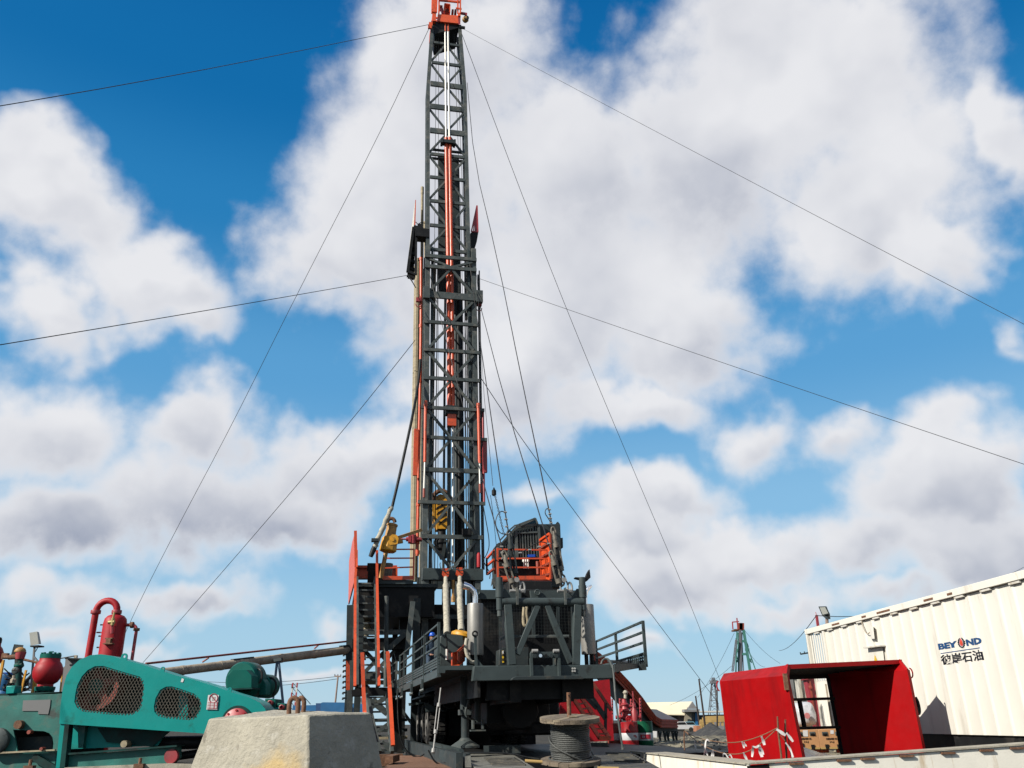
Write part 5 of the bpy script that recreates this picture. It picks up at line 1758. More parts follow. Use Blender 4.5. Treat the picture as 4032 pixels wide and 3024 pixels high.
# rolled side wall of the guard
wall = MB()
n_ = len(outline)
for i in range(n_):
    a, b = outline[i], outline[(i + 1) % n_]
    inn = ((outline[i] + outline[(i + 1) % n_]) / 2)
    wall.hexa([a + V((0, .02, 0)), b + V((0, .02, 0)), b + V((0, .55, 0)), a + V((0, .55, 0))],
              [p * 1.0 + (V((-6.0, YG, 1.7)) - V((inn.x, YG, inn.z))).normalized() * .02 for p in (a + V((0, .02, 0)), b + V((0, .02, 0)), b + V((0, .55, 0)), a + V((0, .55, 0)))])
obj('guard_side', wall, 'teal', guard)
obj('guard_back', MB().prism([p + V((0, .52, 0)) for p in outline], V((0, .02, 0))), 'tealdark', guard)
for w in (win1, win2):
    rim = MB()
    for a, b in zip(w, w[1:] + w[:1]):
        rim.bar(a + V((0, .03, 0)), b + V((0, .03, 0)), .05, .03, V((0, 1, 0)))
    obj('window_rim', rim, 'teal', guard)
# expanded metal in the two windows: crossing wires clipped to the openings


def clip_line(poly, o, d):
    ts = []
    for a, b in zip(poly, poly[1:] + poly[:1]):
        ex, ez = b.x - a.x, b.z - a.z
        den = d.x * ez - d.z * ex
        if abs(den) < 1e-9:
            continue
        t = ((a.x - o.x) * ez - (a.z - o.z) * ex) / den
        s_ = ((a.x - o.x) * d.z - (a.z - o.z) * d.x) / den
        if 0 <= s_ < 1:
            ts.append(t)
    ts.sort()
    return [(ts[i], ts[i + 1]) for i in range(0, len(ts) - 1, 2)]


mesh_ = MB()
for w in (win1, win2):
    cx = sum(p.x for p in w) / len(w)
    cz = sum(p.z for p in w) / len(w)
    for s_ in (-1, 1):
        d = V((.52 * s_, 0, .85)).normalized()
        nrm = V((d.z, 0, -d.x))
        for k in range(-40, 41):
            o_ = V((cx, YG + .012, cz)) + nrm * (k * .0435)
            for t0, t1 in clip_line(w, o_, d):
                mesh_.bar(o_ + d * t0, o_ + d * t1, .0065, .005, V((0, 1, 0)))
obj('wire_mesh', mesh_, 'meshlt', guard, kind='stuff')
# sheave wheel seen through the mesh
wc = g1(838, 970, .30)
R_ = (g1(1030, 970, .30) - wc).length
FY = V((0, -1, 0))
whl = obj('belt_sheave', MB().lathe(wc, [(R_ * .84, -.16), (R_ * .84, .10), (R_, .10), (R_, -.16), (R_ * .84, -.16)], FY, 40, False), 'redrust', pump)
obj('sheave_rim', MB().lathe(wc, [(R_ * .78, .06), (R_ * .80, .12), (R_ * 1.0, .12), (R_ * 1.0, .05), (R_ * .78, .06)], FY, 40, False), 'redrust', whl)
for k in range(5):
    a = 2 * math.pi * k / 5 + .35
    d = V((math.cos(a), 0, math.sin(a)))
    obj('spoke', MB().bar(wc + d * R_ * .2 + FY * .06, wc + d * R_ * .86 + FY * .06, .11, .08, FY), 'redrust', whl)
obj('sheave_hub', MB().lathe(wc, [(R_ * .34, .02), (R_ * .32, .14), (R_ * .24, .16), (.01, .17)], FY, 24), 'motor', whl)
obj('hub_cap', MB().lathe(wc, [(R_ * .42, .0), (R_ * .42, .10), (R_ * .34, .11)], FY, 24), 'redrust', whl)
# inner stiffener behind window two and its darker belt pulley
obj('inner_divider', MB().prism([g1(1512, 985, .2), g1(1585, 1010, .2), g1(1585, 1260, .2), g1(1505, 1250, .2)], V((0, .02, 0))), 'teal', guard)
obj('motor_pulley', MB().lathe(g1(1640, 1135, .35), [(.17, -.1), (.17, .1), (.12, .12), (.02, .12)], FY, 20), 'tealdark', guard)
for x, y in ((825, 845), (925, 835), (715, 955)):
    c_ = g1(x, y, .40)
    obj('inner_bolt', MB().box(c_, (.09, .05, .13)), 'flow', guard)
# lugs along the top of the guard
for (n, x, y, r_) in ((1, 1048, 718, .05), (2, 438, 995, .03), (1, 1372, 822, .032)):
    c_ = P(n, x, y, YG + .02)
    obj('lifting_lug', MB().prism([c_ + V((-r_ * 1.2, 0, -r_ * 1.5)), c_ + V((r_ * .9, 0, -r_ * 1.5))] + [c_ + V((math.cos(a) * r_, 0, math.sin(a) * r_)) for a in (0, .5, 1, 1.57, 2.1, 2.6, 3.14)], V((0, .02, 0)),
                                  [[c_ + V((math.cos(a) * r_ * .42, 0, math.sin(a) * r_ * .42)) for a in [6.283 * k / 10 for k in range(10)]]]), 'teal', guard)
c_ = g2(38, 918, -.004)
obj('paint_chip', MB().prism([c_ + V((-.02, 0, -.025)), c_ + V((.015, 0, -.03)), c_ + V((.025, 0, .015)), c_ + V((-.01, 0, .03))], V((0, -.003, 0))), 'signw', guard)
# warning sign
sg = obj('warning_sign', MB().prism([g2(257, 1043, -.01), g2(347, 1042, -.01), g2(334, 1166, -.01), g2(242, 1166, -.01)], V((0, -.006, 0))), 'signw', pump)
obj('sign_block', MB().prism([g2(254, 1104, -.018), g2(338, 1102, -.018), g2(331, 1160, -.018), g2(249, 1162, -.018)], V((0, -.002, 0))), 'signr', sg)
sc_ = g2(301, 1070, -.02)
ri = MB()
ri.tube(arc(sc_, V((.062, 0, 0)), V((0, 0, .062)), 0, 6.2832, 24), .0065, 6)
ri.bar(sc_ + V((-.042, 0, .044)), sc_ + V((.042, 0, -.044)), .010, .004, V((0, 1, 0)))
obj('prohibition_ring', ri, 'signr', sg)
pg = MB()
for dx, dz, w, h in ((0, .012, .055, .014), (.004, -.008, .05, .010), (-.004, -.026, .035, .010)):
    pg.box(sc_ + V((dx, .002, dz)), (w, .003, h))
obj('sign_pictogram', pg, 'lampgrey', sg)
for k in range(4):
    c_ = g2(294 - k * .8, 1112 + 13 * k, -.022)
    for j, w in enumerate((.045, .06, .035)):
        obj('sign_text', MB().box(c_ + V((-.06 + .055 * j, 0, 0)), (w * .85, .003, .013)), 'signw', sg)
# red hub showing in the arch at the guard's foot
hc = g2(497, 1272, -.02)
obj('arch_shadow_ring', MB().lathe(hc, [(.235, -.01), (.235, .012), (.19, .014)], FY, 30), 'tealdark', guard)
hub = obj('drive_hub', MB().lathe(hc, [(.20, 0), (.195, .04), (.13, .08), (.05, .10), (.01, .10)], FY, 30), 'valve', pump)
for k in range(8):
    a = 6.283 * k / 8
    obj('hub_bolt', MB().cyl(hc + V((math.cos(a), 0, math.sin(a))) * .165 + FY * .04, hc + V((math.cos(a), 0, math.sin(a))) * .165 + FY * .08, .016, n=6), 'red', hub)

# pump body: side plate with an arch, legs and skid
YB = 14.1


def b1(x, y, dy=0.0):
    return P(1, x, y, YB + dy)


def b9(x, y, dy=0.0):
    return P(9, x, y, YB + dy)


arch = [b9(x, y) for x, y in ((-60, 1230), (150, 1222), (330, 1232), (500, 1240), (560, 1262), (598, 1310), (608, 1380), (600, 1450), (540, 1470), (200, 1474), (-60, 1474))]
body = [b9(-500, 830), b9(60, 835), b9(400, 820), b9(720, 790), b9(760, 820), b9(745, 1200), b9(655, 1480), b9(655, 1485), b9(-500, 1490)]
obj('body_plate', MB().prism(body, V((0, .03, 0)), [[b9(150, 1222)] + arch[2:10]]), 'tealdirt', pump)
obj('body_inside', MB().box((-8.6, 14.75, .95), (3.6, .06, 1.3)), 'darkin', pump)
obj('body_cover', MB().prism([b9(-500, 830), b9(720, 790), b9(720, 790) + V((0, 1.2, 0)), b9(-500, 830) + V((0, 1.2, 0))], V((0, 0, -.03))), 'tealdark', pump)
for pts in (((265, 890), (445, 885), (440, 1010), (255, 1010)), ((445, 885), (578, 880), (570, 960), (550, 1048), (435, 1045))):
    obj('name_plate', MB().prism([b9(x, y, -.006) for x, y in pts], V((0, -.006, 0))), 'concwall', pump)
obj('ledge', MB().prism([b9(-60, 1480, -.02), b9(640, 1445, -.02), b9(640, 1462, -.02), b9(-60, 1500, -.02)], V((0, -.05, 0))), 'tan', pump)
for x, y, r_ in ((240, 1165, .065), (365, 1250, .03), (505, 1440, .025)):
    c_ = b9(x, y)
    obj('plug', MB().cyl(c_ + FY * .10, c_, r_, n=12), 'rust' if r_ > .05 else 'redrust', pump)
obj('inner_box', MB().prism([b9(140, 1315, .25), b9(590, 1295, .25), b9(590, 1470, .25), b9(140, 1475, .25)], V((0, .2, 0))), 'dark', pump)
obj('bearing_cap', MB().lathe(b9(-20, 1350, .0), [(.19, -.1), (.19, .08), (.12, .12), (.01, .12)], FY, 20), 'mast', pump)
# post under the guard and the braced teal base
obj('guard_post', MB().prism([g1(508, 1280, .02), g1(580, 1288, .02), g1(505, 1659, .02), g1(470, 1659, .02)], V((0, .06, 0))), 'teal', pump)
obj('guard_post_flange', MB().prism([g1(545, 1285, .0), g1(582, 1288, .0), g1(545, 1659, .0), g1(502, 1659, .0)], V((0, .14, 0))), 'tealdark', pump)
obj('base_plate', MB().prism([g1(575, 1270, .30), g1(1420, 1330, .30), g1(1330, 1470, .30), g1(560, 1500, .30)], V((0, .03, 0))), 'teal', pump)
obj('base_shadow_panel', MB().prism([g1(820, 1320, .26), g1(1440, 1345, .26), g1(1280, 1480, .26), g1(900, 1440, .26)], V((0, .02, 0))), 'tealdark', pump)  # dark sheet painted in as the shadow on the teal base
obj('base_gusset', MB().prism([g1(655, 1290, .2), g1(720, 1295, .2), g1(700, 1490, .2), g1(660, 1490, .2)], V((0, .08, 0))), 'tealdirt', pump)
c_ = g1(1068, 1455, .2)
obj('plug', MB().cyl(c_ + FY * .1, c_ + V((0, .2, 0)), .05, n=12), 'tan', pump)
sk = obj('skid_beam', MB().prism([g1(545, 1555, .1), g1(1480, 1482, .1), g1(1480, 1575, .1), g1(1430, 1625, .1), g1(540, 1670, .1)], V((0, .25, 0))), 'tealdirt', pump)
obj('skid_flange', MB().prism([g1(530, 1535, .02), g1(1490, 1465, .02), g1(1490, 1480, .02), g1(530, 1552, .02)], V((0, .35, 0))), 'tealdark', pump)
obj('skid_foot', MB().prism([g1(540, 1655, .0), g1(1430, 1620, .0), g1(1620, 1630, .0), g1(1620, 1659, .0), g1(540, 1680, .0)], V((0, .4, 0))), 'kerbtop', pump)
e_ = g1(1445, 1560, .08)
obj('skid_end_cap', MB().lathe(e_, [(.10, -.05), (.10, .02), (.01, .022)], FY, 20), 'valve', pump)
for x, y in ((1182, 1610), (255, 1625)):
    c_ = g1(x, y, -.02)
    obj('anchor_bolt', MB().cyl(c_ - UP * .08, c_ + UP * .06, .025, n=8).box(c_ - UP * .05, (.14, .1, .06)), 'rust', pump)
obj('drive_shaft', MB().cyl(g1(1280, 1450, .5), g1(1720, 1440, .6), .10, n=12).cyl(g1(1500, 1560, .5), g1(1700, 1530, .6), .06, n=10), 'black', pump)
obj('lower_frame', MB().prism([b9(-500, 1492, .05), b9(640, 1475, .05), b9(620, 1700, .05), b9(-500, 1700, .05)], V((0, .05, 0))), 'tealdirt', pump)
obj('lower_brace', MB().bar(b9(380, 1530, 0), b9(640, 1680, 0), .10, .05, V((0, 1, 0))), 'tealdark', pump)


# pulsation dampener: red bulb between teal flanges
def dampener(n, x, yt, yb, half, Y, root, mats=('red', 'motor')):
    ct, cbm = P(n, x, yt, Y), P(n, x, yb, Y)
    o_ = V(((ct.x + cbm.x) / 2, Y, cbm.z))
    H = ct.z - cbm.z
    r_ = half
    pr = [(r_ * .52, .08 * H), (r_ * .52, .14 * H), (r_ * .74, .20 * H), (r_ * .93, .32 * H), (r_, .46 * H), (r_ * .97, .58 * H), (r_ * .84, .70 * H), (r_ * .70, .77 * H), (r_ * .68, .86 * H)]
    d_ = obj('pulsation_dampener', MB().lathe(o_, pr, UP, 30), mats[0], root)
    obj('lower_flange', MB().lathe(o_, [(r_ * .64, -.04 * H), (r_ * .68, .0), (r_ * .68, .07 * H), (r_ * .5, .08 * H)], UP, 24), mats[1], d_)
    obj('upper_flange', MB().lathe(o_, [(r_ * .70, .85 * H), (r_ * .70, .965 * H), (r_ * .3, .97 * H)], UP, 24), mats[1], d_)
    for k in range(10):
        a = 6.283 * k / 10
        p_ = o_ + V((math.cos(a), math.sin(a), 0)) * r_ * .58 + UP * .965 * H
        obj('flange_nut', MB().cyl(p_, p_ + UP * .045 * H, r_ * .09, n=6), mats[1], d_)
        p_ = o_ + V((math.cos(a), math.sin(a), 0)) * r_ * .58 - UP * .04 * H
        obj('flange_nut', MB().cyl(p_ - UP * .06 * H, p_, r_ * .07, n=6), 'tealdark', d_)
    obj('charging_valve', MB().cyl(o_ + UP * .96 * H, o_ + UP * 1.04 * H, r_ * .08, n=8).bar(o_ + UP * 1.035 * H - V((r_ * .14, 0, 0)), o_ + UP * 1.035 * H + V((r_ * .14, 0, 0)), .03, .02), mats[1], d_)
    return o_


hw = (P(1, 520, 850, 14.5) - P(1, 288, 850, 14.5)).length / 2
o_ = dampener(1, 405, 690, 995, hw, 14.5, pump)
obj('dampener_neck', MB().cyl(o_ - UP * .3, o_ - UP * .03, hw * .5, n=16), 'tealdark', pump)
# red end dome partly out of frame at the far left, on a second pump
p2 = thing('mud_pump', 'second pump cut off at the left frame edge with red dome and dark cap', 'mud pump', (-9.2, 15.5, 0))
o_ = dampener(1, -105, 560, 860, hw * 1.08, 15.0, p2, ('red', 'black'))
obj('pump_column', MB().cyl(V((o_.x, o_.y, 0)), o_, hw * .55, n=14).box((o_.x - .5, o_.y + .3, .45), (1.8, 1.2, .9)), 'tealdark', p2)
# teal manifold with gauge, red relief valve
mfd = thing('pump_manifold', 'teal discharge manifold with round white gauge and rusty red relief valve on top', 'manifold', P(1, 150, 1010, 14.3))
YM = 14.35


def m9(x, y, dy=0.0):
    return P(9, x, y, YM + dy)


obj('riser', MB().cyl(m9(205, 860), m9(215, 480), .048, n=14).cyl(m9(175, 490), m9(255, 490), .045, n=12), 'tealdark', mfd)
obj('flange', MB().lathe(m9(215, 505), [(.075, 0), (.075, .03)], UP, 16), 'motor', mfd)
obj('neck', MB().cyl(m9(232, 470), m9(236, 420), .042, n=12), 'tealdark', mfd)
rv = obj('relief_valve', MB().lathe(m9(225, 420), [(.065, 0), (.078, .08), (.08, .115)], UP, 16), 'valve', mfd)
obj('valve_cap', MB().lathe(m9(228, 340), [(.085, 0), (.088, .02), (.07, .055), (.03, .075)], UP, 16), 'yellowrust', rv)
obj('valve_outlet', MB().cyl(m9(235, 390), m9(100, 400), .04, n=12).cyl(m9(100, 400, .05), m9(40, 400, .05), .03, n=10), 'rust', rv)
c_ = m9(60, 385, .1)
obj('hand_wheel', MB().box(c_, (.1, .06, .09)), 'rust', rv)
gg = m9(172, 550, -.22)
ga = obj('pressure_gauge', MB().lathe(gg, [(.052, -.03), (.054, .01), (.045, .016)], FY, 24), 'mast', mfd)
obj('gauge_face', MB().lathe(gg, [(.046, .0), (.046, .014), (.001, .015)], FY, 24), 'signw', ga)
obj('gauge_needle', MB().bar(gg + V((-.038, -.019, .0)), gg + V((.038, -.019, .0)), .010, .004, FY).bar(gg + V((0, -.019, .036)), gg + V((0, -.019, 0)), .006, .004, FY), 'ink', ga)
obj('gauge_stem', MB().cyl(m9(160, 605, -.2), m9(150, 690, -.2), .024, n=8).lathe(m9(145, 690, -.2), [(.045, 0), (.045, .05), (.025, .07)], UP, 6), 'flow', ga)
vb = MB().prism([m9(70, 725, -.28), m9(178, 720, -.28), m9(160, 812, -.28), m9(65, 818, -.28)], V((0, .2, 0)))
obj('valve_block', vb, 'teal', mfd, bev=.012)
obj('pump_pipe', MB().cyl(m9(270, 425, .3), m9(450, 465, .3), .02, n=8), 'rust', mfd)
# yellow rail posts behind the pumps
yr = thing('yellow_post', 'slanted yellow post at the left frame edge behind the pump', 'post', P(9, 5, 640, 15.6), 'yellow posts behind the pumps')
for i, (x0, y0, x1, y1, w) in enumerate(((38, 430, 0, 640, .04), (298, 545, 262, 700, .03), (396, 640, 375, 765, .04), (418, 470, 405, 765, .03), (708, 580, 688, 765, .022))):
    lab = ('slanted yellow post at the left frame edge behind the pump', 'short yellow post right of the pressure gauge', 'short yellow post in front of the taller one beside the dampener',
           'tall yellow post close against the red dampener', 'thin yellowish post between the dampener and the grey tank')[i]
    a, b = P(9, x0, y0, 15.6), P(9, x1, y1, 15.6)
    mbq = MB().bar(a, b + (b - a) * 1.2, w, w, V((0, 1, 0)))
    if i == 0:
        obj('post_bar', mbq, 'yellow', yr)
    else:
        obj('yellow_post', mbq, 'yellow', None, lab, 'post', 'yellow posts behind the pumps')
# dark clutter behind: tank, hoses, blue barrel
bbl = thing('blue_barrel', 'blue plastic barrel low behind the pump at the left', 'barrel', P(9, 60, 740, 30))
bb = P(9, 60, 720, 30)
obj('barrel_body', MB().lathe(bb - UP * .5, [(.24, 0), (.28, .05), (.28, .3), (.26, .33), (.28, .36), (.28, .82), (.24, .87)], UP, 20), 'blue', bbl)
obj('barrel_lid', MB().lathe(bb + UP * .37, [(.25, 0), (.25, .04)], UP, 20), 'helmet', bbl)
jm = MB()
for k in range(26):
    a = P(9, random.uniform(20, 350), random.uniform(480, 780), random.uniform(15.8, 17))
    b = P(9, random.uniform(20, 380), random.uniform(560, 800), random.uniform(15.8, 17))
    jm.tube(smooth([a, (a + b) / 2 - UP * random.uniform(0, .2), b], 2), random.uniform(.008, .022), 6)
obj('tangled_hoses', jm, 'hose', None, 'dark tangle of hoses and pipes behind the pressure gauge', 'hoses', kind='stuff')
gt = thing('grey_tank', 'grey steel tank with flat lid and lug half hidden behind the belt guard', 'tank', P(9, 830, 780, 16.5))
obj('tank_body', MB().prism([P(9, x, y, 16.5) for x, y in ((738, 500), (745, 418), (960, 420), (980, 800), (690, 800), (715, 520))], V((0, .9, 0))), 'concwall', gt)
obj('tank_lid', MB().prism([P(9, x, y, 16.4) for x, y in ((735, 402), (1000, 412), (1000, 425), (738, 418))], V((0, 1.1, 0))), 'dark', gt)
obj('lid_lug', MB().prism([P(9, x, y, 16.4) for x, y in ((838, 405), (842, 375), (873, 375), (870, 408))], V((0, .05, 0))), 'flow', gt)
obj('stay_wire', MB().tube([P(9, 690, 412, 16.4), P(9, 840, 385, 16.4)], .012, 5), 'rope', gt)

# ---- floodlights at the left
f1 = thing('floodlight', 'pale square floodlight on a thin grey post left of the red dampener', 'floodlight', P(9, 365, 770, 15.4), 'floodlights by the pumps')
obj('lamp_body', MB().hexa([P(9, x, y, 15.3) for x, y in ((334, 120), (422, 105), (440, 248), (348, 266))], [P(9, x, y, 15.5) for x, y in ((350, 125), (445, 115), (468, 245), (370, 262))]), 'lampgrey', f1)
obj('lamp_bracket', MB().prism([P(9, x, y, 15.3) for x, y in ((340, 266), (437, 260), (435, 276), (343, 281))], V((0, .2, 0))), 'black', f1)
obj('lamp_fins', MB().hexa([P(9, x, y, 15.5) for x, y in ((422, 105), (446, 118), (468, 248), (440, 250))], [P(9, x, y, 15.56) for x, y in ((422, 105), (446, 118), (468, 248), (440, 250))]), 'dark', f1)
obj('lamp_post', MB().bar(P(9, 393, 280, 15.4), P(9, 350, 760, 15.4), .028, .028, V((0, 1, 0))).bar(P(9, 385, 390, 15.4), P(9, 450, 470, 15.4), .025, .025, V((0, 1, 0))), 'concwall', f1)
obj('lamp_cable', MB().tube(smooth([P(9, 430, 280, 15.4), P(9, 410, 330, 15.4), P(9, 375, 350, 15.4)]), .008, 5), 'hose', f1)
f2 = thing('floodlight', 'dark tilted floodlight behind the rusty red relief valve', 'floodlight', P(9, 190, 350, 15.8), 'floodlights by the pumps')
obj('lamp_body', MB().hexa([P(9, x, y, 15.7) for x, y in ((160, 250), (265, 260), (225, 400), (125, 370))], [P(9, x, y, 15.85) for x, y in ((165, 255), (268, 265), (228, 402), (130, 375))]), 'dark', f2)
obj('lamp_post', MB().bar(P(9, 190, 380, 15.8), P(9, 190, 700, 15.8), .05, .05, V((0, 1, 0))), 'dark', f2)

# ---- red gas separator
ys = 24.0
sep_ = thing('gas_separator', 'red upright separator vessel with gooseneck pipe rising behind the belt guard', 'separator', V((P(1, 955, 700, ys).x, ys, 0)))
vt_, vb_ = P(1, 985, 370, ys), P(1, 950, 700, ys)
vr = (P(1, 1045, 690, ys) - P(1, 858, 690, ys)).length / 2
vo = V((vt_.x - .01, ys, 0))
H = vt_.z
ves = obj('vessel', MB().lathe(vo, [(vr * .9, .5), (vr, .6), (vr, H - .22), (vr * .93, H - .1), (vr * .70, H - .02), (vr * .3, H + .03)], UP, 30), 'red', sep_)
rp_ = (P(1, 820, 420, ys) - P(1, 772, 420, ys)).length / 2 * 1.12
gx0, gx1 = P(1, 820, 335, ys), P(1, 993, 335, ys)
gm = (gx0 + gx1) / 2
gp = [V((P(1, 768, 720, ys).x, ys - .1, .4)), V((gx0.x - .01, ys - .1, gx0.z - .1))]
hspan = (gx1.x - gx0.x) / 2
goose = [V((gx0.x - .03, ys - .05, .4)), V((gx0.x - .01, ys - .05, gx0.z))] + arc(V((gm.x, ys - .05, gx0.z)), V((-hspan, 0, 0)), V((0, 0, hspan * .95)), .25, math.pi - .25, 10) + [V((gx1.x, ys - .05, gx1.z)), V((gx1.x, ys, H - .1))]
gn = obj('gooseneck_pipe', MB().tube(goose, rp_, 16), 'red', sep_)
for p_ in (V((gx0.x - .01, ys - .05, gx0.z - .03)), V((gx1.x, ys - .05, gx1.z - .03))):
    obj('pipe_flange', MB().lathe(p_ - UP * .05, [(rp_ * 1.45, 0), (rp_ * 1.5, .02), (rp_ * 1.5, .08), (rp_ * 1.45, .1)], UP, 16), 'valve', gn)
obj('pipe_strut', MB().cyl(P(1, 815, 515, ys), P(1, 890, 515, ys), .02, n=8), 'valve', sep_)
sp_ = [P(1, 1065, 452, ys), P(1, 1115, 452, ys), P(1, 1142, 462, ys), P(1, 1152, 490, ys)]
x_ = sp_[-1].x
obj('side_pipe', MB().tube(smooth(sp_, 1) + [V((x_ - .02, ys, .8))], .045, 12), 'valve', sep_)
for c_, ax in ((P(1, 1115, 452, ys), V((1, 0, 0))), (P(1, 1152, 490, ys), UP)):
    obj('pipe_flange', MB().cyl(c_ - ax * .035, c_ + ax * .035, .085, n=14), 'rust', sep_)
bv = obj('ball_valve', MB().cyl(P(1, 948, 455, ys - vr - .1), P(1, 955, 395, ys - vr - .1), .05, n=10).cyl(P(1, 915, 430, ys - vr - .1), P(1, 968, 425, ys - vr - .1), .05, n=10).cyl(P(1, 955, 395, ys - vr - .1), P(1, 965, 345, ys - vr - .1), .028, n=8), 'brass', sep_)
obj('valve_tail', MB().cyl(P(1, 945, 525, ys - vr - .05), P(1, 945, 460, ys - vr - .05), .045, n=8), 'valve', bv)
c_ = P(1, 920, 588, ys - vr - .05)
obj('name_bracket', MB().box(c_, (.12, .12, .12)).box(c_ - UP * .07, (.26, .14, .03)).box(c_ + UP * .07, (.2, .1, .03)), 'rust', sep_)
for y in (450, 545, 640):
    p_ = V((vo.x - vr, ys, P(1, 880, y, ys).z))
    obj('level_tap', MB().cyl(p_ - V((.10, 0, 0)), p_, .02, n=6), 'rust', sep_)

# ---- electric motors behind the guard
mt_ = thing('drive_motor', 'front green drum shaped motor behind the belt guard with chamfered box', 'motor', P(2, 520, 1000, 15.6), 'green drive motors')
YM2 = 15.4


def motor(root, x, y, hx, Y, box):
    c_ = P(2, x, y, Y)
    r_ = (P(2, x + hx, y, Y) - c_).length
    ax = V((.16, .98, 0)).normalized()
    obj('motor_drum', MB().lathe(c_, [(r_ * .9, -.03), (r_, .03), (r_, .36), (r_ * .9, .40)], ax, 32), 'motor', root)
    return c_, r_, ax


c_, r_, ax = motor(mt_, 535, 915, 148, YM2, 1)
obj('air_box', MB().prism([P(2, x, y, YM2 - .25) for x, y in ((415, 880), (460, 830), (575, 828), (625, 880), (627, 982), (415, 992))], V((.05, .2, 0))), 'motor', mt_, bev=.01)
obj('box_sill', MB().prism([P(2, x, y, YM2 - .28) for x, y in ((390, 990), (628, 980), (628, 992), (390, 1002))], V((.05, .3, 0))), 'tealdark', mt_)
obj('motor_cable', MB().tube(smooth([P(2, 655, 820, 15.5), P(2, 695, 825, 15.4), P(2, 712, 860, 15.4), P(2, 708, 905, 15.4), P(2, 690, 945, 15.4)], 2), .018, 8), 'hose', mt_)
obj('motor_base', MB().box(V((c_.x + .3, 16.0, .75)), (1.2, 1.0, 1.2)), 'tealdark', mt_)
mt2 = thing('drive_motor', 'rear green drum shaped motor with black looping cable on its right', 'motor', P(2, 735, 1060, 16.2), 'green drive motors')
c_, r_, ax = motor(mt2, 700, 965, 96, 15.9, 1)
obj('terminal_box', MB().prism([P(2, x, y, 15.55) for x, y in ((682, 950), (712, 900), (744, 950), (742, 1042), (684, 1046))], V((.03, .2, 0))), 'motor', mt2, bev=.01)
obj('motor_cable', MB().tube(smooth([P(2, 765, 895, 15.9), P(2, 812, 905, 15.9), P(2, 832, 950, 15.9), P(2, 822, 1010, 15.9), P(2, 800, 1045, 15.9)], 2), .018, 8), 'hose', mt2)
obj('motor_base', MB().box(V((c_.x + .3, 16.6, .7)), (.9, .8, 1.1)), 'tealdark', mt2)
for i, (x0, x1, y0, y1, cx, cy) in enumerate(((735, 825, 1072, 1200, 785, 1108), (840, 908, 1110, 1200, 882, 1145))):
    t = thing('junction_valve_box', ('larger teal valve box with open red pipe end right of the motors', 'smaller teal valve box with red pipe end nearer the blue frame legs')[i], 'valve box', P(2, (x0 + x1) / 2, y1, 15.0), 'teal valve boxes')
    obj('box_body', MB().prism([P(2, x0, y0, 15.0), P(2, x1, y0 + 4, 15.0), P(2, x1, y1, 15.0), P(2, x0, y1, 15.0)], V((0, .4, 0))), 'motor', t, bev=.01)
    c_ = P(2, cx, cy, 14.95)
    obj('pipe_end', MB().lathe(c_, [(.036, -.1), (.04, .07), (.028, .075), (.025, .03)], FY, 14), 'valve', t)
    obj('pipe_stub', MB().cyl(c_ + V((-.18, .05, -.05)), c_ + V((0, 0, 0)), .022, n=8), 'teal', t)

# ---- long flow pipe
fp = thing('flow_pipe', 'long dusty tan flow pipe sloping up to the rig with thin rusty rail above it', 'pipe', P(2, 0, 825, 24))
a, b = P(2, -330, 880, 22.9), P(2, 1445, 662, 29.0)
segs = [0, .17, .335, .42, .62, .80, 1.0]
rads = [.125, .128, .132, .126, .130, .136, .142]
for i in range(6):
    p_, q_ = a.lerp(b, segs[i]), a.lerp(b, segs[i + 1])
    obj('pipe_section', MB().cyl(p_, q_, .120 + .002 * i, .121 + .002 * i, 18), 'flow', fp)
    if i:
        d = (b - a).normalized()
        obj('pipe_band', MB().cyl(p_ - d * .05, p_ + d * .05, .129 + .002 * i, n=18), 'flow', fp)
t0 = .43
p_ = a.lerp(b, t0) + UP * .125
d = (b - a).normalized()
obj('pipe_saddle', MB().bar(p_ - d * .35, p_ + d * .35, .16, .04), 'dark', fp)
p_ = a.lerp(b, .985) + UP * .14
obj('pipe_saddle', MB().bar(p_ - d * .25, p_ + d * .1, .2, .06), 'dark', fp)
r0, r1 = P(2, -270, 778, 22.9), P(2, 1432, 590, 29.0)
obj('thin_rail', MB().cyl(r0, r1, .03, n=10), 'redrust', fp)
for x0, y0, x1, y1 in ((208, 765, 262, 728), (1152, 652, 1190, 618)):
    t_ = (x0 + 330) / 1775
    obj('rail_strut', MB().cyl(P(2, x0, y0, 22.9 + 6.1 * t_), P(2, x1, y1, 22.9 + 6.1 * t_), .024, n=8), 'redrust', fp)
fr = thing('pipe_trestle', 'slim blue grey A shaped trestle carrying the flow pipe', 'trestle', V((P(2, 850, 1100, 26.3).x, 26.3, 0)))
for x0, x1, yy in ((838, 805, 1060), (852, 888, 1110)):
    p0, p1 = P(2, x0, 760, 26.3), P(2, x1, yy, 26.3)
    dd = p1 - p0
    obj('leg', MB().cyl(p0, p0 + dd * (p0.z / -dd.z), .038, n=10), 'blueg', fr)
obj('cradle', MB().bar(P(2, 815, 752, 26.3), P(2, 880, 742, 26.3), .2, .08), 'mast', fr)

# ---- far left background: blue skip, pole, thin striped mast
bs = thing('blue_skip', 'flat blue steel skip standing beyond the concrete block', 'skip', P(2, 1300, 1190, 42))
obj('skip_body', MB().prism([P(2, x, y, 42) for x, y in ((1205, 1112), (1222, 1104), (1425, 1106), (1425, 1190), (1205, 1190))], V((0, 2, -.0))), 'blue', bs)
obj('skip_end', MB().prism([P(2, x, y, 42.2) for x, y in ((1165, 1112), (1207, 1112), (1207, 1190), (1165, 1190))], V((0, 1.6, 0))), 'logoblue', bs)
obj('skip_base', MB().box(P(2, 1310, 1240, 43), (3.6, 1.5, 1.2)), 'blue', bs)


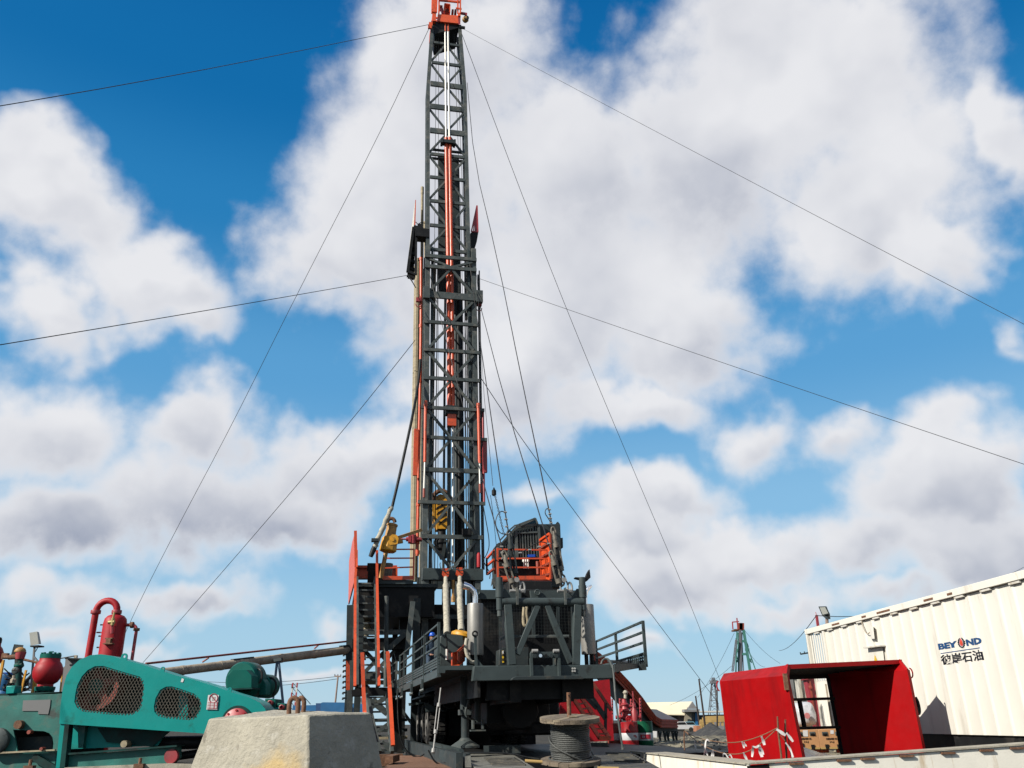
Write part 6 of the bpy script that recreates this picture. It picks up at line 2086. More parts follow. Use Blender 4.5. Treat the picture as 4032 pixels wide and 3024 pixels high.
def pole(label, n, pts, Y, r, arms=(), m_='pole', group='utility poles'):
    a = P(n, *pts[0], Y)
    b = P(n, *pts[1], Y)
    t = thing('utility_pole', label, 'utility pole', V((b.x, b.y, gz(Y))), group)
    d = b - a
    b2 = a + d * ((a.z - gz(Y)) / -d.z)
    obj('pole_shaft', MB().cyl(b2, a, r, r * .75, 8), m_, t)
    for (xa, ya, xb, yb) in arms:
        p_, q_ = P(n, xa, ya, Y), P(n, xb, yb, Y)
        obj('cross_arm', MB().bar(p_, q_, r * 1.3, r * 1.3, V((0, 1, 0))), m_, t)
        for e in (p_, q_, (p_ + q_) / 2):
            obj('insulator', MB().cyl(e, e + UP * r * 1.8, r * .45, n=6), 'dark', t)
    return a


pa = pole('pale utility pole with short crossarm left of the rig stairs', 2, ((1352, 885), (1330, 1100)), 75, .09, ((1325, 884, 1375, 886),))
wire('overhead_wire', 'overhead wire sagging left from the pale utility pole, upper', sag(pa, P(2, -60, 900, 95), .5), .022, 'wire', 'overhead wires')
wire('overhead_wire', 'overhead wire sagging left from the pale utility pole, lower', sag(pa - UP * .2, P(2, 300, 966, 95), .3), .022, 'wire', 'overhead wires')
sm = thing('thin_striped_mast', 'distant thin red and white lattice mast behind the rusty loops', 'lattice mast', V((P(2, 985, 1180, 70).x, 70, gz(70))))
a, b = P(2, 990, 940, 70), P(2, 965, 1185, 70)
for k in range(6):
    p_, q_ = a.lerp(b, k / 6), a.lerp(b, (k + 1) / 6)
    for s_ in (-.18, .18):
        obj('mast_leg', MB().bar(p_ + V((s_, 0, 0)), q_ + V((s_, 0, 0)), .10, .10, V((0, 1, 0))), 'valve' if k % 2 == 0 else 'whitefar', sm)
    obj('mast_brace', MB().bar(p_ + V((-.18, 0, 0)), q_ + V((.18, 0, 0)), .05, .05, V((0, 1, 0))), 'fardark', sm)
obj('side_bracket', MB().bar(P(2, 960, 980, 70), P(2, 985, 980, 70), .1, .1).bar(P(2, 962, 950, 70), P(2, 962, 1010, 70), .06, .06, V((0, 1, 0))), 'fardark', sm)
obj('stay', MB().tube([P(2, 1000, 985, 70), P(2, 1120, 1120, 72)], .03, 5), 'rope', sm)

# ================================================================== RIGHT: RAMP, DRUMS, WELLHEAD
rmp = thing('catwalk_ramp', 'long rusty red pipe ramp sloping down to a level end right of the carrier', 'ramp', V((5.5, 38, 0)))


def ry(x):
    return 34.5 + (x - 60) / 850 * 7.5


def r7(x, y, dy=0.0):
    return P(7, x, y, ry(x) + dy)


side = [(60, 500), (150, 560), (300, 690), (450, 850), (560, 985), (640, 1100), (690, 1165), (740, 1195), (905, 1200), (905, 1275), (745, 1270), (650, 1200), (560, 1080), (420, 920), (280, 770), (120, 630), (60, 575)]
obj('ramp_side', MB().prism([r7(x, y) for x, y in side], V((-.02, .25, 0))), 'rampred', rmp)
for o0, w in ((-6, .09), (22, .07), (52, .07)):
    pts = [r7(x, y + o0, -.06) for x, y in ((60, 505), (150, 565), (300, 695), (450, 855), (560, 990), (640, 1105), (690, 1170), (745, 1202), (905, 1207))]
    mb = MB()
    for a, b in zip(pts, pts[1:]):
        mb.bar(a, b, w, w, V((0, 1, 0)))
    obj('ramp_rail', mb, 'rampred', rmp)
obj('ramp_floor', MB().prism([r7(x, y, .4) for x, y in ((60, 560), (280, 750), (560, 1060), (650, 1180), (745, 1255), (905, 1262), (905, 1310), (660, 1300), (520, 1180), (300, 1000), (60, 700))], V((-.02, .3, 0))), 'dark', rmp)
obj('white_liner', MB().prism([r7(x, y, .6) for x, y in ((600, 1085), (700, 1090), (905, 1190), (905, 1200), (740, 1192), (690, 1160))], V((0, .3, 0))), 'signw', rmp)
for x in (720, 770, 800, 850, 880):
    mb = MB().bar(r7(x, 1305, .3), r7(x + 15, 1305, .3) * 1.0 + V((.1, .2, -1.0)), .09, .09, V((0, 1, 0)))
    obj('trestle_leg', mb, 'dark', rmp)
    obj('trestle_leg', MB().bar(r7(x + 25, 1305, .3), r7(x - 5, 1305, .3) + V((-.1, .2, -1.0)), .07, .07, V((0, 1, 0))), 'dark', rmp)

# red panel with its own orange stair behind the carrier
rwp = thing('red_side_panel', 'big bright red sheet panel behind the carrier above the cable spool', 'panel', RP(6, 1400, 1290, 10.5))
obj('panel_sheet', MB().prism(quad(6, [(1360, 640), (1520, 622), (1570, 1290), (1320, 1300), (960, 1000), (1040, 700)], 11.5), RA * .06), 'red', rwp)
obj('panel_back', MB().prism(quad(6, [(900, 760), (1380, 640), (1380, 1300), (920, 1300)], 12.2), RA * .06), 'red', rwp)
for (x0, y0, x1, y1, w, m_) in ((1225, 670, 1480, 1050, .16, 'dark'), (1330, 650, 1540, 960, .10, 'redrust'), (1480, 880, 1475, 1180, .09, 'dark'), (1150, 690, 1380, 940, .12, 'dark')):
    obj('panel_brace', MB().bar(RP(6, x0, y0, 10.6), RP(6, x1, y1, 10.6), w, .06, RA), m_, rwp)
rs = thing('orange_ladder_stair', 'steep rusty orange stair leaning against the red panel behind the spool', 'stair', RP(6, 1450, 1260, 9.2))
obj('stringer', MB().bar(RP(6, 1055, 725, 10.2), RP(6, 1410, 1255, 9.2), .11, .09, RA), 'orange', rs)
obj('stringer', MB().bar(RP(6, 1130, 700, 10.4), RP(6, 1520, 1262, 9.3), .11, .09, RA), 'orange', rs)
for k in range(9):
    t = .12 + .1 * k
    obj('tread', MB().bar(RP(6, 1055 + 355 * t, 725 + 530 * t, 10.2 - t), RP(6, 1130 + 390 * t, 700 + 562 * t, 10.4 - t * 1.1), .10, .05), 'redrust', rs)
obj('stair_sill', MB().bar(RP(6, 1400, 1258, 9.2), RP(6, 1525, 1265, 9.2), .18, .12), 'orange', rs)
obj('rubber_kerb', MB().prism(quad(6, [(1290, 1312), (1490, 1312), (1520, 1362), (1300, 1352)], 5.5), RA * .4), 'dark', None, 'dark wedge shaped kerb under the red panel beside the spool', 'kerb')


def drum(label, x, yt, yb, half, Y, cols, n=7):
    t_, b_ = P(n, x, yt, Y), P(n, x, yb, Y)
    r_ = (P(n, x + half, (yt + yb) / 2, Y) - P(n, x, (yt + yb) / 2, Y)).length
    o_ = V(((t_.x + b_.x) / 2, Y, b_.z))
    H = t_.z - b_.z
    t = thing('oil_drum', label, 'oil drum', o_, 'oil drums by the ramp')
    obj('drum_shell', MB().lathe(o_, [(r_ * .97, 0), (r_, .01), (r_, H * .28), (r_ * 1.025, H * .31), (r_, H * .34), (r_, H * .64), (r_ * 1.025, H * .67), (r_, H * .7), (r_, H - .01), (r_ * .95, H), (r_ * .93, H - .02), (.01, H - .02)], UP, 28), cols[0], t)
    obj('white_band', MB().lathe(o_, [(r_ + .002, H * .345), (r_ + .004, H * .35), (r_ + .004, H * .60), (r_ + .002, H * .605)], UP, 28), 'drumwhite', t)
    return t, o_, r_, H


dr, o_, r_, H = drum('red oil drum with white middle band and red emblem beside the green drum', 442, 1212, 1482, 83, 30.5, ('drumred',))
em = MB()
for k, (a0, z0, w, h) in enumerate(((-62, .50, .10, .045), (-52, .46, .06, .06))):
    a = math.radians(a0)
    c_ = o_ + V((math.cos(a) * (r_ + .006), math.sin(a) * (r_ + .006), H * z0))
    em.box(c_, (w, .006, h), Matrix.Rotation(a + math.pi / 2, 3, 'Z'))
obj('drum_emblem', em, 'signr', dr)
dg, o_, r_, H = drum('green oil drum with white middle band and red oblong label', 592, 1205, 1490, 76, 30.8, ('green',))
em = MB()
for k in range(6):
    a = math.radians(-128 + 13 * k)
    c_ = o_ + V((math.cos(a) * (r_ + .006), math.sin(a) * (r_ + .006), H * .475))
    em.box(c_, (r_ * .235, .006, H * .15), Matrix.Rotation(a + math.pi / 2, 3, 'Z'))
obj('drum_label', em, 'signr', dg)
em = MB()
for k in range(3):
    a = math.radians(-118 + 7 * k)
    c_ = o_ + V((math.cos(a) * (r_ + .012), math.sin(a) * (r_ + .012), H * .475))
    em.box(c_, (.02, .004, H * .07), Matrix.Rotation(a + math.pi / 2, 3, 'Z'))
obj('label_letters', em, 'drumwhite', dg)
drum('dark drum with grey band mostly hidden behind the red drum', 300, 1225, 1475, 78, 31.2, ('redrust',))
# wellhead tree: red valves and upright pipes standing behind the drums
wh = thing('wellhead_valves', 'cluster of dull red wellhead valves and drilled posts above the drums', 'wellhead', P(7, 420, 1215, 31.8))


def w7(x, y, dy=0.0):
    return P(7, x, y, 31.8 + dy)


for x, yt, yb, w in ((348, 985, 1215, 12), (455, 990, 1150, 11), (543, 980, 1215, 12), (272, 990, 1170, 8)):
    r_ = (w7(x + w, yb) - w7(x, yb)).length
    o2 = obj('drilled_post', MB().cyl(w7(x, yb) - UP * .5, w7(x, yt), r_, n=12), 'valve', wh)
    for k in range(5):
        c_ = w7(x, yt + 22 + k * 30) - V((0, r_, 0))
        obj('post_hole', MB().cyl(c_ + V((0, -.004, 0)), c_ + V((0, .01, 0)), .022, n=8), 'black', o2)
tree = [(.10, 0), (.12, .05), (.17, .08), (.17, .14), (.11, .18), (.12, .36), (.18, .40), (.18, .47), (.13, .5), (.10, .62), (.15, .66), (.15, .72), (.1, .76), (.08, .92), (.1, .95)]
sc2 = (w7(400, 985).z - w7(400, 1200).z) / .95
obj('valve_tree', MB().lathe(w7(400, 1200), [(r * .95, h * sc2) for r, h in tree], UP, 14), 'valve', wh)
for y, l_ in ((1060, .22), (1120, .2), (1165, .42)):
    c_ = w7(420, y)
    obj('side_valve', MB().cyl(c_ - V((l_, 0, 0)), c_ + V((l_, 0, 0)), .06, n=10).cyl(c_ + V((l_, 0, 0)), c_ + V((l_ + .05, 0, 0)), .10, n=12), 'valve', wh)
c_ = w7(435, 1185, -.3)
obj('valve_hand_wheel', MB().tube(arc(c_, V((.10, 0, 0)), V((0, 0, .10)), 0, 6.283, 16), .02, 6).bar(c_ - V((.10, 0, 0)), c_ + V((.10, 0, 0)), .02, .02).bar(c_ - V((0, 0, .10)), c_ + V((0, 0, .10)), .02, .02, V((0, 1, 0))).cyl(c_, c_ + V((0, .3, 0)), .06, n=8), 'red', wh)
obj('top_cap', MB().cyl(w7(400, 985), w7(402, 930), .06, n=10).lathe(w7(401, 945), [(.07, 0), (.1, .06), (.04, .14)], UP, 10), 'wrap', wh)
obj('rear_valve', MB().lathe(w7(492, 1205), [(.12, 0), (.13, .3), (.08, .4), (.07, .6), (.03, .62), (.03, 1.0)], UP, 12).bar(w7(455, 1085), w7(525, 1080), .05, .05), 'valve', wh)
for x, y0, y1 in ((340, 1085, 1165), (440, 1095, 1130)):
    obj('white_gap_plate', MB().prism([w7(x - 10, y0, .5), w7(x + 10, y0, .5), w7(x + 10, y1, .5), w7(x - 10, y1, .5)], V((0, .02, 0))), 'signw', wh)
# hose hanging from the bumper corner
hh = thing('hanging_hose', 'grey hose hanging from the right end of the bumper down beside the drums', 'hose', P(6, 1665, 1375, 17.6))
obj('hose', MB().tube(smooth([P(6, 1555, 470, 17.9), P(6, 1572, 640, 17.8), P(6, 1585, 820, 17.7), P(6, 1620, 1100, 17.6), P(6, 1665, 1375, 17.6)], 2), .02, 8), 'mast', hh)
obj('hose_coupling', MB().cyl(P(6, 1660, 1340, 17.6), P(6, 1667, 1385, 17.6), .03, n=8), 'mast', hh)

# ================================================================== CABLE SPOOL
YS = 15.0
spl = thing('cable_spool', 'wooden cable spool of grey steel rope with rusty pipe axle in front of the carrier', 'cable spool', P(6, 1098, 1555, YS))
tilt = Matrix.Rotation(math.radians(6.0), 3, 'X') @ Matrix.Rotation(math.radians(.6), 3, 'Y')
sc_t = P(6, 1087, 1050, YS)
axs = tilt @ UP
rf = (P(6, 1412, 1048, YS) - P(6, 762, 1055, YS)).length / 2
ro = (P(6, 1298, 1300, YS) - P(6, 888, 1300, YS)).length / 2
hgt = (P(6, 1087, 1085, YS).z - P(6, 1087, 1500, YS).z)
sb = sc_t - axs * (hgt + .06)


def flange(name, c_, th, boards):
    """round flange sawn from straight boards"""
    ex, ey = tilt @ V((1, 0, 0)), tilt @ V((0, 1, 0))
    rot = random.uniform(.9, 1.3)
    e1 = ex * math.cos(rot) + ey * math.sin(rot)
    e2 = ey * math.cos(rot) - ex * math.sin(rot)
    n = boards
    for k in range(n):
        v0, v1 = -rf + 2 * rf * k / n + .003, -rf + 2 * rf * (k + 1) / n - .003
        v0c, v1c = max(v0, -rf * .995), min(v1, rf * .995)
        pts = []
        for i in range(9):
            v = v0c + (v1c - v0c) * i / 8
            pts.append((math.sqrt(max(0, rf * rf - v * v)), v))
        poly = [(x, v) for x, v in pts] + [(-x, v) for x, v in reversed(pts)]
        lift = axs * random.uniform(-.004, .006)
        obj(name, MB().prism([c_ + e1 * x + e2 * v + lift for x, v in poly], axs * th), random.choice(['wood', 'wooddark', 'wooddark']), spl)


flange('flange_board', sc_t - axs * .01, .035, 7)
flange('flange_board', sc_t - axs * .045, .033, 6)
flange('flange_board', sb - axs * .04, .06, 6)
obj('drum_core', MB().cyl(sb, sc_t, ro * .86, n=24), 'wooddark', spl)
hp = []
rows = 19
pr = hgt / rows / 2 * 1.02
for i in range(rows * 26):
    a = 2 * math.pi * i / 26
    row = i / 26
    rr_ = ro - pr * .6 + .014 * math.sin(row * .42) + (.02 if 4 < row < 15 else 0)
    hp.append(sb + axs * (.02 + pr + (hgt - .02) * i / (rows * 26)) + (tilt @ V((math.cos(a) * rr_, math.sin(a) * rr_, 0))))
obj('rope_coil', MB().tube(hp, pr, 7), 'coil', spl)
lc = [sb + axs * (hgt * (.62 - .60 * t)) + (tilt @ V((math.cos(math.pi + 2.2 * t) * (ro + .035 + .03 * math.sin(3.1 * t)), math.sin(math.pi + 2.2 * t) * (ro + .035), 0))) for t in [k / 20 for k in range(21)]]
obj('loose_turn', MB().tube(lc, pr * .95, 8), 'coil', spl)
fo = [sb + axs * .03 + (tilt @ V((math.cos(a) * (ro + .045), math.sin(a) * (ro + .045), 0))) for a in [6.283 * k / 36 for k in range(37)]]
obj('loose_turn', MB().tube(fo, pr * .95, 8), 'coil', spl)
pt_ = P(6, 1083, 765, YS)
obj('axle_pipe', MB().cyl(sb - axs * .1, V((sc_t.x, sc_t.y, 0)) + UP * pt_.z, .036, n=16), 'rust', spl)
obj('axle_pin_hole', MB().cyl(P(6, 1078, 800, YS - .045), P(6, 1078, 800, YS - .03), .014, n=10), 'black', spl)
obj('hub_plate', MB().box(sc_t + axs * .035 + V((.05, -.07, 0)), (.14, .10, .02), tilt), 'wood', spl)
yb_ = thing('timber_peg', 'short round yellowish timber peg lying left of the spool foot', 'timber', P(6, 690, 1515, 14.6))
obj('peg', MB().cyl(P(6, 600, 1510, 14.7), P(6, 790, 1522, 14.7), .026, n=10), 'farwood', yb_)
yb_ = obj('timber_peg', MB().cyl(P(6, 1390, 1585, 14.2), P(6, 1620, 1590, 14.2), .02, n=10), 'farwood', None, 'thin timber batten lying in front of the right ramp plate', 'timber')

# ================================================================== STEEL RAMP PLATES, BASE FRAME
def ramp_plate(label, n, quad_, z, m_, ribs, thick=.35):
    pts = [G(n, x, y, zz) for (x, y), zz in zip(quad_, z)]
    t = thing('ramp_plate', label, 'ramp plate', V((sum(p.x for p in pts) / 4, sum(p.y for p in pts) / 4, 0)), 'ribbed steel ramp plates')
    low = [V((p.x, p.y, 0.0)) for p in pts]
    obj('plate', MB().hexa(low, pts), m_, t, bev=.01)
    for k in range(ribs):
        s_ = .38 + .56 * k / ribs
        a = pts[0].lerp(pts[3], s_ * .9 + .05)
        b = pts[1].lerp(pts[2], s_ * .9 + .05)
        p_, q_ = a.lerp(b, .34), a.lerp(b, .90)
        obj('tread_rib', MB().bar(p_ + UP * .008, q_ + UP * .008, .05, .03), 'matdark', t)
    return t


ramp_plate('pale worn ribbed ramp plate left of the cable spool', 19, ((1300, 742), (1850, 742), (2110, 905), (1450, 905)), (.43, .43, .40, .40), 'mattop', 9)
ramp_plate('dark oily ribbed ramp plate right of the cable spool', 6, ((1300, 1372), (1680, 1372), (2080, 1590), (1420, 1560)), (.43, .43, .42, .42), 'matdark', 8)
bf = thing('base_frame', 'dark steel base frame and rails lying under the carrier', 'base frame', (-.5, 20, 0))


def g19(x, y, z):
    return G(19, x, y, z)


def long_beam(name, x0, y0, x1, y1, z, w, h, m_):
    a, b = g19(x0, y0, z), g19(x1, y1, z)
    obj(name, MB().bar(a - UP * h / 2, b - UP * h / 2, w, h), m_, bf)


long_beam('long_beam', 690, 590, 1270, 730, .62, .12, .3, 'dark')
obj('side_plate', MB().prism([P(19, 935, 612, 20.5), P(19, 1262, 690, 17.2), P(19, 1275, 725, 17.2), P(19, 1180, 728, 17.6), P(19, 940, 640, 20.5)], V((.08, .03, 0))), 'grey', bf)
obj('end_box', MB().prism([P(19, 1055, 690, 17.6), P(19, 1215, 745, 17.0), P(19, 1180, 870, 17.0), P(19, 1045, 800, 17.6)], V((.3, .1, 0))), 'dark', bf)
obj('drum_roller', MB().cyl(P(19, 1190, 820, 16.8), P(19, 1330, 835, 16.8), .16, n=16), 'dark', bf)
obj('cross_beam', MB().prism([P(19, 1530, 655, 20.0), P(19, 1935, 645, 20.0), P(19, 1940, 735, 20.0), P(19, 1535, 745, 20.0)], V((0, .2, 0))), 'dark', bf)
obj('floor_sheet', MB().hexa([g19(440, 895, .30), g19(1250, 895, .30), g19(1500, 760, .30), g19(620, 760, .30)], [g19(440, 895, .36), g19(1250, 895, .36), g19(1500, 760, .36), g19(620, 760, .36)]), 'rust', bf)
obj('mud_tray', MB().box(V((.6, 24.5, .25)), (6.5, 10.5, .3), MROT), 'black', bf)
obj('timber_sleeper', MB().prism([P(19, 460, 765, 18), P(19, 545, 765, 18), P(19, 545, 840, 18), P(19, 455, 840, 18)], V((0, 1, 0))), 'rust', bf)
obj('bracket', MB().prism([P(19, 1330, 770, 15.6), P(19, 1390, 760, 15.6), P(19, 1400, 890, 15.6), P(19, 1330, 890, 15.6)], V((0, .1, 0))), 'mattop', bf)
for i, pts in enumerate(([(600, 40), (595, 300), (620, 560), (680, 700), (780, 778), (860, 770), (920, 700)], [(930, 700), (960, 760), (1000, 830), (1080, 870), (1160, 880)], [(1180, 800), (1210, 750), (1280, 730), (1600, 728), (1850, 740), (2000, 780), (2140, 800)])):
    wire('ground_hose', ('black hose looping down beside the stair foot', 'black hose curling along the base frame', 'dark hose lying across the pale ramp plate')[i],
         smooth([P(19, x, y, (22 if i == 0 else 18 if i == 1 else 17.5)) for x, y in pts], 2), .017, 'hose', 'hoses on the ground by the carrier', 'hose', 6)

# ================================================================== WHITE STEEL KERB
zk_ = .45
k0, k1, k2 = G(7, 455, 1492, zk_), G(18, 1215, 622, zk_), P(8, 2240, 1216, 14.2)
kd1 = (k1 - k0).normalized()
kd2 = (k2 - k1).normalized()
kb = thing('steel_kerb', 'white painted steel kerb running from the drums to the near corner', 'kerb', V((k0.x, k0.y, 0)), 'white steel kerbs')
n1 = V((kd1.y, -kd1.x, 0))
obj('kerb_face', MB().hexa([k0 + UP * -.02, k1 - UP * .02, k1 - UP * .45, k0 - UP * .45], [p - n1 * .06 for p in (k0 + UP * -.02, k1 - UP * .02, k1 - UP * .45, k0 - UP * .45)]), 'kerbw', kb)
obj('kerb_top', MB().hexa([k0 + n1 * .03, k1 + n1 * .03, k1 - n1 * .45, k0 - n1 * .45], [p - UP * .02 for p in (k0 + n1 * .03, k1 + n1 * .03, k1 - n1 * .45, k0 - n1 * .45)]), 'kerbtop', kb)
kb2 = thing('steel_kerb', 'white painted steel kerb running from the near corner past the red shelter', 'kerb', V((k1.x, k1.y, 0)), 'white steel kerbs')
n2 = V((kd2.y, -kd2.x, 0))
k1b = k1 + kd2 * .35
k2e = k2 + kd2 * 3
face = (k1b - UP * .03, k2e - UP * .03, k2e - UP * .45, k1b - UP * .45)
obj('kerb_face', MB().hexa(face, [p - n2 * .06 for p in face]), 'kerbw', kb2)
k1c = k1 + kd2 * .02
top = (k1c + n2 * .03, k2e + n2 * .03, k2e - n2 * .38, k1c - n2 * .38)
obj('kerb_top', MB().hexa([p + UP * .004 for p in top], [p - UP * .02 for p in top]), 'kerbtop', kb2)
for t_ in (.10, .28, .37, .52, .68, .83, .95):
    p_ = k1b.lerp(k2, t_) + n2 * .02 - UP * .055
    obj('hinge_clip', MB().box(p_, (.22, .04, .03), Matrix.Rotation(math.atan2(kd2.y, kd2.x), 3, 'Z')), 'rust', kb2)
obj('gap_shade_plate', MB().hexa((k1 - UP * .04, k1b - UP * .04, k1b - UP * .45, k1 - UP * .45), [p - n2 * .12 for p in (k1 - UP * .04, k1b - UP * .04, k1b - UP * .45, k1 - UP * .45)]), 'black', kb2)  # black plate added to stand for the darkness of the open gap
p_ = k1b.lerp(k2, .40) + n2 * .06 - UP * .30
obj('pipe_bend', MB().tube(arc(p_ - UP * .06, kd2 * .17, UP * .15, 0, math.pi, 12), .02, 8), 'tan', kb2)

# ================================================================== RED SHELTER
sh = thing('red_shelter', 'bright red sheet steel shelter open at the front and standing by the kerb', 'shelter', P(8, 900, 1340, 18.6))
DLF, DRF, DLR = 18.2, 19.2, 19.9
DRR = DLR + DRF - DLF
LF = dict(b=P(8, 643, 1326, DLF), t=P(8, 520, 737, DLF), r=P(8, 532, 662, DLF + .35))
RF = dict(b=P(8, 1512, 1270, DRF), t=P(8, 1397, 697, DRF), r=P(8, 1342, 626, DRF + .3))
LR = dict(b=P(8, 132, 1345, DLR), t=P(8, 60, 778, DLR), r=P(8, 90, 722, DLR + .35))
RR = dict(b=P(8, 938, 1302, DRR), t=P(8, 835, 752, DRR), r=P(8, 815, 718, DRR + .0))
RR['r'] = P(8, 800, 700, DRR)
for dct in (LF, RF, LR, RR):
    dct['b'] = V((dct['b'].x, dct['b'].y, dct['b'].z))
th = .045
wn_ = (LR['b'] - LF['b']).cross(UP).normalized()
if wn_.dot(RF['b'] - LF['b']) < 0:
    wn_ = -wn_


def slab(name, pts, nrm, m_, par, t_=th, **k):
    return obj(name, MB().prism(pts, nrm * t_), m_, par, **k)


dn = UP * -.2
slab('left_wall', [LF['b'] + dn, LF['t'], LR['t'], LR['b'] + dn], wn_, 'shred', sh)
slab('left_chamfer', [LF['t'], LF['r'], LR['r'], LR['t']], (wn_ - UP * .7).normalized(), 'shred', sh)
slab('roof', [LF['r'], RF['r'], RR['r'], LR['r']], -UP, 'shred', sh)
slab('right_chamfer', [RF['r'], RF['t'], RR['t'], RR['r']], (-wn_ - UP * .7).normalized(), 'shred', sh)
slab('right_wall', [RF['b'] + dn, RF['t'], RR['t'], RR['b'] + dn], -wn_, 'shred', sh)
fd = (RF['b'] - LF['b']).normalized()
inw = (LR['b'] - LF['b']).normalized()
for a, b in ((LF['b'] + dn, LF['t']), (LF['t'], LF['r']), (LF['r'], RF['r']), (RF['r'], RF['t']), (RF['t'], RF['b'] + dn)):
    mid = (LF['t'] + RF['b']) / 2
    ins = (mid - (a + b) / 2).normalized() * .04
    obj('front_frame', MB().bar(a + ins, b + ins, .09, .06, inw), 'shred', sh)
# rear frame: dark bars crossing the opening
q = lambda x, y: P(10, x, y, DRR - .35 - .9 * (1 - (x - 230) / 900) * .8)
obj('rear_bar', MB().bar(q(270, 715), q(1080, 692), .055, .06), 'black', sh)
obj('rear_bar', MB().bar(q(390, 1235), q(1180, 1212), .065, .06), 'black', sh)
obj('rear_bar', MB().bar(q(448, 715), q(545, 1230), .085, .06, inw), 'black', sh)
obj('rear_post', MB().bar(RR['b'], RR['t'], .1, .1, inw), 'black', sh)
obj('rear_header', MB().bar(LR['t'].lerp(RR['t'], .2) + UP * .05, RR['t'] + UP * .05, .10, .12), 'black', sh)
for k in range(9):
    t_ = .08 + .1 * k
    a, b = LF['r'].lerp(LR['r'], t_), RF['r'].lerp(RR['r'], t_)
    obj('roof_purlin', MB().bar(a - UP * .075, b - UP * .075, .05, .05), 'black', sh)
for (x, y, D, s_) in ((1408, 718, 19.25, 1), (56, 810, 19.9, -1)):
    c_ = P(8, x, y, D)
    obj('lifting_eye', MB().tube(arc(c_, V((.05 * s_, 0, 0)), UP * .10, -1.57, 1.57, 10), .016, 6), 'shred', sh)
c_ = P(8, 528, 780, DLF - .02)
obj('hinge_bracket', MB().box(c_, (.08, .06, .32)), 'rust', sh)
for x, y in ((228, 1068), (250, 1070), (402, 1062)):
    t_ = (640 - x) / 510
    c_ = P(8, x, y, DLF + (DLR - DLF) * t_ - .06)
    obj('wall_clip', MB().tube(arc(c_, V((.05, 0, 0)), UP * .10, 0, 2.6, 8), .02, 6), 'valve', sh)
for x, y, w, h in ((268, 790, .012, .05), (428, 795, .012, .05), (300, 1000, .008, .09), (452, 905, .010, .07), (380, 1180, .02, .03), (180, 880, .008, .06), (245, 1100, .014, .05)):
    t_ = (640 - x) / 540
    c_ = P(8, x, y, DLF + (DLR - DLF) * t_ - .03)
    obj('paint_scratch', MB().box(c_, (w, .004, h), Matrix.Rotation(math.atan2(inw.y, inw.x), 3, 'Z')), 'pinkred', sh)
ant = P(8, 1450, 960, 19.6)
bc = thing('black_cable_coil', 'black cable coil hung on the far right outside wall of the red shelter', 'cable coil', ant)
obj('coil', MB().tube(smooth([P(8, 1442, 890, 19.7), P(8, 1462, 925, 19.7), P(8, 1474, 990, 19.7), P(8, 1464, 1012, 19.7), P(8, 1452, 960, 19.7)], 2), .04, 8), 'hose', bc)

# ================================================================== ROPE BARRIER
posts = {}


def stake(label, n, x0, y0, x1, y1, Y, r=.022):
    a, b = P(n, x0, y0, Y), P(n, x1, y1, Y)
    b2 = a + (b - a) * ((a.z) / (a.z - b.z))
    mb = MB().tube([b2, b2.lerp(a, .4) + V((.01, 0, 0)), b2.lerp(a, .75) - V((.008, 0, 0)), a], r, 8, radii=[r * 1.1, r, r, r * .8])
    obj('barrier_stake', mb, 'rust', None, label, 'stake', 'stakes of the rope barrier')
    return a, b


stake('thin rusty stake standing alone left of the red shelter', 18, 538, 268, 540, 520, 21.5, .016)
stake('left tall rusty stake in front of the shelter edge', 10, 52, 1020, 105, 1655, 17.0, .02)
stake('right forked rusty stake in front of the shelter edge', 10, 195, 1075, 205, 1650, 17.1, .02)
stake('slanting thin rusty stake right of the forked one', 10, 245, 1290, 285, 1640, 17.15, .012)
YR = 17.0
rope1 = smooth([P(18, 545, 275, 21.5), P(18, 640, 360, 20.8), P(18, 760, 440, 19.8), P(18, 900, 500, 18.6), P(18, 1030, 525, 17.6), P(18, 1150, 522, 17.3), P(18, 1270, 480, 17.2), P(18, 1380, 400, 17.1), P(18, 1480, 310, 17.05), P(18, 1560, 235, YR)], 2)
rope2 = smooth([P(18, 545, 275, 21.5), P(18, 640, 335, 20.8), P(18, 850, 385, 19.4), P(18, 1030, 402, 17.9), P(18, 1180, 388, 17.4), P(18, 1370, 330, 17.1), P(18, 1550, 240, YR)], 2)
rope3 = smooth([P(10, 20, 1240, YR), P(10, 110, 1360, YR), P(10, 190, 1460, YR)], 2)
for i, pts in enumerate((rope1, rope2, rope3)):
    obj('barrier_rope', MB().tube(pts, .009, 6), 'twine', None, ('lower brown barrier rope sagging across the red shelter wall', 'upper brown barrier rope crossing the red shelter wall', 'short brown rope end between the two tall stakes')[i], 'rope', 'ropes of the barrier')


def ribbon(label, pts, w, Y):
    """a strip of cloth with slight twist"""
    c = [P(18, x, y, Y) for x, y in pts]
    c = smooth(c, 2)
    mb = MB()
    n = len(c)
    for i, p_ in enumerate(c):
        t = (c[min(i + 1, n - 1)] - c[max(i - 1, 0)]).normalized()
        s_ = t.cross(V((math.sin(i * .45) * .7, -1, 0))).normalized() * (w * .27) * (1 - .2 * math.sin(i * .8))
        mb.v += [p_ - s_, p_ + s_, p_ + s_ + V((0, .004, 0)), p_ - s_ + V((0, .004, 0))]
    for i in range(n - 1):
        for k in range(4):
            k2 = (k + 1) % 4
            mb.f.append((i * 4 + k, i * 4 + k2, i * 4 + 4 + k2, i * 4 + 4 + k))
    mb.f += [(3, 2, 1, 0), ((n - 1) * 4, (n - 1) * 4 + 1, (n - 1) * 4 + 2, (n - 1) * 4 + 3)]
    obj('white_ribbon', mb, 'ribbon', None, label, 'ribbon', 'white ribbons on the rope barrier')


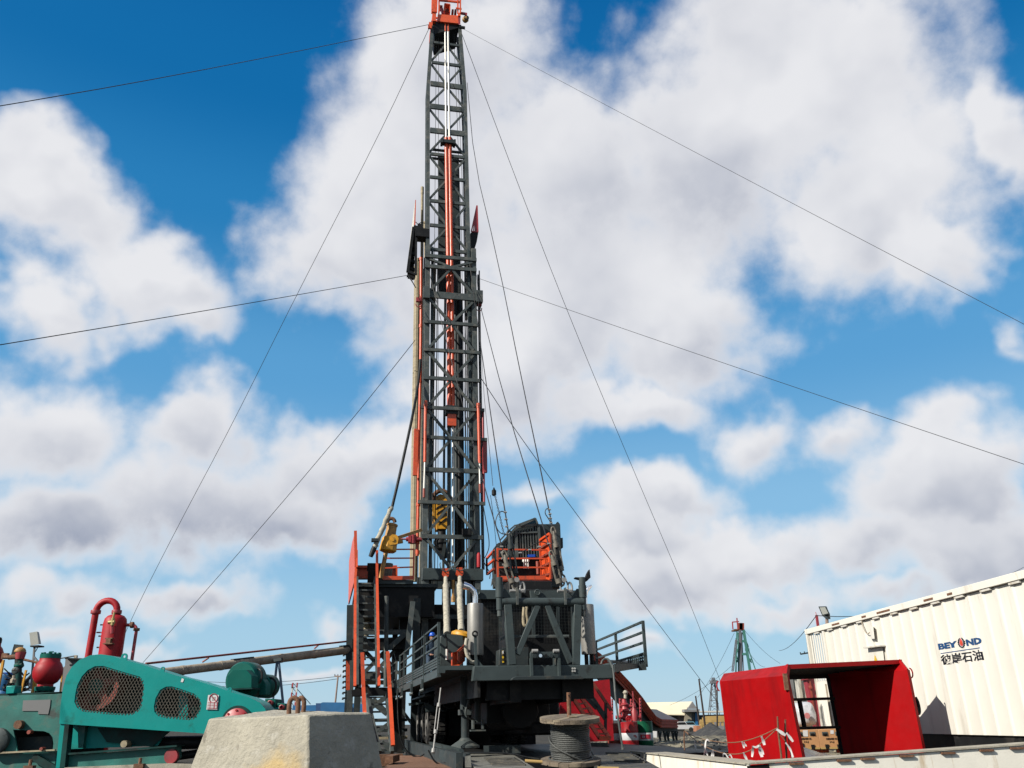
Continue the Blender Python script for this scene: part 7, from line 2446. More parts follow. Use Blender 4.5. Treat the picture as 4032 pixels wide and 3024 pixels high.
for lab, pts, w, Y in (('single straight ribbon hanging nearest the lone stake', [(650, 368), (656, 420), (665, 482)], .065, 20.5),
                       ('pinkish ribbon loop tied on the rope left of the shelter', [(812, 385), (790, 362), (770, 380), (765, 440), (752, 545)], .06, 19.6),
                       ('ribbon tail hanging right of the pinkish loop', [(762, 470), (778, 505), (792, 540)], .065, 19.55),
                       ('forked ribbon standing up just above the kerb corner', [(850, 475), (845, 510), (830, 560)], .06, 18.7),
                       ('second tail of the forked ribbon above the kerb', [(850, 475), (856, 520), (855, 558)], .05, 18.68),
                       ('arched ribbon over the kerb beside the shelter foot', [(962, 575), (962, 520), (985, 515), (1020, 575)], .05, 17.8),
                       ('pale ribbon arch at the lower left shelter corner', [(1022, 540), (1040, 525), (1062, 580)], .04, 17.5),
                       ('long ribbon hanging low near the shelter middle', [(1182, 505), (1195, 540), (1225, 595)], .075, 17.2),
                       ('left of a ribbon pair on the upper rope', [(1165, 388), (1178, 420), (1190, 458)], .06, 17.35),
                       ('right of a ribbon pair on the upper rope', [(1188, 392), (1200, 420), (1215, 440)], .055, 17.33),
                       ('ribbon hanging alone high on the upper rope', [(1378, 330), (1395, 375), (1412, 425)], .095, 17.0),
                       ('left tail of the big ribbon knot on the lower rope', [(1285, 435), (1285, 480), (1275, 555)], .075, 17.1),
                       ('wide middle ribbon of the big knot on the lower rope', [(1345, 425), (1362, 480), (1385, 555)], .12, 17.05),
                       ('right tail of the big ribbon knot on the lower rope', [(1360, 430), (1385, 480), (1402, 528)], .06, 17.02),
                       ('crossing ribbon band of the big knot', [(1290, 440), (1320, 452), (1352, 430)], .06, 17.0),
                       ('long ribbon slanting right from the left tall stake', [(1542, 252), (1590, 285), (1640, 320)], .10, 16.9),
                       ('ribbon slanting down from the forked stake', [(1648, 292), (1680, 330), (1722, 388)], .085, 16.9),
                       ('curved ribbon hanging low from the forked stake', [(1640, 398), (1680, 450), (1705, 500), (1720, 562)], .065, 16.9)):
    ribbon(lab, pts, w, Y)

# ================================================================== WHITE OFFICE CONTAINER
ct = thing('office_container', 'long white corrugated container with blue and black company lettering on its side', 'container', V((10.5, 22, 0)))
DN, DF = 17.4, 26.4
NB, NT = P(8, 2180, 1163, DN), P(8, 2180, 68, DN)
FB_, FT = P(8, 745, 1150, DF), P(8, 678, 412, DF)
DF = DF * (NT.z - EYE) / (FT.z - EYE)
FT = P(8, 678, 412, DF)
z_t = NT.z
z_b = NB.z
cN, cF = V((NB.x, DN, 0)), V((FT.x, DF, 0))
cdir = (cF - cN).normalized()
cN = cN - cdir * 3.2
clen = (cF - cN).length
cn = V((-cdir.y, cdir.x, 0))
if cn.x > 0:
    cn = -cn


def cw(s_, z, o_=0.0):
    """point on the container side: s from the far end towards the near end"""
    return cF - cdir * s_ + cn * o_ + UP * z


def CS(n, x, y, o_=0.0):
    """pixel -> point on the container side"""
    d = ray(n, x, y)
    p0 = cF + cn * o_
    t_ = (p0 - CAM).dot(cn) / d.dot(cn)
    return CAM + d * t_


# corrugated wall: vertical trapezoid ribs, from the louvre to the near end
s0_ = (cF - CS(8, 830, 600)).dot(cdir)
prof = []
s_ = s0_ + .12
prof.append((s0_, 0))
while s_ < clen - .1:
    prof += [(s_, 0), (s_ + .36, 0), (s_ + .415, .017), (s_ + .445, .017), (s_ + .50, 0)]
    s_ += .50
prof.append((clen, 0))
mb = MB()
zlo, zhi = z_b + .0, z_t - .16
for (s_, o_) in prof:
    mb.v += [cw(s_, zlo, o_), cw(s_, zhi, o_)]
for i in range(len(prof) - 1):
    mb.f.append((2 * i, 2 * i + 2, 2 * i + 3, 2 * i + 1))
side_w = obj('corrugated_side', mb, 'white', ct)
obj('shell', MB().hexa([cw(s0_ + .02, z_b, -.03), cw(clen, z_b, -.03), cw(clen, z_t - .05, -.03), cw(s0_ + .02, z_t - .05, -.03)], [cw(s0_ + .02, z_b, -2.4), cw(clen, z_b, -2.4), cw(clen, z_t - .05, -2.4), cw(s0_ + .02, z_t - .05, -2.4)]), 'white', ct)
obj('top_rail', MB().bar(cw(-.02, z_t - .07, .02), cw(clen, z_t - .07, .02), .12, .15), 'white', ct, bev=.008)
obj('roof', MB().hexa([cw(0, z_t, 0), cw(clen, z_t, 0), cw(clen, z_t, -2.4), cw(0, z_t, -2.4)], [p - UP * .05 for p in (cw(0, z_t, 0), cw(clen, z_t, 0), cw(clen, z_t, -2.4), cw(0, z_t, -2.4))]), 'white', ct)
for k in range(12):
    s_ = .8 + k * .97
    obj('roof_bracket', MB().box(cw(s_, z_t - .17, .035), (.34, .05, .05), Matrix.Rotation(math.atan2(cdir.y, cdir.x), 3, 'Z')), 'whitefar', ct)
# far end bay: open louvred enclosure over a solid lower panel
obj('end_post', MB().bar(cw(.06, z_b, 0), cw(.06, z_t - .14, 0), .14, .12, cdir), 'white', ct)
obj('end_post', MB().bar(cw(s0_ - .03, z_b, 0), cw(s0_ - .03, z_t - .14, 0), .10, .12, cdir), 'white', ct)
z_l = CS(8, 780, 775).z
for k in range(7):
    s_ = .12 + (s0_ - .16) * (k + .5) / 7
    obj('louvre_bar', MB().bar(cw(s_, z_l, 0), cw(s_, z_t - .14, 0), .018, .085, cdir), 'white', ct)
obj('end_panel', MB().hexa([cw(0, z_b, 0), cw(s0_, z_b, 0), cw(s0_, z_l, 0), cw(0, z_l, 0)], [cw(0, z_b, -.05), cw(s0_, z_b, -.05), cw(s0_, z_l, -.05), cw(0, z_l, -.05)]), 'white', ct)
a, b = CS(10, 930, 430, .02), CS(10, 1050, 1190, .02)
for s_, w_ in ((2.3, .5), (4.1, .25), (5.2, .7), (7.4, .4), (8.3, .2)):
    obj('rust_patch', MB().box(cw(s_, z_t - .075, .086), (w_, .006, .045), Matrix.Rotation(math.atan2(cdir.y, cdir.x), 3, 'Z')), 'rust', ct)
obj('door_seam', MB().bar(a, V((a.x, a.y, b.z)), .05, .02, cdir), 'flow', ct)
# hatch with canopy, electric box, cable and yellow warning
a, b = CS(8, 1105, 540, .045), CS(8, 1222, 640, .045)
ht = obj('service_door', MB().hexa([CS(8, 1108, 540, .04), CS(8, 1212, 530, .04), CS(8, 1240, 760, .04), CS(8, 1125, 765, .04)], [CS(8, 1108, 540, .0), CS(8, 1212, 530, .0), CS(8, 1240, 760, .0), CS(8, 1125, 765, .0)]), 'white', ct)
obj('door_canopy', MB().bar(CS(8, 1095, 540, .10), CS(8, 1212, 525, .10), .14, .03), 'whitefar', ct)
ctr = CS(8, 1162, 622, .055)
obj('warning_triangle', MB().prism([ctr + cdir * .09 - UP * .06, ctr - cdir * .09 - UP * .06, ctr + UP * .11], cn * .004), 'warnyellow', ct)
obj('junction_box', MB().hexa([CS(8, 1122, 392, .10), CS(8, 1146, 388, .10), CS(8, 1156, 475, .10), CS(8, 1130, 478, .10)], [CS(8, 1122, 392, .03), CS(8, 1146, 388, .03), CS(8, 1156, 475, .03), CS(8, 1130, 478, .03)]), 'white', ct)
obj('box_cable', MB().tube(smooth([CS(8, 1060, 322, .06), CS(8, 1065, 365, .06), CS(8, 1090, 430, .06), CS(8, 1110, 445, .06), CS(8, 1120, 430, .06)], 2), .012, 6), 'flow', ct)
p_ = CS(8, 1858, 130, -.2)
obj('roof_stud', MB().cyl(p_ - UP * .05, p_ + UP * .06, .03, n=8), 'dark', ct)
# company sign: lettering painted on the ribs
xd = -cdir
lo_ = .019


def letters(body, x0, y0, x1, y1, m_, h_ratio=None, bold=.01, name='lettering', sx=None):
    """fit lettering between two pixels on the side"""
    a, b = CS(8, x0, y0, lo_), CS(8, x1, y1, lo_)
    return a, b


def rib_off(s_):
    for (a_, oa), (b_, ob) in zip(prof, prof[1:]):
        if a_ <= s_ <= b_:
            return oa + (ob - oa) * (s_ - a_) / max(1e-6, b_ - a_)
    return 0


def on_ribs(mbq):
    """paint follows the corrugation: cut the shapes at the rib edges and lay them on"""
    import bmesh
    bm = bmesh.new()
    vs = [bm.verts.new(v) for v in mbq.v]
    for f in mbq.f:
        try:
            bm.faces.new([vs[i] for i in f])
        except ValueError:
            pass
    bmesh.ops.triangulate(bm, faces=bm.faces[:])
    ss = [(cF - v).dot(cdir) for v in mbq.v]
    for (s_, _) in prof:
        if min(ss) < s_ < max(ss):
            bmesh.ops.bisect_plane(bm, geom=bm.verts[:] + bm.edges[:] + bm.faces[:], plane_co=cF - cdir * s_, plane_no=cdir)
    bm.verts.index_update()
    mbq.v = []
    for v in bm.verts:
        s_ = (cF - v.co).dot(cdir)
        mbq.v.append(v.co.copy() + cn * (rib_off(s_) - lo_ + .001))
    mbq.f = [tuple(v.index for v in f.verts) for f in bm.faces]
    bm.free()
    return mbq


def put_text(body, x0, x1, ytop, ybot, m_, bold):
    a = CS(8, x0, (ytop + ybot) / 2, lo_)
    b = CS(8, x1, (ytop + ybot) / 2, lo_)
    w = (b - a).dot(xd)
    top, bot = CS(8, (x0 + x1) / 2, ytop, lo_), CS(8, (x0 + x1) / 2, ybot, lo_)
    h = top.z - bot.z
    mbt = text_mb(body, 1.0, V((0, 0, 0)), V((1, 0, 0)), V((0, 1, 0)), .003, bold, False)
    mnx, mxx = min(v.x for v in mbt.v), max(v.x for v in mbt.v)
    mny, mxy = min(v.y for v in mbt.v), max(v.y for v in mbt.v)
    z0 = (top.z + bot.z) / 2 - h / 2
    org = cF - cdir * ((cF - a).dot(cdir)) + cn * lo_
    mbt.v = [V((org.x, org.y, 0)) + xd * ((v.x - mnx) / (mxx - mnx) * w) + UP * (z0 + (v.y - mny) / (mxy - mny) * h) + cn * (v.z + .003) for v in mbt.v]
    on_ribs(mbt)
    obj('lettering', mbt, m_, ct)


put_text('BEY', 1602, 1738, 500, 545, 'logoblue', .05)
put_text('ND', 1797, 1908, 472, 520, 'logoblue', .05)
a, b = CS(8, 1622, 576, lo_), CS(8, 1900, 544, lo_)
z_ = (a.z + b.z) / 2
obj('underline', on_ribs(MB().bar(V((a.x, a.y, z_)), V((b.x, b.y, z_)), .004, .018)), 'logoblue', ct)
put_text('彼岸石油', 1622, 1922, 570, 645, 'logoblack', .02)
gc = CS(8, 1766, 505, lo_ + .004)
gr_ = (CS(8, 1766, 468, lo_).z - CS(8, 1766, 542, lo_).z) / 2 * 1.02
gx_ = (CS(8, 1796, 505, lo_) - CS(8, 1738, 505, lo_)).dot(xd) / 2
pts = []
for k in range(14):
    for dr_, da in ((.84, .0), (1.0, .12), (1.0, .33), (.84, .45)):
        a_ = (k * 6.2832 / 14) + da
        pts.append(gc + xd * (math.cos(a_) * gx_ * dr_) + UP * (math.sin(a_) * gr_ * dr_))
hole = [gc + xd * (math.cos(a_) * gx_ * .62) + UP * (math.sin(a_) * gr_ * .62) for a_ in [6.2832 * k / 20 for k in range(20)]]
obj('logo_gear', on_ribs(MB().prism(pts, cn * .003, [hole])), 'logoblack', ct)


def drop(s_, m_, o_):
    pp = []
    for k in range(24):
        a_ = 6.2832 * k / 24
        x_ = math.sin(a_) * .48 * (1 - max(0, math.cos(a_)) * .75)
        z2 = math.cos(a_) * (.62 if math.cos(a_) < 0 else 1.02) + .0
        pp.append(gc + xd * (x_ * gx_ * s_) + UP * (z2 * gr_ * s_ - .04 * gr_) + cn * o_)
    obj('logo_drop', on_ribs(MB().prism(pp, cn * .003)), m_, ct)


drop(1.12, 'signw', .004)
drop(.92, 'logored', .008)
drop(.42, 'orange', .012)
# black skid below, floodlight on the roof
obj('skid', MB().hexa([cw(-.2, z_b - .01, -.05), cw(clen, z_b - .01, -.05), cw(clen, z_b - .36, -.05), cw(-.2, z_b - .36, -.05)], [cw(-.2, z_b - .01, -2.3), cw(clen, z_b - .01, -2.3), cw(clen, z_b - .36, -2.3), cw(-.2, z_b - .36, -2.3)]), 'black', ct)
for k in range(5):
    s_ = 1.5 + 2.2 * k
    obj('skid_foot', MB().box(cw(s_, (z_b - .36) / 2, -.6), (.4, .4, z_b - .36)), 'black', ct)
fl3 = thing('floodlight', 'dark floodlight on a short post above the far end of the container', 'floodlight', CS(8, 820, 372))
obj('lamp_post', MB().cyl(CS(8, 820, 385, -.1), CS(8, 818, 325, -.1), .05, n=8), 'pole', fl3)
obj('lamp_body', MB().hexa([CS(8, x, y, 0) for x, y in ((758, 248), (812, 246), (840, 300), (785, 312))], [CS(8, x, y, -.14) for x, y in ((770, 250), (818, 250), (842, 318), (795, 322))]), 'dark', fl3)
obj('lamp_glass', MB().prism([CS(8, x, y, .015) for x, y in ((768, 254), (806, 252), (828, 296), (790, 306))], cn * .004), 'lampgrey', fl3)
obj('lamp_bracket', MB().bar(CS(8, 808, 318, -.05), CS(8, 834, 330, -.05), .08, .06), 'dark', fl3)
rpst = thing('maroon_post', 'maroon roof post with aerial beside the container floodlight', 'post', CS(8, 757, 388, -1.0))
obj('post_shaft', MB().bar(CS(8, 757, 395, -1.0), CS(8, 745, 308, -1.0), .07, .07, cdir), 'reddoor', rpst)
obj('aerial', MB().cyl(CS(8, 745, 310, -1.0), CS(8, 738, 288, -1.0), .012, n=5), 'reddoor', rpst)

# things seen through the shelter: second container, red door, plastic bag, crates
c2 = thing('storage_container', 'second white container with rusty corner standing across behind the shelter', 'container', P(10, 500, 1100, 27.6))
obj('end_wall', MB().prism([P(10, x, y, 27.5) for x, y in ((240, 285), (740, 280), (800, 1100), (240, 1100))], V((0, 1.5, 0))), 'whitefar', c2)
obj('header', MB().prism([P(10, x, y, 27.4) for x, y in ((285, 255), (735, 240), (735, 285), (285, 292))], V((0, .12, 0))), 'whitefar', c2)
for x in (430, 545, 600):
    obj('wall_rib', MB().bar(P(10, x, 290, 27.45), P(10, x + 55, 700, 27.45), .10, .06, V((0, 1, 0))), 'whitefar', c2)
gd = thing('open_grey_door', 'grey container door standing open in shade inside the shelter view', 'door', P(10, 330, 700, 26.0))
obj('door_leaf', MB().prism([P(10, x, y, 26.0) for x, y in ((225, 285), (335, 300), (395, 702), (285, 705))], V((.03, .05, 0))), 'concwall', gd)
obj('lock_rod', MB().cyl(P(10, 345, 330, 25.95), P(10, 392, 695, 25.95), .02, n=6), 'dark', gd)
rd = thing('red_door_cabinet', 'tall narrow red cabinet door beside the white louvred container end', 'cabinet', P(10, 760, 1200, 26.2))
obj('cabinet_body', MB().prism([P(10, x, y, 25.2) for x, y in ((575, 335), (712, 298), (840, 1200), (755, 1202), (690, 880), (630, 640))], V((0, .3, 0))), 'reddoor', rd)
obj('cabinet_top', MB().prism([P(10, x, y, 25.1) for x, y in ((553, 340), (700, 296), (704, 318), (562, 356))], V((0, .4, 0))), 'reddoor', rd)
obj('cabinet_edge', MB().bar(P(10, 640, 370, 25.15), P(10, 745, 1180, 25.15), .04, .02, V((0, 1, 0))), 'redrust', rd)
c_ = P(10, 645, 490, 25.1)
obj('cabinet_lock', MB().lathe(c_, [(.05, 0), (.05, .04), (.01, .05)], FY, 10), 'redrust', rd)
# crates
for i, (xa, xb, lx0, lx1, sxs, pap) in enumerate(((330, 800, 470, 668, (450, 690), (512, 600)), (790, 1260, 935, 1135, (915, 1140), (1010, 1070)))):
    yt0, yt1, yb0, yb1 = (1272, 1258, 1618, 1612) if i == 0 else (1258, 1242, 1612, 1606)
    Yc = 22.6
    t = thing('plywood_crate', ('left plywood transport crate with metal handles behind the shelter', 'right plywood transport crate with metal handles behind the shelter')[i], 'crate', P(10, (xa + xb) / 2, yb0, Yc), 'plywood crates')
    pf = [P(10, xa, yt0, Yc), P(10, xb - 10 if i == 0 else xb - 60, yt1, Yc), P(10, xb + 30 if i == 0 else xb - 10, yb1, Yc), P(10, xa + 60 if i == 0 else xa + 40, yb0, Yc)]
    cf = obj('crate_box', MB().prism(pf, V((.05, .8, 0))), 'crate', t, bev=.008)
    obj('crate_base', MB().prism([P(10, x, y, Yc - .02) for x, y in ((xa + 52, yb0 - 34), (xb + 22 if i == 0 else xb - 18, yb1 - 34), (xb + 28 if i == 0 else xb - 12, yb1), (xa + 58, yb0))], V((0, .04, 0))), 'farwood', t)
    for hx in ((455, 1335), (685, 1330)) if i == 0 else ((912, 1330), (1150, 1328)):
        c_ = P(10, *hx, Yc - .01)
        h_ = obj('crate_handle', MB().box(c_, (.135, .015, .085)), 'mast', t)
        obj('handle_recess', MB().box(c_ + V((0, -.008, -.012)), (.10, .012, .04)).bar(c_ + V((-.05, -.02, -.02)), c_ + V((.05, -.02, -.02)), .012, .012), 'black', h_)
    for fx in ((500, 1545), (698, 1570)) if i == 0 else ((955, 1565), (1172, 1565)):
        c_ = P(10, *fx, Yc - .015)
        obj('corner_latch', MB().box(c_, (.085, .02, .10)), 'black', t)
    p0_ = pap
    obj('paper_label', MB().prism([P(10, x, y, Yc - .008) for x, y in ((p0_[0], 1270), (p0_[1], 1268), (p0_[1] + 6, 1382 if i == 0 else 1335), (p0_[0] + 6, 1382 if i == 0 else 1335))], V((0, .004, 0))), 'signw', t)
    for body_, bx0, bx1, by0, by1 in (('SIEMENS', lx0, lx1, 1408, 1442), ('H-J', lx0 + 70, lx0 + 145, 1466, 1495)):
        a_, b_ = P(10, bx0, by1, Yc - .006), P(10, bx1, by1 - 4, Yc - .006)
        hh_ = P(10, bx0, by0, Yc).z - P(10, bx0, by1, Yc).z
        mbt = text_mb(body_, 1.0, V((0, 0, 0)), V((1, 0, 0)), V((0, 1, 0)), .002, .02, False)
        mx_ = max(v.x for v in mbt.v)
        mn_ = min(v.x for v in mbt.v)
        my_ = max(v.y for v in mbt.v)
        mbt.v = [a_ + (b_ - a_) * ((v.x - mn_) / (mx_ - mn_)) + UP * (v.y / my_ * hh_) + V((0, -v.z, 0)) for v in mbt.v]
        obj('lettering', mbt, 'ink', t)
    for x in ((760, 1190) if i else (745, 870)):
        c_ = P(10, x + 20, 1640, Yc + .1)
        obj('orange_foot', MB().cyl(c_ - V((.12, 0, 0)), c_ + V((.12, 0, 0)), .05, n=10), 'orange', t)
bag = thing('plastic_bag', 'translucent grey plastic sack standing on the crates behind the shelter', 'plastic bag', P(10, 560, 1215, 23.4))
mb = MB()
bpts = [(330, 830, .0), (420, 760, 1), (640, 745, 1), (700, 840, 1), (745, 1000, 1), (745, 1205, 1), (400, 1215, 1), (345, 1000, 1)]
cen = P(10, 540, 1000, 23.2)
ring = [P(10, x, y, 23.3) for x, y, _ in bpts]
ring = smooth(ring + [ring[0]], 2)[:-1]
n = len(ring)
for j, (s_, dy) in enumerate(((1.0, .25), (1.0, 0), (.93, -.12), (.75, -.22), (.45, -.27), (.15, -.28))):
    for p_ in ring:
        q_ = cen + (p_ - cen) * s_
        w_ = .05 * mnoise.noise(V((q_.x * 6, q_.z * 6, j)))
        mb.v.append(V((q_.x, 23.3 + dy + w_, q_.z)))
for j in range(5):
    for i in range(n):
        mb.f.append((j * n + i, j * n + (i + 1) % n, (j + 1) * n + (i + 1) % n, (j + 1) * n + i))
mb.f.append(tuple(5 * n + i for i in range(n)))
mb.f.append(tuple(reversed(range(n))))
obj('bag_body', mb, 'plastic', bag)
c_ = P(10, 592, 1005, 22.95)
obj('red_label', MB().lathe(c_, [(.075, 0), (.07, .01), (.01, .012)], FY, 18), 'pinkred', bag)
shp = thing('plastic_sheet', 'grey plastic sheet crumpled on the ground inside the shelter', 'plastic sheet', P(8, 760, 1310, 20.6))
mb = MB()
for j in range(9):
    for i in range(17):
        u, v = i / 16, j / 8
        x = 640 + 290 * u
        yt = 1235 + 70 * math.sin(u * 1.5)
        y = yt + (1322 - yt) * v
        p_ = P(8, x, y, 20.8 - 1.2 * v)
        mb.v.append(p_ + UP * (.03 * mnoise.noise(V((u * 6, v * 5, 2)))))
for j in range(8):
    for i in range(16):
        mb.f.append((j * 17 + i, j * 17 + i + 1, (j + 1) * 17 + i + 1, (j + 1) * 17 + i))
o_ = obj('sheet', mb, 'plastic', shp)
sol = o_.modifiers.new('thick', 'SOLIDIFY')
sol.thickness = .01

# ================================================================== DISTANT YARD
wa = thing('warehouse', 'low cream roofed warehouse with grey gabled end beyond the ramp', 'warehouse', V((P(7, 850, 1290, 190).x, 190, gz(190))))


def f7(x, y, Y):
    return P(7, x, y, Y)


obj('roof', MB().hexa([f7(560, 1095, 190), f7(972, 1112, 190), f7(1050, 1014, 200), f7(600, 1024, 200)], [f7(560, 1105, 190), f7(972, 1122, 190), f7(1062, 1030, 200), f7(600, 1034, 200)]), 'cream', wa)
obj('roof', MB().hexa([f7(600, 1130, 184), f7(985, 1138, 184), f7(1000, 1060, 192), f7(600, 1050, 192)], [f7(600, 1140, 184), f7(985, 1148, 184), f7(1000, 1070, 192), f7(600, 1060, 192)]), 'cream', wa)
obj('gable', MB().prism([f7(1004, 1085, 189), f7(1050, 1018, 189), f7(1100, 1085, 189)], V((0, 1, 0))), 'concwall', wa)
obj('front_wall', MB().prism([f7(800, 1138, 186), f7(972, 1128, 186), f7(972, 1300, 186), f7(800, 1300, 186)], V((0, 8, 0))), 'concwall', wa)
obj('parapet', MB().prism([f7(972, 1090, 183), f7(1120, 1088, 183), f7(1118, 1112, 183), f7(972, 1116, 183)], V((0, 3, 0))), 'concwall', wa)
obj('end_wall', MB().prism([f7(975, 1115, 184), f7(1040, 1113, 184), f7(1040, 1300, 184), f7(975, 1300, 184)], V((0, 8, 0))), 'tanwall', wa)
obj('end_wall', MB().prism([f7(1040, 1113, 185), f7(1115, 1112, 185), f7(1120, 1300, 185), f7(1040, 1300, 185)], V((0, 8, 0))), 'concwall', wa)
obj('window', MB().prism([f7(1003, 1185, 183.8), f7(1027, 1184, 183.8), f7(1027, 1228, 183.8), f7(1003, 1228, 183.8)], V((0, .2, 0))), 'dark', wa)
obj('gate', MB().prism([f7(1075, 1120, 184.5), f7(1100, 1120, 184.5), f7(1105, 1290, 184.5), f7(1080, 1290, 184.5)], V((0, .3, 0))), 'blue', wa)
obj('gate', MB().prism([f7(852, 1155, 185.5), f7(905, 1155, 185.5), f7(905, 1285, 185.5), f7(852, 1285, 185.5)], V((0, .3, 0))), 'dark', wa)
obj('annex', MB().prism([f7(1115, 1145, 188), f7(1360, 1140, 188), f7(1360, 1300, 188), f7(1115, 1300, 188)], V((0, 6, 0))), 'concwall', wa)
obj('annex_roof', MB().prism([f7(1112, 1108, 187), f7(1365, 1102, 187), f7(1365, 1120, 187), f7(1112, 1120, 187)], V((0, 8, 0))), 'whitefar', wa)
obj('annex_opening', MB().prism([f7(1118, 1148, 187.7), f7(1215, 1145, 187.7), f7(1215, 1290, 187.7), f7(1118, 1290, 187.7)], V((0, .2, 0))), 'dark', wa)


def derrick(name, label, n, apex, legs, Y, m_, w, levels, deep=2.0):
    base_y = gz(Y)
    t = thing(name, label, 'derrick', V((P(n, (legs[0][0] + legs[1][0]) / 2, legs[0][1], Y).x, Y, base_y)))
    al, ar = P(n, apex[0][0], apex[0][1], Y), P(n, apex[1][0], apex[1][1], Y)
    bl, br_ = P(n, legs[0][0], legs[0][1], Y), P(n, legs[1][0], legs[1][1], Y)
    k = (al.z - base_y) / (al.z - bl.z)
    bl, br_ = al.lerp(bl, k), ar.lerp(br_, k)
    wt, wb = (ar - al).length, (br_ - bl).length
    ends = []
    for (p_, q_) in ((al, bl), (ar, br_)):
        for back in (0, 1):
            a_ = p_ + V((0, wt * back, 0))
            b_ = q_ + V((0, wb * back, 0)) - V((0, wb * .0, 0))
            obj('leg', MB().bar(b_, a_, w, w, V((0, 1, 0))), m_, t)
    lv = [1 - (1 - i / levels) ** 1.0 for i in range(levels + 1)]
    for i in range(levels):
        t0, t1 = lv[i], lv[i + 1]
        for back in (0, 1):
            L0, R0 = al.lerp(bl, t0) + V((0, back * (wt + (wb - wt) * t0), 0)), ar.lerp(br_, t0) + V((0, back * (wt + (wb - wt) * t0), 0))
            L1, R1 = al.lerp(bl, t1) + V((0, back * (wt + (wb - wt) * t1), 0)), ar.lerp(br_, t1) + V((0, back * (wt + (wb - wt) * t1), 0))
            obj('girt', MB().bar(L1, R1, w * .6, w * .6), m_, t)
            if back == 0 or w < .2:
                obj('brace', MB().bar(L0, R1, w * .45, w * .45, V((0, 1, 0))), m_, t)
                obj('brace', MB().bar(R0, L1, w * .45, w * .45, V((0, 1, 0))), m_, t)
    return t, al, ar, bl, br_


YD = 120.0
d1 = thing('green_derrick', 'distant green guyed lattice derrick with rusty crown above the red shelter', 'derrick', V((P(7, 1530, 720, YD).x, YD, gz(YD))))
for (x0, y0, x1, y1, w, m_) in ((1510, 320, 1515, 720, .34, 'fardark'), (1545, 320, 1606, 705, .32, 'fargreen'), (1480, 340, 1470, 720, .16, 'fargreen'), (1492, 345, 1495, 720, .12, 'fargreen'), (1525, 345, 1545, 715, .12, 'fardark'),
                                (1535, 345, 1655, 690, .12, 'fargreen'), (1530, 345, 1530, 715, .1, 'fardark')):
    a, b = f7(x0, y0, YD), f7(x1, y1, YD)
    b = a + (b - a) * ((a.z - gz(YD)) / (a.z - b.z))
    obj('leg', MB().bar(b, a, w, w, V((0, 1, 0))), m_, d1)
for (x0, y0, x1, y1) in ((1490, 555, 1570, 555), (1470, 625, 1510, 620), (1580, 610, 1618, 610), (1565, 430, 1510, 430), (1560, 510, 1600, 510)):
    obj('girt', MB().bar(f7(x0, y0, YD), f7(x1, y1, YD), .25, .3), 'fargreen', d1)
for (x0, y0, x1, y1) in ((1548, 380, 1590, 480), (1590, 480, 1570, 540), (1575, 560, 1625, 640), (1470, 400, 1500, 480), (1500, 480, 1472, 560), (1472, 560, 1500, 640)):
    obj('brace', MB().bar(f7(x0, y0, YD), f7(x1, y1, YD), .14, .14, V((0, 1, 0))), 'fargreen', d1)
ld = MB()
a0, a1, b0, b1 = f7(1468, 415, YD - .5), f7(1480, 415, YD - .5), f7(1432, 720, YD - .5), f7(1447, 720, YD - .5)
ld.bar(a0, b0, .12, .12, V((0, 1, 0))).bar(a1, b1, .12, .12, V((0, 1, 0)))
for k in range(22):
    ld.bar(a0.lerp(b0, k / 21), a1.lerp(b1, k / 21), .08, .08)
obj('ladder', ld, 'fardark', d1, kind='stuff')
obj('crown_deck', MB().prism([f7(1458, 312, YD), f7(1545, 308, YD), f7(1545, 322, YD), f7(1462, 326, YD)], V((0, 2, 0))), 'rust', d1)
for x in (1503, 1518, 1532):
    obj('crown_sheave', MB().bar(f7(x, 318, YD), f7(x, 255, YD), .45, .4, V((0, 1, 0))), 'redrust', d1)
for (x0, y0, x1, y1) in ((1480, 205, 1490, 315), (1435, 245, 1500, 240), (1437, 245, 1442, 315), (1490, 270, 1548, 268)):
    obj('crown_rail', MB().bar(f7(x0, y0, YD), f7(x1, y1, YD), .14, .14, V((0, 1, .01))), 'valve', d1)
for i, (x0, y0, x1, y1) in enumerate(((1455, 350, 1100, 975), (1430, 670, 830, 1050), (1550, 320, 1900, 645), (1600, 540, 1755, 680))):
    a, b = f7(x0, y0, YD), f7(x1, y1, YD + 20)
    wire('derrick_guy_wire', ('guy wire from the green derrick slanting left to the poles', 'lower long wire from the green derrick towards the warehouse roof', 'guy wire from the green derrick crown to the right', 'short guy wire low on the right of the green derrick')[i], sag(a, b, .5, 8), .022, 'guy wire', 'guy wires of the green derrick')
derrick('lattice_derrick', 'distant dark four legged lattice derrick left of the red shelter', 7, ((1243, 785), (1262, 785)), ((1225, 1100), (1305, 1100)), 230, 'fardark', .20, 9)
t_ = P(7, 1255, 825, 230)
dk = [o for o in bpy.data.objects if o.name.startswith('lattice_derrick')][0]
obj('crown_deck', MB().bar(P(7, 1228, 825, 229), P(7, 1282, 825, 229), 3.0, .8), 'fardark', dk)
obj('top_frame', MB().bar(P(7, 1240, 825, 230), P(7, 1248, 782, 230), .3, .3, V((0, 1, 0))).bar(P(7, 1268, 825, 230), P(7, 1260, 782, 230), .3, .3, V((0, 1, 0))), 'fardark', dk)
for lab, x0, y0, x1, y1, Y, w in (('tiny lattice derrick far behind the stairs, left one', 1500, 1055, 1500, 1130, 330, 10), ('tiny lattice derrick far behind the stairs, right one', 1545, 1065, 1545, 1140, 360, 8)):
    derrick('lattice_derrick', lab, 2, ((x0 - 3, y0), (x0 + 3, y0)), ((x0 - w, y1), (x0 + w, y1)), Y, 'fardark', .3, 5)
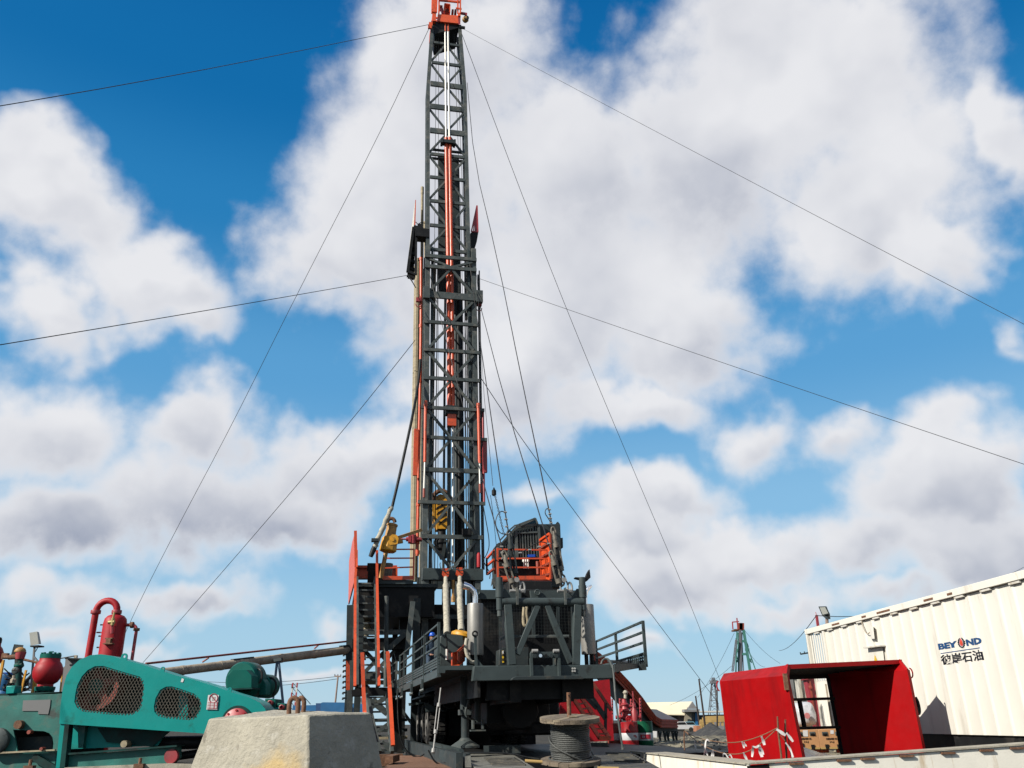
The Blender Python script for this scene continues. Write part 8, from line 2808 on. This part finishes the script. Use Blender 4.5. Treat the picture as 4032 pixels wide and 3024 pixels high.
# poles on the right
pole('tall thin leaning pole in front of the warehouse', 7, ((1112, 795), (1160, 1160)), 110, .13, (), 'poledark')
pole('short leaning pole just left of the tall one', 7, ((1080, 960), (1092, 1050)), 150, .16, (), 'poledark')
pole('dark pole rising in front of the dark lattice derrick', 7, ((1288, 900), (1290, 1190)), 100, .10, (), 'poledark')
pole('dark pole with insulator crossarms at the far end of the container', 8, ((676, 470), (700, 640)), 36, .045, ((632, 585, 690, 575),), 'dark')
c_ = P(8, 674, 480, 36)
for p0_, q0_, lab in ((P(8, 745, 310, 26), P(8, 480, 560, 60), 'thin wire falling left from the maroon roof post'), (P(8, 745, 312, 26), P(8, 1480, 215, 40), 'thin wire running right above the container roof, lower'), (P(8, 1480, 190, 40), P(8, 2212, -30, 48), 'thin wire high above the container roof, upper'),
                      (P(8, 1480, 215, 40), P(8, 2212, 10, 48), 'thin wire above the container roof near the frame edge')):
    wire('overhead_wire', lab, sag(p0_, q0_, .25, 8), .012, 'wire', 'overhead wires')
# yellow timber staging
ys_ = thing('timber_staging', 'yellow timber staging and stacked racks in front of the warehouse annex', 'staging', V((P(7, 1260, 1290, 140).x, 140, gz(140))))
for (x0, y0, x1, y1, w) in ((1130, 1200, 1130, 1300, .35), (1160, 1175, 1160, 1295, .35), (1200, 1165, 1200, 1290, .3), (1240, 1165, 1240, 1250, .3), (1300, 1165, 1300, 1250, .3), (1340, 1160, 1340, 1250, .3), (1125, 1205, 1360, 1195, .45), (1145, 1180, 1360, 1172, .3), (1175, 1165, 1360, 1160, .25),
                            (1125, 1235, 1260, 1232, .4), (1130, 1290, 1165, 1240, .25), (1165, 1290, 1130, 1240, .25), (1165, 1245, 1240, 1200, .25), (1210, 1180, 1240, 1220, .2), (1270, 1180, 1300, 1220, .2)):
    obj('timber', MB().bar(f7(x0, y0, 140), f7(x1, y1, 140), w, w, V((0, 1, .01))), 'farwood', ys_)
ob = thing('orange_bin', 'orange box standing beside the parked pale blue pickup', 'bin', P(7, 1108, 1300, 112))
obj('bin_body', MB().prism([f7(x, y, 112) for x, y in ((1088, 1250), (1128, 1248), (1128, 1305), (1090, 1306))], V((0, 2, 0))), 'tanorange', ob)


# gravel heap
def heap():
    mb = MB()
    YH = 70.0
    c_ = P(7, 1250, 1340, YH)
    xl, xr = P(7, 1085, 1340, YH).x, P(7, 1480, 1340, YH).x
    top = P(7, 1265, 1228, YH).z
    n = 48
    for j in range(n + 1):
        for i in range(n + 1):
            u, v = i / n * 2 - 1, j / n * 2 - 1
            x = (xl + xr) / 2 + u * (xr - xl) / 2
            y = YH + 2 + v * 6
            d = math.sqrt(u * u + v * v)
            h = max(0, 1 - d) ** .9
            h = h * (1 + .25 * mnoise.noise(V((x * .8, y * .8, 1)))) + .03 * mnoise.noise(V((x * 3, y * 3, 3)))
            mb.v.append(V((x, y, gz(y) - .1 + max(0, h) * (top - gz(YH) + .1))))
    for j in range(n):
        for i in range(n):
            mb.f.append((j * (n + 1) + i, j * (n + 1) + i + 1, (j + 1) * (n + 1) + i + 1, (j + 1) * (n + 1) + i))
    obj('gravel_heap', mb, 'gravel', None, 'dark grey gravel heap left of the red shelter', 'gravel heap', kind='stuff')


heap()


# parked vehicles, tiny in view
def vehicle(label, xc, yb, Y, ln, m_, kind, cat, grp):
    b = f7(xc, yb, Y)
    b.z = gz(Y)
    t = thing(kind, label, cat, b, grp)
    pf = [(-.5, .25), (-.5, .62), (-.30, .66), (-.18, 1.0), (.12, 1.0), (.20, .66), (.5, .60), (.5, .25)]
    obj('car_body', MB().prism([b + V((x * ln, -.8, z * 1.5)) for x, z in pf], V((0, 1.6, 0))), m_, t, bev=.05)
    obj('car_window', MB().prism([b + V((x * ln, -.82, z * 1.5)) for x, z in ((-.255, .70), (-.165, .94), (.10, .94), (.17, .70))], V((0, .01, 0))), 'black', t)
    for x in (-.32, .32):
        c_ = b + V((x * ln, -.75, .33))
        obj('wheel', MB().cyl(c_ - V((0, .12, 0)), c_ + V((0, .12, 0)), .33, n=14), 'tyre', t)


vehicle('pale blue pickup parked before the warehouse', 1030, 1300, 150, 4.4, 'carblue', 'parked_pickup', 'pickup', None)
vehicle('white car parked low beside the trestle legs of the ramp', 955, 1340, 145, 4.0, 'carwhite', 'parked_car', 'car', None)
vehicle('red car mostly hidden behind the level ramp end', 920, 1290, 185, 4.0, 'valve', 'parked_car', 'car', None)
wp_ = thing('leaning_board', 'upright white board leaning between the green drum and trestle legs', 'board', P(7, 675, 1360, 44))
obj('board', MB().prism([f7(x, y, 44) for x, y in ((655, 1295), (705, 1300), (705, 1365), (655, 1362))], V((0, .1, 0))), 'signw', wp_)
# things lying on the ground
rb = thing('red_beam', 'long dull red steel beam lying on the churned ground', 'steel beam', f7(1100, 1415, 52))
obj('beam_web', MB().prism([f7(x, y, 52) for x, y in ((930, 1382), (1480, 1380), (1480, 1412), (935, 1414))], V((0, .3, 0))), 'valve', rb)
obj('beam_flange', MB().prism([f7(x, y, 51.9) for x, y in ((925, 1376), (1480, 1374), (1480, 1382), (925, 1384))], V((0, .6, 0))), 'redrust', rb)
obj('beam_end', MB().prism([f7(x, y, 52.5) for x, y in ((850, 1382), (928, 1380), (930, 1410), (855, 1405))], V((0, .4, 0))), 'rust', rb)
gp_ = thing('green_plank', 'pale green plank lying on the ground beside the drums', 'plank', f7(760, 1425, 40))
obj('plank', MB().prism([f7(675, 1430, 40), f7(850, 1392, 44), f7(860, 1400, 44), f7(690, 1445, 40)], UP * .06), 'fargreen', gp_)

# yellow machinery glimpsed under the carrier
ym = thing('yellow_equipment', 'yellow equipment glimpsed through the gap beneath the carrier', 'equipment', P(4, 1360, 1190, 40))
obj('yellow_box', MB().prism([P(4, x, y, 40) for x, y in ((1300, 1150), (1420, 1165), (1420, 1215), (1300, 1210))], V((0, 1, 0))), 'yellow', ym)
obj('red_pipe', MB().cyl(P(4, 1330, 1140, 40), P(4, 1430, 1150, 40), .1, n=8), 'valve', ym)
wb_ = thing('white_sign_board', 'small white square board seen through the dark gap under the carrier', 'board', P(6, 658, 1165, 36))
obj('panel', MB().prism([P(6, x, y, 36) for x, y in ((626, 1128), (690, 1126), (692, 1168), (628, 1170))], V((0, .3, 0))), 'signw', wb_)

# ================================================================== WORKER
def worker():
    base = L(-1.33, 10.4, 2.17)
    t = thing('person', 'worker in blue hard hat and grey blue coveralls behind the carrier railing', 'person', base)
    top = RP(4, 1100, 122, 10.4).z
    s_ = (top - base.z) / 1.80
    f = -RA            # faces towards the camera, a little right
    f = (f * .85 + RX * .5).normalized()
    sd_ = f.cross(UP).normalized()

    def B(x, y, z):
        return base + (sd_ * x + f * y) * s_ + UP * (z * s_)
    J = {'pel': B(0, 0, .98), 'wai': B(0, 0, 1.10), 'che': B(0, .01, 1.32), 'nec': B(0, .02, 1.47), 'hdb': B(0, .05, 1.56),
         'sl': B(-.19, 0, 1.42), 'el': B(-.25, .06, 1.14), 'hl': B(-.20, .26, 1.02), 'sr': B(.19, 0, 1.42), 'er': B(.26, .05, 1.14), 'hr': B(.22, .27, 1.05),
         'hpl': B(-.10, 0, .93), 'kl': B(-.12, .03, .50), 'al': B(-.12, -.01, .09), 'tl': B(-.13, .15, .04),
         'hpr': B(.10, 0, .93), 'kr': B(.12, .04, .50), 'ar': B(.13, 0, .09), 'tr': B(.14, .16, .04)}
    R = dict(pel=.155, wai=.145, che=.165, nec=.065, hdb=.06, sl=.075, el=.055, hl=.042, sr=.075, er=.055, hr=.042, hpl=.10, kl=.07, al=.05, tl=.045, hpr=.10, kr=.07, ar=.05, tr=.045)
    E_ = [('pel', 'wai'), ('wai', 'che'), ('che', 'nec'), ('nec', 'hdb'), ('che', 'sl'), ('sl', 'el'), ('el', 'hl'), ('che', 'sr'), ('sr', 'er'), ('er', 'hr'), ('pel', 'hpl'), ('hpl', 'kl'), ('kl', 'al'), ('al', 'tl'), ('pel', 'hpr'), ('hpr', 'kr'), ('kr', 'ar'), ('ar', 'tr')]
    ks = list(J)
    me = bpy.data.meshes.new('body')
    me.from_pydata([tuple(J[k] - base) for k in ks], [(ks.index(a), ks.index(b)) for a, b in E_], [])
    o = bpy.data.objects.new('body', me)
    COL.objects.link(o)
    o.parent = t
    OFF[o.name] = base
    o.modifiers.new('skin', 'SKIN')
    for i, k in enumerate(ks):
        sv = me.skin_vertices[0].data[i]
        sv.radius = (R[k] * s_, R[k] * s_)
        sv.use_root = (k == 'pel')
    ss = o.modifiers.new('sub', 'SUBSURF')
    ss.levels = ss.render_levels = 2
    me.materials.append(M['coverall'])
    hc_ = B(0, .06, 1.655)
    hd = MB().lathe(hc_ - UP * .12 * s_, [(.045 * s_, 0), (.07 * s_, .03 * s_), (.083 * s_, .09 * s_), (.085 * s_, .15 * s_), (.07 * s_, .21 * s_), (.03 * s_, .24 * s_)], UP, 16)
    hd.tube([hc_ + f * .075 * s_ + UP * .02 * s_, hc_ + f * .105 * s_ - UP * .02 * s_], .016 * s_, 6)
    for e in (-1, 1):
        hd.tube([hc_ + sd_ * (.083 * e * s_) + UP * .03 * s_, hc_ + sd_ * (.09 * e * s_) - UP * .03 * s_], .016 * s_, 6)
    h_ = obj('head', hd, 'skin', t)
    ey = MB()
    for e in (-1, 1):
        ey.box(hc_ + f * .083 * s_ + sd_ * (.032 * e * s_) + UP * .03 * s_, (.02, .012, .012))
    ey.box(hc_ + f * .082 * s_ - UP * .055 * s_, (.045, .012, .010))
    obj('face_features', ey, 'ink', h_)
    hm = obj('hard_hat', MB().lathe(hc_ + UP * .055 * s_, [(.125 * s_, -.005), (.128 * s_, .008), (.108 * s_, .014), (.106 * s_, .06 * s_), (.085 * s_, .105 * s_), (.04 * s_, .128 * s_), (.005, .132 * s_)], UP, 20), 'helmet', t)
    obj('hat_peak', MB().prism([hc_ + UP * .055 * s_ + f * a_ * s_ + sd_ * b_ * s_ for a_, b_ in ((.08, -.09), (.15, -.05), (.165, 0), (.15, .05), (.08, .09))], UP * .008), 'helmet', hm)
    for k, e in (('hl', -1), ('hr', 1)):
        hb = J[k]
        hm_ = MB().tube([hb, hb + f * .09 * s_], .035 * s_, 8, radii=[.03 * s_, .04 * s_])
        for q in range(4):
            o0 = hb + f * .085 * s_ + sd_ * ((q - 1.5) * .02 * s_)
            hm_.tube([o0, o0 + f * (.045 + .006 * (q in (1, 2))) * s_ - UP * .006 * s_, o0 + f * .06 * s_ - UP * .03 * s_], .0095 * s_, 6)
        o0 = hb + f * .03 * s_ - sd_ * (.035 * e * s_)
        hm_.tube([o0, o0 + f * .04 * s_ - sd_ * (.025 * e * s_), o0 + f * .07 * s_ - sd_ * (.02 * e * s_)], .011 * s_, 6)
        obj('hand', hm_, 'skin', t)


worker()
